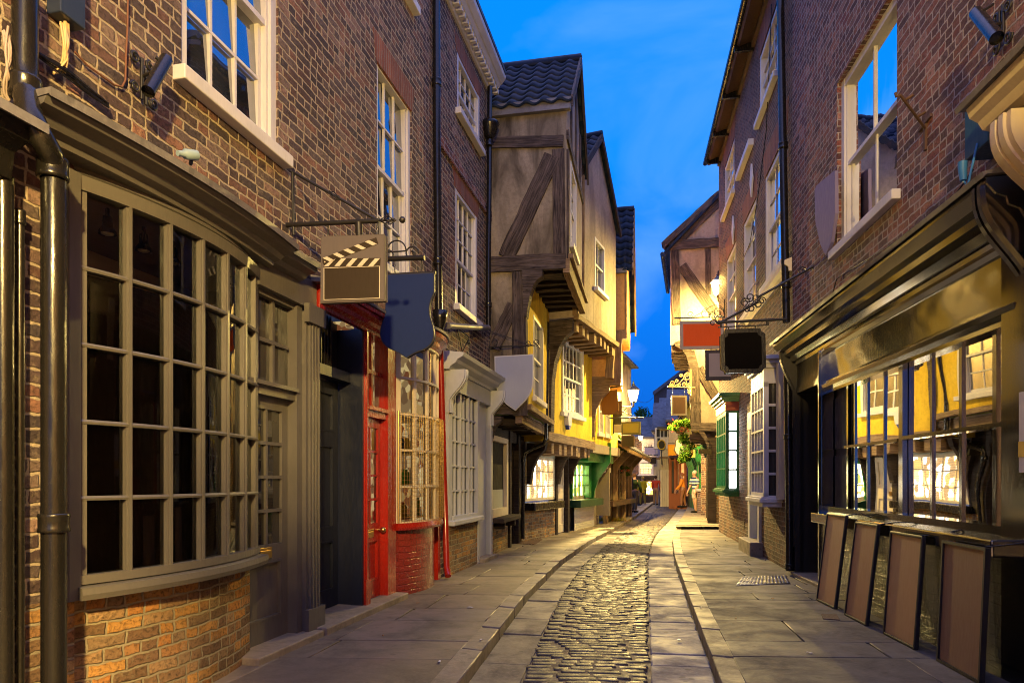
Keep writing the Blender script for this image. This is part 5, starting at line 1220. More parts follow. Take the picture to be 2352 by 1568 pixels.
mb = MB(); RS.box(mb, .0, .25, -.1, 2.7, -.2, .05); R3.wall(mb, t0 + .5, t1 - .3, .1, 2.7, -.2); R3.box(mb, t0 + 1.2, t0 + 1.4, .1, 2.7, -.2, .0); R3.box(mb, t0 + 3.0, t0 + 3.2, .1, 2.7, -.2, .0); mb.pieces('ground_post', M['oak_black'], hR3)

# ---- far right : gable wall, white jettied house, red brown shop
hH = thing('rendered_house', (10, 45, 0), 'big dark rendered gable wall rising behind the white house at the far end', 'house')
GN = Fr((0, 44), (1, 0), (0, -1)); mb = MB(); mb.prism([GN.P(*GN.px(*q)) for q in ((1502, 1150), (1502, 903), (1507, 900), (1568, 852), (1640, 800), (1700, 840), (1700, 1150))], (1.6, 6, 0)); mb.build('wall', M['slate_wall'], hH)
mb = MB(); mb.beam(GN.P(*GN.px(1500, 903), .1), GN.P(*GN.px(1640, 796), .1), Vector((0, .2, 0)), Vector((0, 0, .12))); mb.build('roof_edge', M['slate'], hH)
H = Fr((0, 35), (1, 0), (0, -1)); HS = right(8.35, 0.0)
def farhouse(name, label, u0, u1, Y, zj, zt, wallm, shop, jet=.35, win=True):
    fr = Fr((0, Y), (1, 0), (0, -1)); a, b = fr.px(u0, 1100)[0], fr.px(u1, 1100)[0]; fr.n = Vector((-.2425, -.9701))     # side walls run with the street
    t = thing(name, fr.P((a + b) / 2, 0, 0), label, 'house', 'jettied houses at the far end'); mb = MB()
    fr.box(mb, a, b, zj, zt, -4, jet); mb.build('upper_wall', wallm, t)
    mb = MB(); fr.box(mb, a - .05, b + .05, zj - .12, zj, -.3, jet + .05); fr.box(mb, a, b, zt - .1, zt, jet, jet + .03); mb.pieces('jetty_beam', M['oak_pale'], t)
    mb = MB(); mb.hexa([fr.P(a - .15, zt, jet + .35), fr.P(b + .15, zt, jet + .35), fr.P(b + .15, zt, -3), fr.P(a - .15, zt, -3), fr.P(a - .15, zt + .1, jet + .35), fr.P(b + .15, zt + .1, jet + .35), fr.P(b + .15, zt + 2.0, -2.6), fr.P(a - .15, zt + 2.0, -2.6)]); mb.build('roof', M['slate'], t)
    mb = MB(); fr.box(mb, a, b, -.1, zj - .1, -4, -.05); n = 3
    for k in range(n + 1): s = a + (b - a - .12) * k / n; fr.box(mb, s, s + .12, 0, zj - .1, -.05, .06); mb.prism([fr.P(s, z, d) for d, z in [(.06, zj - .12), (jet, zj - .12), (.25, zj - .35), (.06, zj - .7)]], fr.T(.1))
    fr.box(mb, a, b, .1, .75, -.05, .03); mb.build('shopfront', shop, t)
    mb = MB()
    for k in range(n): s = a + (b - a) * k / n; fr.wall(mb, s + .15, s + (b - a) / n - .04, .8, zj - .25, -.02)
    mb.build('pane', M['glass_dim'], t)
    if win:
        m_ = (a + b) / 2; sash(fr, t, m_ - .5, m_ + .45, zj + .5, zj + 1.5, 4, 1, 1, d=jet + .03, glass=M['glass_dim'], fw=.06, bar=.04, sd=jet + .1)
    return fr, t, a, b
farhouse('timber_house', 'narrow white jettied house far off beside the blue roofed brick house', 1503, 1519, 39.5, 2.75, 4.2, M['plaster_white'], M['cream'], .3, False)
farhouse('timber_house', 'white plastered jettied house with small lattice window far down the street', 1517, 1536, 36.5, 2.7, 4.15, M['plaster_white'], M['cream'], .4)
fr_, tS, a_, b_ = farhouse('timber_house', 'red brown timber shop beneath the hanging flowers at the far right', 1536, 1577, 34.0, 2.65, 4.3, M['plaster_cream'], flat('red brown shop', (.24, .075, .03)), .3, False)
mb = MB(); fr_.wall(mb, a_ + .5, b_ - .1, .8, 2.3, -.01); mb.build('lit_interior', glow('orange shop light', (1, .36, .09, 1), .8, .5, 4), tS)
mb = MB()
for k in range(9): s = a_ + .45 + k * .055; fr_.box(mb, s, s + .02, 2.75, 4.0, .3, .36)
mb.build('window_bars', M['brown'], tS)
hK = thing('timber_house', (8.3, 28.5, 0), 'shadowed jettied house between the timber gable and the red brown shop', 'house', 'jettied houses at the far end')
K = right(2.63, .18); k0, k1 = K.sY(24.0), K.sY(34.0)
mb = MB(); K.wall(mb, k0, k1, 2.75, 4.6, .3); K.wall(mb, k0, k1, -.1, 2.75, -.05); mb.face([K.P(k0, 2.75, -.05), K.P(k1, 2.75, -.05), K.P(k1, 2.75, .3), K.P(k0, 2.75, .3)]); mb.build('wall', M['plaster_yellow'], hK)
mb = MB(); K.perp(k0).wall(mb, -.3, 3, 0, 4.6, 0); mb.build('side_wall', M['brick_far'], hK)
mb = MB(); mb.hexa([K.P(k0, 4.6, .5), K.P(k1, 4.6, .5), K.P(k1, 4.6, -3), K.P(k0, 4.6, -3), K.P(k0, 4.7, .5), K.P(k1, 4.7, .5), K.P(k1, 6.6, -3), K.P(k0, 6.6, -3)]); mb.build('roof', M['tile'], hK)
mb = MB()
for k in range(9): s = k0 + k * 1.15; K.box(mb, s, s + .16, 0, 2.7, -.05, .05); mb.prism([K.P(s, z, d) for d, z in [(.05, 2.7), (.35, 2.7), (.2, 2.4), (.05, 2.0)]], K.T(.12))
K.box(mb, k0, k1, .1, .8, -.05, .04); mb.build('shopfront', M['green'], hK)
mb = MB(); K.wall(mb, k0 + .2, k1, .85, 2.3, -.03); mb.build('pane', glow('dim gold shop light', (1, .5, .14, 1), .5, .8, 1.2), hK)

# ------------------------------------------------------------------ street lanterns (the lamps that light the scene)
M['lamp_glass'] = glow('lantern glass', (1, .78, .42, 1), 14.0, thru=.5)
M['lamp_glass_dim'] = glow('frosted lantern glass', (1, .82, .5, 1), 5.0, thru=.5)
def lantern(loc, label, wall, power, radius=.07, size=1.0, glass=None):
    loc = Vector(loc); t = thing('street_lantern', loc, label, 'street lamp', 'lit street lanterns'); k = size
    def ring(z, r): return [loc + Vector((r * k * sx_, r * k * sy_, z * k)) for sx_, sy_ in ((-1, -1), (1, -1), (1, 1), (-1, 1))]
    lo, hi = ring(-.2, .085), ring(.16, .155)
    mb = MB()
    for i in range(4):
        j = (i + 1) % 4; mb.face([lo[i], lo[j], hi[j], hi[i]])
    mb.build('lantern_glass', glass or M['lamp_glass'], t)
    mb = MB()
    for i in range(4):
        j = (i + 1) % 4; mb.tube([lo[i], hi[i]], .011 * k, 5); mb.tube([lo[i], lo[j]], .012 * k, 5); mb.tube([hi[i], hi[j]], .014 * k, 5)
    top = ring(.17, .18); cap = ring(.32, .05)
    for i in range(4): j = (i + 1) % 4; mb.face([top[i], top[j], cap[j], cap[i]])
    mb.face(cap); mb.lathe(loc + Vector((0, 0, .32 * k)), [(.05 * k, 0), (.055 * k, .04 * k), (.02 * k, .07 * k), (.03 * k, .1 * k), (.0, .16 * k)], 8); mb.lathe(loc + Vector((0, 0, -.36 * k)), [(.0, 0), (.03 * k, .02 * k), (.025 * k, .1 * k), (.06 * k, .16 * k)], 8)
    mb.build('lamp_frame', M['black'], t)
    mb = MB(); w_ = Vector(wall); a = loc + Vector((0, 0, -.36 * k))
    mb.tube([a, Vector((w_.x, w_.y, a.z))], .018, 6)
    mid = (a + w_) / 2; mb.tube([a + (Vector((w_.x, w_.y, a.z)) - a) * .25, Vector((mid.x, mid.y, a.z - .18)), Vector((w_.x, w_.y, a.z - .4))], .012, 6)
    mb.build('bracket', M['iron'], t)
    li = bpy.data.lights.new('lamp_light', 'POINT'); li.energy = power[0]; li.color = power[1]; li.shadow_soft_size = radius
    lo_ = bpy.data.objects.new('lamp_light', li); COL.objects.link(lo_); lo_.parent = t; lo_.location = (0, 0, .148 * k)     # high under the hood, which cuts the light off above
    return t
lantern((0.2, -2.4, 4.5), 'lit street lantern on a long arm behind the viewpoint', (2.47, -2.4, 4.3), WARM_NEAR, .13)
lantern((5.54, 18.33, 6.6), 'lit wall lantern at the corner between the brick house and the timber gable', (5.75, 17.95, 6.4), WARM_MID, .06, 1.0, M['lamp_glass_dim'])
L3 = (279 / F * 22.0, 22.0, CZ + 194 / F * 22.0)
lantern(L3, 'brightly lit lantern on an arm beyond the orange gable, against the sky', (Ff.P(0, 0, .1).x * 0 + L3[0] - .72, 22.1, L3[2]), WARM_FAR, .08, 1.0)
lantern((7.8, 41.4, 4.0), 'small lit lantern on the brick house closing the street', (7.8, 43, 3.9), WARM_END, .06, .8)

# ------------------------------------------------------------------ hanging signs
def rounded(pts, hard, it=2):
    h = set(hard); p = list(enumerate(pts)); p = [(q, i in h) for i, q in p]
    for _ in range(it):
        o = []
        for (a, ha), (b, hb) in zip(p, p[1:] + p[:1]):
            if ha: o.append((a, True))
            else: o.append(((a[0] * .75 + b[0] * .25, a[1] * .75 + b[1] * .25), False))
            if not hb: o.append(((a[0] * .25 + b[0] * .75, a[1] * .25 + b[1] * .75), False))
        p = o
    return [q for q, _ in p]
def hanging_sign(label, pl, poly, face, rim=None, thick=.045, inset=.0, bracket=(), scrolls=(), hooks=(), iron=None, face_poly=None, cat='sign', group=None, back=True, scr=.008):
    pts = [pl.px(*p) for p in poly]; cx = sum(p[0] for p in pts) / len(pts); cz = sum(p[1] for p in pts) / len(pts)
    t = thing('hanging_sign', pl.P(cx, cz, 0), label, cat, group)
    mb = MB(); pl.poly(mb, pts, -thick / 2, thick / 2); b = mb.build('board', rim or face, t, bevel=.004)
    if rim:
        mb = MB(); w_ = max(p[0] for p in pts) - min(p[0] for p in pts); h_ = max(p[1] for p in pts) - min(p[1] for p in pts)
        fp = [pl.px(*p) for p in face_poly] if face_poly else [(cx + (x - cx) * (1 - 2 * inset / w_), cz + (z - cz) * (1 - 2 * inset / h_)) for x, z in pts]
        pl.poly(mb, fp, thick / 2 - .002, thick / 2 + .005)
        if back: pl.poly(mb, fp, -thick / 2 - .005, -thick / 2 + .002)
        mb.build('sign_face', face, b)
    if bracket or scrolls or hooks:
        mb = MB()
        for line, r in bracket: mb.tube([pl.W(u, v) for u, v in line], r, 8)
        for c, r0, r1, turns, a0, sg in scrolls:
            s, z = pl.px(*c); k = 1 / F * pl.W(*c).y
            mb.tube(spiral(pl, (s, z), r0 * k, r1 * k, turns, a0, 0, 24, sg), scr, 6, False)
        mb.build('bracket', iron or M['iron'], t)
    if hooks:
        mb = MB()
        for (u0, v0), (u1, v1) in hooks:
            p, q = pl.W(u0, v0), pl.W(u1, v1); n = max(2, int((p - q).length / .035))
            for i in range(n):
                a, b_ = p.lerp(q, i / n), p.lerp(q, (i + 1.15) / n); c = (a + b_) / 2; L = (b_ - a).length / 2
                off = pl.T(.009) if i % 2 else pl.N(.009)
                mb.tube([a, c + off, b_, c - off, a], .0032, 5, False)
        mb.build('chain', M['iron'], t)
    return t
PI = math.pi
# board added out of view, stepped to keep the near lantern off the roadway
PB = R1.perp(rY(-1.35)); b0_ = -2.5
t = thing('hanging_sign', PB.P(b0_ + .3, 3.9, 0), 'stepped wooden board added behind the viewpoint to shade the road from the near lantern', 'sign')
mb = MB(); PB.poly(mb, [(b0_ - .38, 3.4), (b0_ + .85, 3.4), (b0_ + .85, 4.42), (b0_, 4.42), (b0_, 4.02), (b0_ - .38, 4.02)], -.02, .02); mb.build('board', M['brown'], t); mb = MB(); mb.tube([PB.P(.02, 4.52, 0), PB.P(b0_ - .1, 4.52, 0)], .016, 8); mb.tube([PB.P(0, 5.0, 0), PB.P(b0_ + .5, 4.52, 0)], .01, 6)
for k in (.12, .72): mb.tube([PB.P(b0_ + k, 4.52, 0), PB.P(b0_ + k, 4.41, 0)], .006, 6)
mb.build('bracket', M['iron'], t)
# clapperboard sign
P1 = A.perp(sY(5.62))
t = hanging_sign('square grey brown sign with a film clapperboard picture on an iron bar', P1, [(742, 546), (886, 541), (886, 692), (740, 697)], flat('mauve grey sign', (.105, .088, .09)), flat('mauve grey sign edge', (.09, .075, .075)), .05, .004,
    bracket=[([(656, 517), (870, 507)], .02), ([(672, 395), (674, 540)], .012), ([(676, 397), (862, 503)], .012), ([(824, 512), (825, 543)], .03), ([(870, 507), (905, 505.5)], .008)],
    scrolls=[], hooks=[((754, 518), (754, 545)), ((868, 510), (868, 541))])
mb = MB()
mb.ball(P1.W(924, 505), .026, 12)
for ph in range(4):
    mb.tube([P1.W(872 + 38 * i / 10, 507 - 1.5 * i / 10) + Vector((0, 0, 1)) * .03 * math.sin(PI * i / 10) * math.cos(ph * PI / 2 + i * .35) + P1.N() * .03 * math.sin(PI * i / 10) * math.sin(ph * PI / 2 + i * .35) for i in range(11)], .0045, 5)
    mb.tube([P1.W(752 + 32 * i / 10, 440 + 18 * i / 10) + Vector((0, 0, 1)) * .028 * math.sin(PI * i / 10) * math.cos(ph * PI / 2 + i * .35) + P1.N() * .028 * math.sin(PI * i / 10) * math.sin(ph * PI / 2 + i * .35) for i in range(11)], .0045, 5)
mb.pieces('finial', M['iron'], t)
Zc = lambda x, y: ((1000 + x * .4677) / 1.7415, (680 + y * .4677) / 1.7415)
def decal(quads, mat, name, d=.032):
    mb = MB()
    for q in quads: P1.poly(mb, [P1.px(*Zc(*p)) for p in q], d - .004, d)
    mb.build(name, mat, t)
dk, pw = flat('sign dark brown', (.028, .018, .010)), flat('sign ivory', (.50, .45, .37))
decal([[(635, 765), (1093, 588), (1112, 640), (790, 768), (740, 788), (715, 808), (655, 838), (636, 800)], [(715, 768), (1130, 762), (1128, 830), (645, 838)], [(648, 848), (1125, 832), (1125, 1106), (650, 1120)]], dk, 'clapperboard', .032)
st = []
for x0 in (636, 722, 812, 903, 995):
    f = (x0 - 636) / 360; y0 = 764 - f * 139; st.append([(x0 + 4, y0 + 1), (x0 + 40, y0 - 13), (x0 + 106, y0 + 20), (x0 + 70, y0 + 33)])
for x0 in (648, 740, 836, 932, 1027): st.append([(x0, 836 if x0 < 700 else 833), (x0 + 42, 833), (x0 + 100, 766 if x0 > 700 else 772), (x0 + 58, 768 if x0 > 700 else 790)])
st += [[(648, 848), (1125, 832), (1125, 836), (648, 852)], [(648, 1116), (1125, 1102), (1125, 1107), (648, 1121)], [(648, 848), (653, 848), (653, 1120), (648, 1120)], [(1120, 834), (1126, 832), (1126, 1106), (1120, 1106)], [(650, 797), (657, 790), (665, 797), (657, 804)]]
decal(st, pw, 'clapperboard_stripe', .0365)
# blue shield
P2 = A.perp(sY(7.15))
hanging_sign('dark navy blue shield shaped sign with waisted sides and pointed foot', P2, rounded([(889, 632), (999, 628), (999, 672), (991, 690), (987, 708), (989, 728), (996, 750), (999, 770), (994, 789), (980, 802), (955, 810), (936, 822), (914, 808), (892, 799), (879, 785), (875, 768), (878, 748), (885, 728), (888, 706), (888, 680)], (0, 1, 2, 11)),
    flat('navy sign', (.013, .026, .115), .6, .15), flat('navy sign edge', (.03, .03, .05), .5), .05, .006,
    bracket=[([(800, 597), (975, 592)], .028), ([(889, 631), (1001, 626)], .016), ([(860, 582), (935, 576)], .008)], scrolls=[((893, 588), 16, 3, 1.2, PI, -1), ((908, 576), 26, 20, .5, 0, 1), ((945, 582), 18, 4, 1.3, 0, 1)], hooks=[((907, 597), (907, 630)), ((968, 594), (968, 627))])
# grey shield
P3 = A.perp(sY(12.0))
hanging_sign('pale blue grey shield sign hanging in front of the stained timber house', P3, rounded([(1137, 819), (1225, 814), (1225, 876), (1221, 898), (1208, 920), (1184, 942), (1160, 926), (1145, 904), (1138, 878)], (0, 1, 5)), flat('blue grey sign', (.34, .37, .48), .45), flat('white edge', (.6, .6, .6)), .05, .012,
    bracket=[([(1122, 797), (1228, 793)], .011), ([(1135, 764), (1225, 793)], .006), ([(1125, 760), (1135, 764)], .006)], scrolls=[((1231, 786), 8, 3, 1.2, -PI / 2, 1), ((1212, 789), 7, 3, 1.1, -PI / 2, 1), ((1135, 785), 9, 4, .8, -PI / 2, 1)], hooks=[((1153, 797), (1153, 816)), ((1203, 794), (1203, 813))])
P4 = E.perp(E.sY(18.8))
hanging_sign('brown ochre tapered sign with rounded foot in front of the yellow wall', P4, [(1378, 901), (1417, 895), (1421, 943), (1410, 950), (1397, 953), (1384, 951)], flat('ochre sign', (.30, .13, .015)), flat('ochre sign edge', (.22, .12, .03)), .05, .02,
    bracket=[([(1373, 894), (1430, 886)], .014), ([(1380, 886), (1418, 889)], .008)], scrolls=[((1416, 881), 5, 2, 1.2, -PI / 2, 1)])
P5 = E.perp(E.sY(20.6))
hanging_sign('tall brown panel of a sign stack in front of the far lantern', P5, [(1411, 921), (1428, 921), (1428, 952), (1411, 952)], flat('umber sign', (.055, .025, .012)), thick=.05, group='signs stacked on one post')
hanging_sign('black middle panel of a sign stack under the brown one', P5, [(1411, 953), (1427, 953), (1427, 974), (1411, 974)], flat('near black sign', (.02, .018, .01)), thick=.05, group='signs stacked on one post', bracket=[([(1409, 920), (1409, 996)], .02), ([(1409, 953), (1430, 953)], .012)])
hanging_sign('grey lowest panel of a sign stack behind the olive green sign', P5, [(1411, 975), (1427, 975), (1427, 993), (1411, 993)], flat('mushroom grey sign', (.24, .21, .16)), thick=.05, group='signs stacked on one post')
P6 = E.perp(E.sY(20.0))
hanging_sign('olive green framed rectangular sign under a long iron bar', P6, [(1428, 969), (1471, 968), (1471, 997), (1428, 998)], flat('olive sign', (.32, .27, .03)), flat('olive frame', (.16, .15, .04)), .07, .045,
    bracket=[([(1400, 960), (1478, 959)], .018), ([(1428, 944), (1466, 959)], .01)], hooks=[((1437, 960), (1437, 968)), ((1463, 960), (1463, 968))])
hanging_sign('black rectangular sign hung beneath the olive green one', E.perp(E.sY(20.9)), [(1428, 1000), (1457, 1000), (1457, 1026), (1428, 1026)], flat('brown black sign', (.022, .015, .007)), M['brown'], .06, .02, bracket=[([(1430, 997), (1430, 1001)], .01), ([(1453, 997), (1453, 1001)], .01)])
P8 = Ff.perp(f1)
hanging_sign('cream shield sign with orange border far down the left side', P8, [(1434, 1028), (1463, 1027), (1463, 1055), (1458, 1061), (1448, 1064), (1438, 1061), (1434, 1054)], flat('cream sign', (.62, .48, .25)), flat('orange border', (.62, .12, .02)), .06, .045, bracket=[([(1425, 1022), (1462, 1022)], .014)])
FZ = lambda y: Fr((0, y), (1, 0), (0, -1))
hanging_sign('pale lilac rectangular sign at the far end before the brick house', FZ(38.8), [(1481, 1028), (1505, 1027), (1505, 1043), (1481, 1043)], flat('lilac sign', (.50, .42, .50)), thick=.08, bracket=[([(1480, 1026), (1512, 1026)], .02)])
hanging_sign('cream shield and black square sign at the far end below the lilac one', FZ(38.4), [(1487, 1048), (1506, 1047), (1506, 1065), (1496, 1066), (1489, 1063)], flat('cream pink sign', (.52, .38, .28)), thick=.08, bracket=[([(1485, 1045), (1512, 1045)], .02)])
hanging_sign('small black square sign on the corner of the white jettied house', FZ(38.1), [(1494, 1050), (1507, 1050), (1507, 1064), (1494, 1064)], flat('coffee black sign', (.025, .012, .008)), thick=.08)
rd_ = [(1519 + 9.5 * math.cos(k * PI / 10), 1021 + 11.5 * math.sin(k * PI / 10)) for k in range(20)]
hanging_sign('round black sign with toothed yellow rim', FZ(35.8), rd_, flat('round black face', (.03, .025, .008)), flat('yellow rim', (.55, .36, .02)), .12, .05, bracket=[([(1519, 1032), (1520, 1066)], .02)])
hanging_sign('bright orange yellow rectangular sign beside the hanging flowers', FZ(33.0), [(1534, 1021), (1552, 1020), (1553, 1045), (1535, 1046)], flat('amber sign', (.80, .36, .01)), flat('amber edge', (.75, .28, .01)), .08, .04, bracket=[([(1534, 1018), (1560, 1018)], .02)])
mr_ = [(1557, 1005), (1563, 1010), (1567, 1022), (1573, 1033), (1570, 1043), (1562, 1047), (1553, 1042), (1548, 1033), (1551, 1022), (1551, 1011)]
hanging_sign('pale scalloped sign half hidden behind the trailing flowers', FZ(27), mr_, flat('pale green sign', (.42, .45, .36)), M['brown'], .06, .03)
hanging_sign('tan rectangular sign below the trailing flowers', FZ(26.2), [(1573, 1033), (1596, 1032), (1596, 1050), (1573, 1050)], flat('tan sign', (.50, .30, .09)), thick=.07, bracket=[([(1573, 1030), (1600, 1030)], .014)])
hanging_sign('dark olive sign in the shade of the timber bracket', FZ(19.4), [(1605, 1031), (1633, 1031), (1633, 1042), (1605, 1042)], flat('dark olive sign', (.05, .042, .015)), thick=.05, bracket=[([(1610, 1018), (1610, 1031)], .012), ([(1628, 1018), (1628, 1031)], .012)])
# scrolled gilt bracket and brown board on the timber gable
P16 = FZ(19.85)
ZG = lambda x, y: ((2550 + x * .2232) / 1.7415, (1450 + y * .2232) / 1.7415)
t = hanging_sign('brown board in a silver frame hung from a gilt scrolled bracket', P16, [ZG(602, 588), ZG(880, 590), ZG(885, 942), ZG(606, 945)], flat('bitter brown sign', (.055, .026, .012)), flat('silver frame', (.16, .14, .12), .4), .06, .05,
    bracket=[([ZG(540, 428), ZG(1030, 448)], .016), ([ZG(955, 120), ZG(962, 590)], .02), ([ZG(650, 425), ZG(750, 370), ZG(830, 280), ZG(850, 210), ZG(890, 175), ZG(930, 190), ZG(945, 250)], .014), ([ZG(780, 320), ZG(830, 295), ZG(870, 320), ZG(890, 380), ZG(880, 430)], .012)],
    scrolls=[((ZG(620, 365)), 6.5, 2, 1.4, PI * 1.1, 1), (ZG(700, 330), 4, 1.5, 1.3, 0, 1), (ZG(780, 232), 4.2, 1.5, 1.3, 0, 1), (ZG(890, 265), 8, 2.5, 1.4, PI, -1), (ZG(835, 390), 5, 1.8, 1.4, 0, 1), (ZG(925, 390), 4.5, 1.8, 1.4, PI, 1), (ZG(745, 400), 3.6, 1.5, 1.3, PI, 1), (ZG(920, 480), 3.4, 1.4, 1.2, 0, 1), (ZG(925, 530), 3.6, 1.4, 1.2, 0, -1)],
    hooks=[(ZG(632, 440), ZG(636, 585)), (ZG(845, 450), ZG(842, 588))], iron=M['gold'], scr=.013)
# red, grey and black signs on the right
P17 = R2.perp(r2(16.7))
ZBb = ZB_
hanging_sign('red rectangular sign with pale frame under a scrolled iron bracket', P17, [ZBb(68, 298), ZBb(675, 290), ZBb(680, 680), ZBb(72, 687)], flat('vermilion sign', (.78, .10, .006)), flat('pale frame', (.42, .36, .34)), .07, .075,
    bracket=[([ZBb(-10, 252), ZBb(690, 233)], .018), ([ZBb(690, -10), ZBb(692, 250)], .012), ([ZBb(260, 232), ZBb(350, 185), ZBb(430, 140), ZBb(500, 85), ZBb(560, 68), ZBb(630, 80), ZBb(675, 130), ZBb(685, 200)], .008)],
    scrolls=[(ZBb(210, 200), 8, 2.5, 1.3, -PI / 2, 1), (ZBb(440, 190), 13, 3, 1.3, PI / 2, 1), (ZBb(600, 172), 12, 3, 1.4, 0, 1), (ZBb(520, 195), 9, 3, 1.2, PI, 1)], hooks=[(ZBb(180, 250), ZBb(180, 296)), (ZBb(478, 244), ZBb(478, 292))])
hanging_sign('lilac grey square sign in dark frame hung below the red one', R2.perp(r2(15.9)), [ZBb(420, 698), ZBb(860, 690), ZBb(862, 1112), ZBb(427, 1117)], flat('lilac grey sign', (.36, .31, .33)), flat('charcoal frame', (.055, .045, .055)), .06, .08, hooks=[(ZBb(503, 655), ZBb(503, 698))])
P19 = R1.perp(rY(8.95))
o19 = [ZBb(690, 418), ZBb(1175, 405), ZBb(1190, 445), ZBb(1245, 480), ZBb(1255, 940), ZBb(1215, 965), ZBb(1195, 1012), ZBb(700, 1022), ZBb(690, 985), ZBb(640, 960), ZBb(628, 500), ZBb(680, 470)]
hanging_sign('black sign with cut corners and heavy moulded frame beside the black shopfront', P19, o19, flat('pitch black sign', (.006, .005, .004), .9, .03), M['black'], .09, .05,
    bracket=[([ZBb(580, 312), ZBb(1560, 265)], .018), ([ZBb(640, 310), ZBb(1150, 30), (1740, 683), (1868, 612)], .016), ([ZBb(600, 378), ZBb(1310, 345)], .009), ([ZBb(1285, 290), ZBb(1290, 350)], .016), ([ZBb(745, 375), ZBb(745, 415)], .008), ([ZBb(1120, 355), ZBb(1120, 405)], .008), ([ZBb(640, 310), ZBb(640, 380)], .012), ([(1868, 620), (1895, 600)], .022)],
    scrolls=[(ZBb(625, 265), 12, 4, 1.2, -PI / 2, -1), (ZBb(530, 318), 9, 3, .9, 0, 1), (ZBb(975, 35), 11, 3, 1.4, 0, 1), (ZBb(1040, -40), 12, 3, 1.4, PI, 1), (ZBb(1065, 110), 12, 3, 1.4, 0, 1), (ZBb(1150, 55), 11, 3, 1.4, PI, -1), (ZBb(1130, -30), 10, 3, 1.4, 0, -1), (ZBb(1000, 130), 8, 3, 1.2, PI, -1), (ZBb(1210, 10), 9, 3, 1.3, 0, 1), ((1842, 622), 10, 3, 1.3, 0, 1)], iron=M['iron'])
lz = [(1919, 392), (1920, 490), (1910, 556), (1898, 586), (1886, 560), (1875, 510), (1873, 440), (1876, 428)]
t = thing('wall_sign', R1.W(1897, 490, .1), 'plain lilac shield plate fixed flat on the red brick wall by the window', 'sign')
mb = MB(); R1.poly(mb, [R1.px(u, v, .06) for u, v in lz], .03, .07); mb.build('board', flat('dusk lilac plate', (.20, .165, .29)), t, bevel=.004)

# ------------------------------------------------------------------ menu boards leaning on the black shopfront
def gnd(u, v, z=.10): y = (CZ - z) * F / (v - V0); return Vector(((u - U0) / F * y, y, z))
BD = [((1908, 1178), (1948, 1186), (1924, 1388), (1881, 1365), (.56, .33, .14), 'leaning menu board of warm tan, farthest of four by the black shop'),
      ((1973, 1195), (2023, 1209), (1997, 1438), (1946, 1405), (.42, .235, .11), 'leaning menu board of reddish brown, between the tan and the khaki boards'),
      ((2055, 1216), (2127, 1236), (2110, 1500), (2036, 1458), (.46, .29, .13), 'leaning menu board of khaki brown, second nearest by the black shop'),
      ((2173, 1237), (2278, 1262), (2262, 1582), (2165, 1528), (.24, .145, .085), 'leaning dark brown menu board, nearest and largest of four')]
for tl, tr, brr, bl, c, lab in BD:
    dd = .205
    def foot(top, bot):      # straight below the board's top corner, as far out as the photo shows its foot
        s = R1.px(*top, dd)[0]; k = (bot[0] - U0) / F; q = R1.o + R1.t * s; d = (k * q.y - q.x) / (R1.n.x - k * R1.n.y); return R1.P(s, .102, max(.24, d))
    b0, b1 = foot(tl, bl), foot(tr, brr)
    t0_, t1_ = R1.W(*tl, dd), R1.W(*tr, dd); zt = (t0_.z + t1_.z) / 2
    # keep the board a true rectangle: bottom edge on the ground, top edge parallel to it
    bx = (b1 - b0); Lb = bx.length; up = ((t0_ + t1_) / 2 - (b0 + b1) / 2); up -= bx.normalized() * up.dot(bx.normalized())
    n = bx.cross(up).normalized()
    if n.x > 0: n = -n
    t = thing('menu_board', (b0 + b1) / 2, lab, 'menu board', 'menu boards leaning by the black shop')
    mb = MB(); fw = .02; ux, uy = bx.normalized(), up.normalized(); H_ = up.length
    def bp_(x, y, d): return b0 + ux * x + uy * y + n * d
    def bb(x0, x1, y0, y1, d0, d1): mb.hexa([bp_(x0, y0, d0), bp_(x1, y0, d0), bp_(x1, y0, d1), bp_(x0, y0, d1), bp_(x0, y1, d0), bp_(x1, y1, d0), bp_(x1, y1, d1), bp_(x0, y1, d1)])
    bb(0, fw, 0, H_, 0, .035); bb(Lb - fw, Lb, 0, H_, 0, .035); bb(fw, Lb - fw, 0, fw, 0, .035); bb(fw, Lb - fw, H_ - fw, H_, 0, .035); mb.build('board_frame', M['iron'], t, bevel=.006)
    mb = MB(); bb(fw, Lb - fw, fw, H_ - fw, .002, .02); mb.build('panel', flat('menu panel', c, .5), t)
    mb = MB(); e = bp_(Lb * .9, H_, .01); s, z = R1.px(*tr, .12); mb.tube([e, e + Vector((.1, -.12, .03)), R1.P(s - .35, 1.07, .02)], .006, 6); mb.build('tether', M['black'], t)

# ------------------------------------------------------------------ downpipes
def downpipe(label, runs, collars, shoe=None, name='downpipe'):
    """runs: [(points, radius, material)] ; collars: [(point, radius, height)]"""
    p0 = runs[-1][0][-1]; t = thing(name, p0, label, 'downpipe', 'downpipes')
    for pts, r, m in runs: mb = MB(); mb.tube(pts, r, 14); mb.build('pipe', m, t)
    if collars:
        for p, r, h in collars:
            mb = MB(); mb.lathe(Vector(p) - Vector((0, 0, h / 2)), [(r * .8, 0), (r, 0), (r * 1.06, h * .12), (r, h * .25), (r, h * .75), (r * 1.06, h * .88), (r, h), (r * .8, h)], 16)
            mb.build('collar', runs[0][2], t)
    return t
dA = .20
q = [A.W(57, v, .1) for v in (-60, 0, 150, 195)] + [A.W(60, 225, .14), A.W(70, 268, .21), A.W(95, 318, .25), A.W(115, 352, .23), A.W(122, 385, dA)] + [A.W(124, v, dA) for v in (410, 700, 1000, 1300, 1650)]
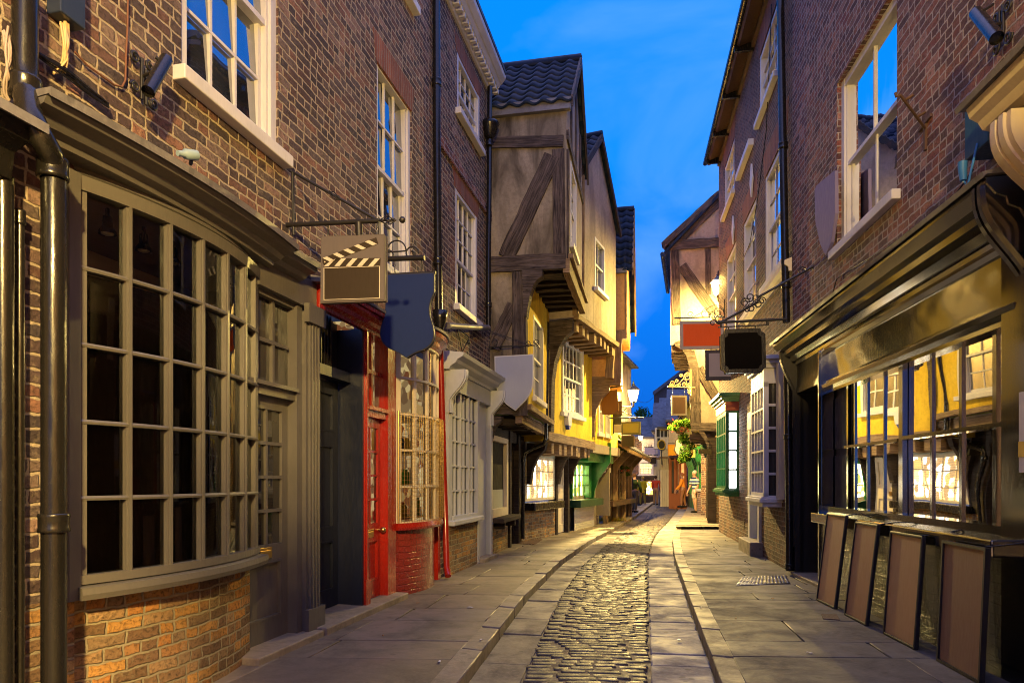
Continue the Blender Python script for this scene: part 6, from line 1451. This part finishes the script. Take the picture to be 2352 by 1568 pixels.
downpipe('thick black downpipe with swan neck at the left edge of the grey shop', [(q, .054, M['black'])], [(A.W(58, 203, .11), .066, .1), (A.W(121, 388, dA), .066, .1), (A.W(124, 1200, dA), .066, .09)])
downpipe('thin knobbly black pipe on the brick between two thick downpipes', [([A.W(46, v, .05) for v in (485, 600, 900, 1200, 1650)], .019, M['black'])], [(A.W(46, 500, .05), .024, .07)])
downpipe('black downpipe at the extreme left edge of the picture', [([A.W(8, v, .07) for v in (405, 900, 1650)], .042, M['black'])], [])
da = .07
downpipe('tall black downpipe with hopper turning red down to the pavement', [([A.W(u, v, da) for u, v in ((1002, -30), (1003, 300), (1008, 735))], .052, M['black']), ([A.W(1010, 772, da), A.W(1014, 900, da), A.W(1019, 1080, da), A.W(1026, 1300, .09), A.W(1029, 1322, .14)], .045, M['red'])], [(A.W(1003, 190, da), .062, .1), (A.W(1006, 600, da), .062, .1)])
mb = MB(); hp = A.W(1010, 765, da); mb.lathe(hp, [(.04, 0), (.055, .05), (.10, .2), (.11, .3), (.09, .3)], 8); tag(mb.build('rainwater_hopper', M['black']), 'black rainwater hopper where the tall pipe turns red', 'hopper', 'rainwater hoppers')
pB = [A.W(1126, v, .08) for v in (195, 290)]
downpipe('black downpipe with fluted hopper at the end of the dentil cornice', [([A.W(u, v, .08) for u, v in ((1125, 200), (1124, 400), (1122, 600), (1122, 750))], .045, M['black']), ([A.W(1121, 752, .09), A.W(1090, 752, .1), A.W(1028, 748, .08)], .045, M['lead'])], [(A.W(1123, 330, .08), .056, .08), (A.W(1122, 700, .08), .056, .08)])
mb = MB(); mb.lathe(A.W(1125, 318, .09), [(.05, 0), (.11, .06), (.15, .2), (.17, .24), (.16, .27), (.08, .27)], 12); tag(mb.build('rainwater_hopper', M['black']), 'fluted black rainwater hopper beside the timber house eaves', 'hopper', 'rainwater hoppers')
downpipe('slim black downpipe bending across the sage sign board of the yellow house', [([D.W(u, v, dd) for u, v, dd in ((1258, 740, .6), (1257, 860, .62), (1254, 1005, .64), (1250, 1018, .62), (1222, 1030, .3), (1206, 1040, .18), (1202, 1055, .14), (1201, 1236, .12))], .04, M['black'])], [(D.W(1254, 1003, .63), .05, .07), (D.W(1202, 1056, .14), .05, .07)])
downpipe('tall black downpipe dividing the two brick houses on the right', [([R1.W(u, v, .07) for u, v in ((1792, -40), (1796, 200), (1800, 420), (1806, 740))], .055, M['black']), ([R1.W(u, v, .07) for u, v in ((1808, 800), (1811, 1000), (1814, 1310))], .055, M['black'])], [(R1.W(1799, 335, .07), .066, .09), (R1.W(1805, 655, .07), .066, .09), (R1.W(1811, 1003, .07), .066, .08), (R1.W(1814, 1300, .07), .064, .08)])

# ------------------------------------------------------------------ dark shopfront sliver at the left edge
t = thing('shopfront', A.P(sY(3.0), 2.5, .1), 'edge of a black shopfront fascia with lead top at the extreme left', 'shopfront')
e_ = A.px(100, 300, .30)[0]; ztp = A.px(100, 292, .30)[1]
mb = MB(); A.sweep(mb, sY(1), e_, [(0, ztp - .22), (.12, ztp - .22), (.14, ztp - .1), (.22, ztp - .06), (.25, ztp), (0, ztp + .02)]); A.sweep(mb, sY(1), e_ - .14, [(0, ztp - .42), (.10, ztp - .42), (.10, ztp - .2), (0, ztp - .2)]); mb.build('fascia', M['black'], t)
mb = MB(); A.sweep(mb, sY(1), e_ + .03, [(0, ztp + .022), (.27, ztp + .002), (.30, ztp - .02), (.30, ztp + .025), (0, ztp + .09)]); mb.build('lead_flashing', M['lead'], t)
# cable box, cables, spotlights, camera
t = thing('cable_box', A.W(165, 0, .05), 'blue black cable box high on the left brick wall', 'cable box')
cb0, cb1 = A.px(140, 40, .09)[0], A.px(197, 70, .09)[0]; zc0 = A.px(197, 70, .09)[1]
mb = MB(); A.box(mb, cb0, cb1, zc0, zc0 + .9, 0, .09); mb.build('box_body', flat('dark blue steel', (.02, .03, .06), .35, .5), t, bevel=.006)
mb = MB()
for i in range(14):
    a = A.W(150 + R.uniform(-12, 12), 52 + R.uniform(-4, 10), .05); m_ = A.W(152 + R.uniform(-7, 7), 100, .06 + R.uniform(0, .03)); e = A.W(150 + R.uniform(-9, 9), 142, .05 + R.uniform(0, .02)); f = A.W(128 + R.uniform(-6, 26), 165 + R.uniform(-6, 10), .03)
    mb.tube(soft([a, (a + m_) / 2 + Vector((0, 0, -.01)), m_, (m_ + e) / 2, e, f]), .0055, 6)
tag(mb.build('cable_bundle', flat('ivory cable', (.55, .40, .22))), 'bundle of ivory cables dropping out of the cable box', 'cables', 'cables on the left wall')
mb = MB()
for i in range(10):
    o_ = R.uniform(-.012, .014)
    mb.tube(soft([A.W(u, v + (i - 4) * 2.6 * (1 - abs(u - 155) / 130) + R.uniform(-3, 3), .03 + R.uniform(0, .03)) for u, v in ((72, 112), (88, 125), (150, 162), (200, 205), (250, 243))]), .0042, 5)
tag(mb.build('cable_bundle', M['black']), 'bundle of black cables sagging along the brick above the grey cornice', 'cables', 'cables on the left wall')
mb = MB()
for i in range(7):
    a = A.W(R.uniform(2, 20), R.uniform(60, 90), .06); mb.tube(soft([a, A.W(R.uniform(8, 34), 110 + 6 * i, .1), A.W(R.uniform(4, 30), 150 + 5 * i, .09), A.W(R.uniform(0, 34), 200 + 3 * i, .05), A.W(20, 232, .05)]), .0055, 6)
tag(mb.build('cable_bundle', flat('grey cable', (.35, .28, .24))), 'tangle of pale looping cables left of the swan neck pipe', 'cables', 'cables on the left wall')
mb = MB(); mb.tube([A.W(u, v, .02) for u, v in ((294, -10), (293, 60), (290, 120), (288, 185), (280, 200), (262, 195), (200, 150), (172, 120))], .006, 6); tag(mb.build('cable', flat('copper brown cable', (.16, .07, .04))), 'copper brown cable running down the brick to the left spotlight', 'cables')
def spotlight(label, fr, top, bot, d, r, scr, plate):
    t = thing('spotlight', fr.W((top[0] + bot[0]) / 2, (top[1] + bot[1]) / 2, d), label, 'spotlight', 'black tube spotlights'); a, b = fr.W(*top, d), fr.W(*bot, d + .03); ax = (b - a).normalized()
    mb = MB(); mb.tube([a, a.lerp(b, .5), b], r, 18, False); mb.tube([a + ax * .01, a + ax * .012], r * .97, 18); mb.tube([b - ax * .03, b - ax * .028], r * .97, 18); mb.build('lamp_tube', M['black'], t)
    mb = MB()
    for c, r0, r1, tn, a0, sg in scr:
        s, z = fr.px(*c, .03); mb.tube(spiral(fr, (s, z), r0, r1, tn, a0, .03, 22, sg), .009, 6)
    for ln in plate: mb.tube([fr.W(u, v, dd) for u, v, dd in ln], .010, 6)
    mb.build('bracket', M['iron'], t)
    return t
ZR1 = lambda x, y: (x / 2.138 / 1.7415, y / 2.138 / 1.7415)
spotlight('black tube spotlight on scrolled iron bracket above the grey bow shop', A, (382, 137), (340, 211), .17, .036, [((*ZR1(1150, 490),), .035, .012, 1.3, 0, 1), (ZR1(1310, 890), .035, .012, 1.3, PI, 1), (ZR1(1150, 740), .03, .012, 1.2, PI, -1), (ZR1(1280, 570), .03, .012, 1.0, PI / 2, 1)],
    [[(*ZR1(1215, 500), .03), (*ZR1(1210, 850), .03)], [(*ZR1(1250, 600), .03), (*ZR1(1250, 900), .03)], [(*ZR1(1225, 650), .03), (*ZR1(1300, 620), .17)], [(*ZR1(1330, 490), .15), (*ZR1(1390, 530), .17)]])
ZR2 = lambda x, y: ((3000 + x * .466) / 1.7415, y * .466 / 1.7415)
spotlight('black tube spotlight on scrolled iron bracket over the cream cornice', R1, ZR2(1940, 112), ZR2(2117, 330), .22, .042, [(ZR2(2215, 60), .045, .014, 1.3, 0, 1), (ZR2(2110, 160), .045, .014, 1.3, 0, -1), (ZR2(2215, 320), .05, .014, 1.2, PI, 1), (ZR2(2110, 430), .045, .014, 1.3, PI / 2, 1)],
    [[(*ZR2(2140, 100), .03), (*ZR2(2140, 400), .03)], [(*ZR2(2170, 40), .03), (*ZR2(2175, 330), .03)], [(*ZR2(2150, 200), .03), (*ZR2(2080, 210), .2)], [(*ZR2(2000, 95), .22), (*ZR2(2085, 40), .1)]])
t = thing('security_camera', A.W(430, 362, .3), 'small grey blue security camera on the lead cornice of the grey shop', 'camera'); a, b = A.W(408, 352, .3), A.W(451, 357, .33); mb = MB(); mb.tube([a, a.lerp(b, .35), a.lerp(b, .4), b], [.016, .018, .03, .03], 12); mb.build('camera_body', flat('grey blue plastic', (.22, .30, .36), .4), t)
mb = MB(); mb.tube([A.W(440, 366, .3), A.W(438, 376, .26)], .012, 8); mb.build('foot', M['iron'], t)
t = thing('cable_box', R1.W(2260, 300, .15), 'pale faced blue meter box tucked under the cream console', 'cable box'); a = R1.px(2236, 270, .12)[0]; z_ = R1.px(2240, 355, .16)[1]
mb = MB(); R1.box(mb, a - .30, a, z_, z_ + .42, .0, .18); mb.build('box_body', flat('teal steel', (.02, .07, .12), .4), t, bevel=.006)
mb = MB(); R1.box(mb, a - .0, a + .008, z_ + .02, z_ + .40, .02, .16); mb.build('door_panel', flat('pale panel', (.45, .48, .52)), t)
mb = MB(); mb.tube([R1.W(2211, 372, .25), R1.W(2211, 390, .25), R1.W(2213, 415, .25)], [.03, .028, .022], 12); mb.tube([R1.W(2213, 415, .25), R1.W(2222, 430, .25), R1.W(2245, 330, .18)], .008, 6); tag(mb.build('cable_plug', flat('blue plug', (.03, .14, .40), .4)), 'bright blue cable plug on the lead of the black shop cornice', 'plug')
mb = MB(); mb.tube([R1.W(u, v, .02) for u, v in ((1895, 760), (1908, 690), (1922, 640), (1965, 612), (2050, 560), (2120, 505), (2200, 440), (2235, 390))], .007, 6); tag(mb.build('cable', M['black']), 'black cable crossing the red brick under the right window', 'cables')
mb = MB(); mb.tube([R2.W(u, v, .02) for u, v in ((1772, 10), (1768, 120), (1760, 300), (1745, 420), (1738, 470), (1722, 560), (1705, 600))], .008, 5); tag(mb.build('cable', M['black']), 'thin black cable trailing down the dark brick between the white sashes', 'cables')
t = thing('wall_bracket', R1.W(2110, 285, .05), 'rusty iron sign bracket left empty on the right brick wall', 'bracket')
ZQ = ZR2; mb = MB(); mb.tube([R1.W(*ZQ(1250, 800), .45), R1.W(*ZQ(1255, 830), .45), R1.W(*ZQ(1290, 815), .42), R1.W(*ZQ(1500, 1100), .03)], .012, 6); R1.tbeam(mb, R1.px(*ZQ(1515, 1050)), R1.px(*ZQ(1515, 1290)), 0, .02, .03, 1, 0); R1.tbeam(mb, R1.px(*ZQ(1460, 1125)), R1.px(*ZQ(1565, 985)), 0, .02, .03, 1, 0)
mb.tube([R1.W(*ZQ(1335, 855), .35), R1.W(*ZQ(1400, 815), .3)], .014, 6); mb.tube([R1.W(*ZQ(1440, 1000), .15), R1.W(*ZQ(1505, 960), .1)], .014, 6); mb.build('iron_arm', M['rust'], t)
t = thing('alarm_box', D.W(1300, 967, .55), 'white six sided alarm box with blue tip on the yellow wall', 'alarm box'); s, z = D.px(1303, 967, .55)
mb = MB(); D.poly(mb, [(s - .1, z - .1), (s + .1, z - .1), (s + .13, z + .08), (s + .06, z + .2), (s - .06, z + .2), (s - .13, z + .08)], .52, .62); mb.build('box_body', M['white'], t, bevel=.01)
mb = MB(); D.poly(mb, [(s - .1, z - .1), (s + .1, z - .1), (s + .03, z - .2), (s - .03, z - .2)], .53, .61); mb.build('lamp_tip', flat('blue lens', (.02, .05, .35), .3), t)
for px_ in ((1215, 2, 0),): pass
t = thing('manhole_cover', (3.1, 9.35, .1), 'studded metal access cover set in the right pavement', 'access cover')
mb = MB(); q0 = gnd(1700, 1342), ; c0_ = gnd(1690, 1345); c1_ = gnd(1815, 1340); c2_ = gnd(1805, 1322); c3_ = gnd(1705, 1326)
def cov(f, g): return c0_.lerp(c1_, f).lerp(c3_.lerp(c2_, f), g)
slab(mb, [cov(0, 0)[:2], cov(1, 0)[:2], cov(1, 1)[:2], cov(0, 1)[:2]], .0, .112, .004, 0)
for i in range(14):
    for j in range(6): p = cov((i + .5) / 14, (j + .5) / 6); mb.lathe((p.x, p.y, .11), [(.022, 0), (.018, .008), (0, .009)], 6)
mb.build('cover_plate', (lambda t_: t_.done(t_.bsdf((.32, .30, .28, 1), .32, None, .5, .9)))(NT('worn steel')), t)

# ------------------------------------------------------------------ plants
def leafmat(name, c0, c1, c2):
    t = NT(name); rnd = t.n('ShaderNodeNewGeometry').outputs['Random Per Island']; cc = t.ramp(rnd, [(0, c0), (.5, c1), (1, c2)])
    d = t.n('ShaderNodeBsdfDiffuse'); t.link(cc, d.inputs[0]); tr = t.n('ShaderNodeBsdfTranslucent'); t.link(cc, tr.inputs[0]); m = t.n('ShaderNodeMixShader'); m.inputs[0].default_value = .35; t.link(d.outputs[0], m.inputs[1]); t.link(tr.outputs[0], m.inputs[2]); return t.done(m.outputs[0])
M['leaf'] = leafmat('leaves', (.015, .05, .008, 1), (.045, .12, .014, 1), (.13, .18, .02, 1)); M['leaf_dark'] = leafmat('tree leaves', (.02, .05, .015, 1), (.04, .09, .02, 1), (.06, .12, .03, 1)); M['petal'] = leafmat('petals', (.5, .03, .02, 1), (.6, .06, .05, 1), (.6, .2, .06, 1))
def leaves(mb, c, rad, n, size, shape=None):
    c = Vector(c)
    for _ in range(n):
        while True:
            q = Vector((R.uniform(-1, 1), R.uniform(-1, 1), R.uniform(-1, 1)))
            if q.length < 1: break
        p = c + Vector((q.x * rad[0], q.y * rad[1], q.z * rad[2])); s = size * R.uniform(.5, 1.3)
        a = Vector((R.gauss(0, 1), R.gauss(0, 1), R.gauss(0, 1))).normalized(); b = a.cross(Vector((R.gauss(0, 1), R.gauss(0, 1), R.gauss(0, 1)))).normalized()
        mb.face([p - a * s, p - b * s * .5, p + a * s, p + b * s * .5])
def basket(label, c, w_, h, trail, n=500):
    t = thing('hanging_basket', c, label, 'hanging basket', 'hanging flower baskets'); c = Vector(c)
    mb = MB()
    for k in range(9): leaves(mb, c + Vector((R.uniform(-.6, .6) * w_, R.uniform(-.4, .4) * w_, R.uniform(-.1, .35) * h)), (w_ * .45, w_ * .4, h * .22), n // 10, .042)
    for k in range(10): f = R.random(); leaves(mb, c + Vector((R.uniform(-.6, .75) * w_ * (1 - .4 * f) + .12 * f, R.uniform(-.3, .3) * w_, -trail * f)), (w_ * .3, w_ * .24, trail * .18), n // 12, .036)
    mb.build('foliage', M['leaf'], t)
    mb = MB()
    for k in range(20):
        p = c + Vector((R.uniform(-.9, .9) * w_, R.uniform(-.6, .1) * w_, R.uniform(-.3, .5) * h)); leaves(mb, p, (.03, .03, .03), 6, .024)
    mb.build('flowers', M['petal'], t)
    mb = MB(); mb.lathe(c + Vector((0, 0, -.2)), [(0, 0), (w_ * .3, .03), (w_ * .5, .2)], 12); mb.tube([c + Vector((-w_ * .5, 0, 0)), c + Vector((0, 0, h * .8)), c + Vector((w_ * .5, 0, 0))], .006, 5); mb.build('basket', M['brown'], t)
y_ = 22.0; basket('big trailing basket of green leaves and red flowers by the timber gable', ((1563 - U0) / F * y_, y_, CZ + (V0 - 982) / F * y_), .46, .5, 1.0, 2600)
y_ = 24.2; basket('flower basket hanging from the tiled lean-to roof on the left', ((1431 - U0) / F * y_, y_, CZ + (V0 - 1078) / F * y_), .24, .25, .2, 700)
y_ = 21.6; basket('yellow green basket tucked behind the stacked signs', ((1420 - U0) / F * y_, y_, CZ + (V0 - 1012) / F * y_), .17, .4, .3, 500)
p = gnd(1398, 1196); t = thing('plant', p, 'clump of yellow green grass at the foot of the taupe pier', 'plant')
mb = MB()
for k in range(420):
    b_ = p + Vector((R.gauss(0, .22), R.gauss(0, .12), 0)); h = R.uniform(.06, .17); q = b_ + Vector((R.uniform(-.07, .07), R.uniform(-.06, .02), h)); mb.face([b_ - Vector((.009, 0, 0)), b_ + Vector((.009, 0, 0)), q])
tag(mb.build('blades', leafmat('moss grass', (.16, .17, .02, 1), (.30, .26, .03, 1), (.36, .22, .05, 1)), t), kind='stuff')
y_ = 21.3; c = Vector(((1396 - U0) / F * y_, y_, CZ + (V0 - 1163) / F * y_)); t = thing('plant', c, 'bright yellow flowering plant in a wall planter beside the taupe pier', 'plant'); mb = MB(); leaves(mb, c, (.10, .1, .2), 260, .03); mb.build('foliage', leafmat('lemon leaves', (.42, .42, .05, 1), (.5, .42, .08, 1), (.6, .6, .25, 1)), t)
mb = MB(); mb.lathe(c + Vector((0, 0, -.3)), [(0, 0), (.07, .02), (.1, .2), (.09, .2)], 10); mb.build('planter', M['brown'], t)
for u, v, y_, r_ in ((1476, 972, 60, 1.0), (1499, 975, 66, .8)):
    c = Vector(((u - U0) / F * y_, y_, CZ + (V0 - v) / F * y_)); t = thing('tree', (c.x, c.y, 0), 'dark green tree rising behind the blue slate roof%s' % (', nearer the green sign' if u < 1480 else ', close to the dark gable'), 'tree', 'trees behind the slate roof')
    mb = MB()
    for k in range(26): leaves(mb, c + Vector((R.gauss(0, .75) * r_, R.gauss(0, .6), R.gauss(-.5, .75))), (.5, .5, .38), 90, .13)
    mb.build('crown', M['leaf_dark'], t)
    mb = MB(); mb.tube([(c.x, c.y, 0), (c.x + .1, c.y, 2.5), (c.x, c.y, c.z)], [.25, .18, .08], 8)
    for k in range(4): mb.tube([(c.x + .05, c.y, 3), (c.x + R.uniform(-1, 1), c.y + R.uniform(-.6, .6), c.z)], [.09, .03], 6)
    mb.build('trunk', M['oak'], t)
# brick pier with a stone cap
y_ = 25.4; ax = (1624 - U0) / F * y_; t = thing('brick_pier', (ax, y_, .19), 'low dark brick pier with pale stone cap beside the man in stripes', 'pier')
mb = MB(); W_ = .28; mb.hexa([Vector((ax + a * W_, y_ + b * .3, z)) for z in (.15, 1.02) for a, b in ((-1, -1), (1, -1), (1, 1), (-1, 1))]); mb.build('brickwork', M['brick_far'], t)
mb = MB(); mb.hexa([Vector((ax + a * (W_ + .04), y_ + b * .34, z)) for z in (1.02, 1.12) for a, b in ((-1, -1), (1, -1), (1, 1), (-1, 1))]); mb.build('cap_stone', M['gutter'], t, bevel=.02)

# ------------------------------------------------------------------ people
def skin_mesh(name, verts, edges, radii, mat, parent, loc, sub=1):
    me = bpy.data.meshes.new(name); me.from_pydata(verts, edges, []); me.materials.append(mat)
    o = bpy.data.objects.new(name, me); COL.objects.link(o)
    if parent: o.parent = parent
    else: o.location = loc
    md = o.modifiers.new('skin', 'SKIN'); md.use_smooth_shade = True
    for sv, r in zip(me.skin_vertices[0].data, radii): sv.radius = r if isinstance(r, tuple) else (r, r)
    me.skin_vertices[0].data[0].use_root = True
    s_ = o.modifiers.new('subsurf', 'SUBSURF'); s_.levels = sub; s_.render_levels = sub
    return o
def person(label, u, vfoot, Y, z, h, face, top, bottom, hair, shorts=False, lean=0.0, arms=((.10, -.02), (.06, .02)), stride=.05, group=None, coat=False, raise_arm=False):
    """standing figure: one skinned body, clothes and hair as children. face = heading angle (0 looks along +Y)"""
    x = (u - U0) / F * Y; loc = Vector((x, Y, z)); t = thing('person', loc, label, 'person', group)
    ca, sa = math.cos(face), math.sin(face)
    def L(a, f, zz): return (a * h * ca + f * h * sa * -1 * -1 * 1.0 * 1 if False else a * h * ca - f * h * sa, a * h * sa + f * h * ca, zz * h)
    ln = lean
    V = [L(0, 0, .52), L(0, ln * .3, .61), L(0, ln * .6, .71), L(0, ln * .9, .79), L(0, ln + .005, .845), L(0, ln + .012, .885), L(0, ln + .012, .945),  # 0-6 spine, neck, head
         L(0, ln + .062, .90)]                                                                            # 7 nose
    E_ = [(0, 1), (1, 2), (2, 3), (3, 4), (4, 5), (5, 6), (5, 7)]
    Rr = [(.075 * h, .062 * h), (.068 * h, .055 * h), (.075 * h, .058 * h), (.062 * h, .05 * h), .032 * h, (.048 * h, .056 * h), (.042 * h, .05 * h), .012 * h]
    clothes_top = [0, 1, 2, 3]
    for sd, (fw, ou) in zip((-1, 1), arms):
        b = len(V); up = raise_arm and sd < 0
        V += [L(sd * .115, ln * .9, .79), L(sd * (.135 + ou), ln * .6 + fw * .3, .63), L(sd * (.13 + ou * .6), ln * .5 + fw + .04, .50 if not up else .74), L(sd * (.13 + ou * .5), ln * .5 + fw + .055, .455 if not up else .80)]
        E_ += [(3, b), (b, b + 1), (b + 1, b + 2), (b + 2, b + 3)]; Rr += [.042 * h, .029 * h, .02 * h, (.024 * h, .013 * h)]
        for k in range(5):     # four fingers and the thumb
            fx, fl = (k - 1.5) * .011, (.045, .05, .046, .036, .03)[k]
            c_ = len(V); zz = .455 if not up else .80; sgn = -1 if not up else 1
            if k < 4: V += [L(sd * (.13 + ou * .5), ln * .5 + fw + .055 + fx, zz + sgn * .025), L(sd * (.127 + ou * .5), ln * .5 + fw + .058 + fx * 1.1, zz + sgn * (.025 + fl))]
            else: V += [L(sd * (.12 + ou * .5), ln * .5 + fw + .078, zz + sgn * .006), L(sd * (.112 + ou * .5), ln * .5 + fw + .09, zz + sgn * .03)]
            E_ += [(b + 3, c_), (c_, c_ + 1)]; Rr += [.0062 * h, .0048 * h]
    legs = []
    for sd, st in ((-1, stride), (1, -stride)):
        b = len(V); V += [L(sd * .052, 0, .49), L(sd * .056, st * .5 + .012, .28), L(sd * .058, st - .012, .055), L(sd * .06, st - .03, .022), L(sd * .066, st + .09, .016)]
        E_ += [(0, b), (b, b + 1), (b + 1, b + 2), (b + 2, b + 3), (b + 3, b + 4)]; Rr += [(.056 * h, .056 * h), .036 * h, .022 * h, .022 * h, (.022 * h, .014 * h)]; legs.append(b)
    skin_mesh('body', V, E_, Rr, M['skin'], t, loc, 2)
    g_ = 1.16
    tv = [V[0], V[1], V[2], V[3], L(0, ln, .825)] ; te = [(0, 1), (1, 2), (2, 3), (3, 4)]; tr = [(.086 * h, .074 * h), (.082 * h, .07 * h), (.086 * h, .07 * h), (.07 * h, .058 * h), .042 * h]
    arm0 = [i for i, e in enumerate(E_) if e[0] == 3 and e[1] != 4]
    for i in arm0:
        b = E_[i][1]; c_ = len(tv); tv += [V[b], V[b + 1]]; te += [(3, c_), (c_, c_ + 1)]; tr += [.052 * h, .042 * h]
        if coat or not shorts: tv.append(V[b + 2]); te.append((c_ + 1, c_ + 2)); tr.append(.03 * h)
    if coat: c_ = len(tv); tv.append(L(0, 0, .42)); te.append((0, c_)); tr.append((.095 * h, .08 * h))
    skin_mesh('shirt' if not coat else 'coat', tv, te, tr, top, t, loc, 2)
    bv = [L(0, 0, .56), L(0, 0, .51)]; be = [(0, 1)]; b_r = [(.082 * h, .07 * h), (.084 * h, .074 * h)]
    for b in legs:
        c_ = len(bv); bv += [V[b], tuple(Vector(V[b]).lerp(Vector(V[b + 1]), .85 if shorts else 1.0))]; be += [(1, c_), (c_, c_ + 1)]; b_r += [.066 * h, .056 * h if shorts else .045 * h]
        if not shorts: bv.append(tuple(Vector(V[b + 2]))); be.append((c_ + 1, c_ + 2)); b_r.append(.036 * h)
    skin_mesh('shorts' if shorts else 'trousers', bv, be, b_r, bottom, t, loc, 2)
    mb = MB(); hc = loc + Vector(L(0, ln - .006, .935)); mb.ball(hc, .062 * h, 14, (.92, 1.0, .92)); mb.build('hair', hair, t)
    mb = MB()
    for b in legs:
        a_, c_ = loc + Vector(V[b + 3]), loc + Vector(V[b + 4]); d_ = (c_ - a_).normalized(); mb.tube([a_ - d_ * .03, a_.lerp(c_, .5) + Vector((0, 0, .01)), c_ + d_ * .02], [.045, .05, .035], 8)
    mb.build('shoes', M['board_black'], t)
    return t
def stripes(name, cols, per, off=0.0):
    t = NT(name); tcx = t.n('ShaderNodeTexCoord'); sp = t.n('ShaderNodeSeparateXYZ'); t.link(tcx.outputs['Object'], sp.inputs[0]); v = t.math('FRACT', t.math('DIVIDE', t.math('ADD', sp.outputs[2], off), per))
    return t.done(t.bsdf(t.ramp(v, cols, 'CONSTANT'), .85, None, .1))
st_ = stripes('striped jersey', [(0, (.012, .02, .07, 1)), (.28, (.42, .40, .40, 1)), (.5, (.04, .07, .22, 1)), (.75, (.42, .40, .40, 1))], .26, .0)
man = flat('sand shorts', (.42, .33, .25), .9); wool = lambda n, c: flat(n, c, .9, .1)
person('man in a striped navy and white top and sand shorts with grey hair', 1597, 1176, 26.4, .19, 1.66, 1.9, st_, man, wool('grey hair', (.35, .30, .26)), True, 0.02, arms=((.02, .0), (.06, .01)), stride=.03)
person('person in dark navy coat and dark trousers standing on the left pavement', 1441, 1177, 27.6, .10, 1.72, 2.6, wool('navy coat', (.012, .016, .045)), wool('dark trousers', (.03, .026, .024)), wool('dark hair', (.03, .02, .015)), False, .03, coat=True, stride=.05)
person('person in dark green jacket beside the one in navy on the left pavement', 1457, 1174, 28.6, .10, 1.66, -.7, wool('dark green jacket', (.03, .045, .015)), wool('grey trousers', (.10, .08, .06)), wool('brown hair', (.07, .035, .02)), False, .0, stride=.04)
person('person in a loose yellow green coat in the middle of the far street', 1476, 1150, 38.5, .03, 1.66, .4, wool('yellow green coat', (.34, .29, .02)), wool('olive trousers', (.12, .10, .03)), wool('light hair', (.3, .2, .06)), False, .0, coat=True, stride=.06)
person('person in a red top and brown trousers near the white jettied house', 1506, 1148, 37.5, .10, 1.62, -.4, wool('red jumper', (.40, .05, .03)), wool('brown trousers', (.20, .12, .07)), wool('dark brown hair', (.05, .03, .02)), False, .0, stride=.05)
person('person in a bright orange top in front of the red brown shop', 1569, 1150, 31.8, .19, 1.62, 1.2, wool('orange top', (.66, .24, .03)), wool('rust trousers', (.25, .11, .05)), wool('auburn hair', (.25, .10, .04)), False, .03, arms=((.14, .02), (.12, .02)), stride=.05)
# scraps trodden into the paving
for k, (u, v) in enumerate(((880, 1460), (1010, 1520), (1080, 1395), (960, 1385), (1230, 1290), (1105, 1470), (1690, 1420), (1860, 1500), (1610, 1395), (1775, 1375), (1330, 1500), (1560, 1470))):
    p = gnd(u, v, .102 if not 1230 < u < 1600 else .02); mb = MB(); a = R.uniform(0, 6.28); s = R.uniform(.012, .03); q = Vector((math.cos(a) * s, math.sin(a) * s, 0)); n = Vector((-q.y, q.x, 0)) * R.uniform(.25, .7)
    mb.prism([p + Vector((0, 0, .006)) + x for x in (-q - n, q - n * .6, q + n, -q * .7 + n)], (0, 0, .004))
    tag(mb.build('litter', M['white'] if k % 3 else flat('dead leaf', (.30, .14, .04))), 'small scrap of paper or leaf trodden on the paving', 'litter', 'scraps on the paving')

# ironwork in the paving, a poster, a wire across the gap
t = thing('drain_grate', gnd(1205, 1243), 'slotted iron drain grate in the left pavement before the dark passage', 'drain grate'); mb = MB()
g0, g1, g2, g3 = gnd(1165, 1247, .104), gnd(1228, 1250, .104), gnd(1246, 1238, .104), gnd(1186, 1236, .104)
slab(mb, [p[:2] for p in (g0, g1, g2, g3)], .0, .108, .003, 0)
for k in range(9): f = (k + .5) / 9; mb.beam(g0.lerp(g1, f) + Vector((0, 0, .008)), g3.lerp(g2, f) + Vector((0, 0, .008)), (.012, 0, 0), (0, 0, .004))
mb.build('grate_plate', M['rust'], t)
t = thing('manhole_cover', gnd(1912, 1416), 'small square iron cover beside the leaning menu boards', 'access cover'); mb = MB()
slab(mb, [gnd(*q)[:2] for q in ((1890, 1421), (1930, 1424), (1922, 1411), (1886, 1410))], .0, .108, .003, 0); mb.build('cover_plate', M['rust'], t)
t = thing('poster', R1.P(R1.px(2348, 1000, .06)[0], 1.7, .08), 'white and yellow poster at the right edge of the black shopfront', 'poster'); mb = MB(); pe = R1.px(2341, 1000, .06)[0]; R1.box(mb, pe - .42, pe, 1.50, 2.02, .052, .062); mb.build('sheet', flat('poster white', (.5, .48, .52)), t)
mb = MB(); R1.box(mb, pe - .42, pe, 1.60, 1.70, .060, .066); mb.build('band', flat('poster yellow', (.55, .36, .04)), t)
a, b = Ff.P(f1, 4.6, .1), GN.P(*GN.px(1503, 908), .05); mb = MB(); mb.tube([a.lerp(b, k / 12) - Vector((0, 0, .35 * math.sin(PI * k / 12))) for k in range(13)], .012, 5); tag(mb.build('cable', M['black']), 'thin overhead wire slung from the lean-to house to the dark gable', 'cables')
for u0, v0, u1, v1, nm in ((1052, 758, 1062, 800, 0),):
    t = thing('wall_bracket', A.W(1070, 775, .1), 'small empty iron bracket on the brick above the pale grey shop', 'bracket'); mb = MB()
    p, q, r_ = A.W(1050, 752, .02), A.W(1078, 775, .3), A.W(1062, 808, .02); mb.tube([p, q], .008, 6); mb.tube([q, r_], .008, 6); mb.tube([p, r_], .008, 6); mb.ball(A.W(1076, 786, .25), .03, 8); mb.build('iron_arm', M['iron'], t)
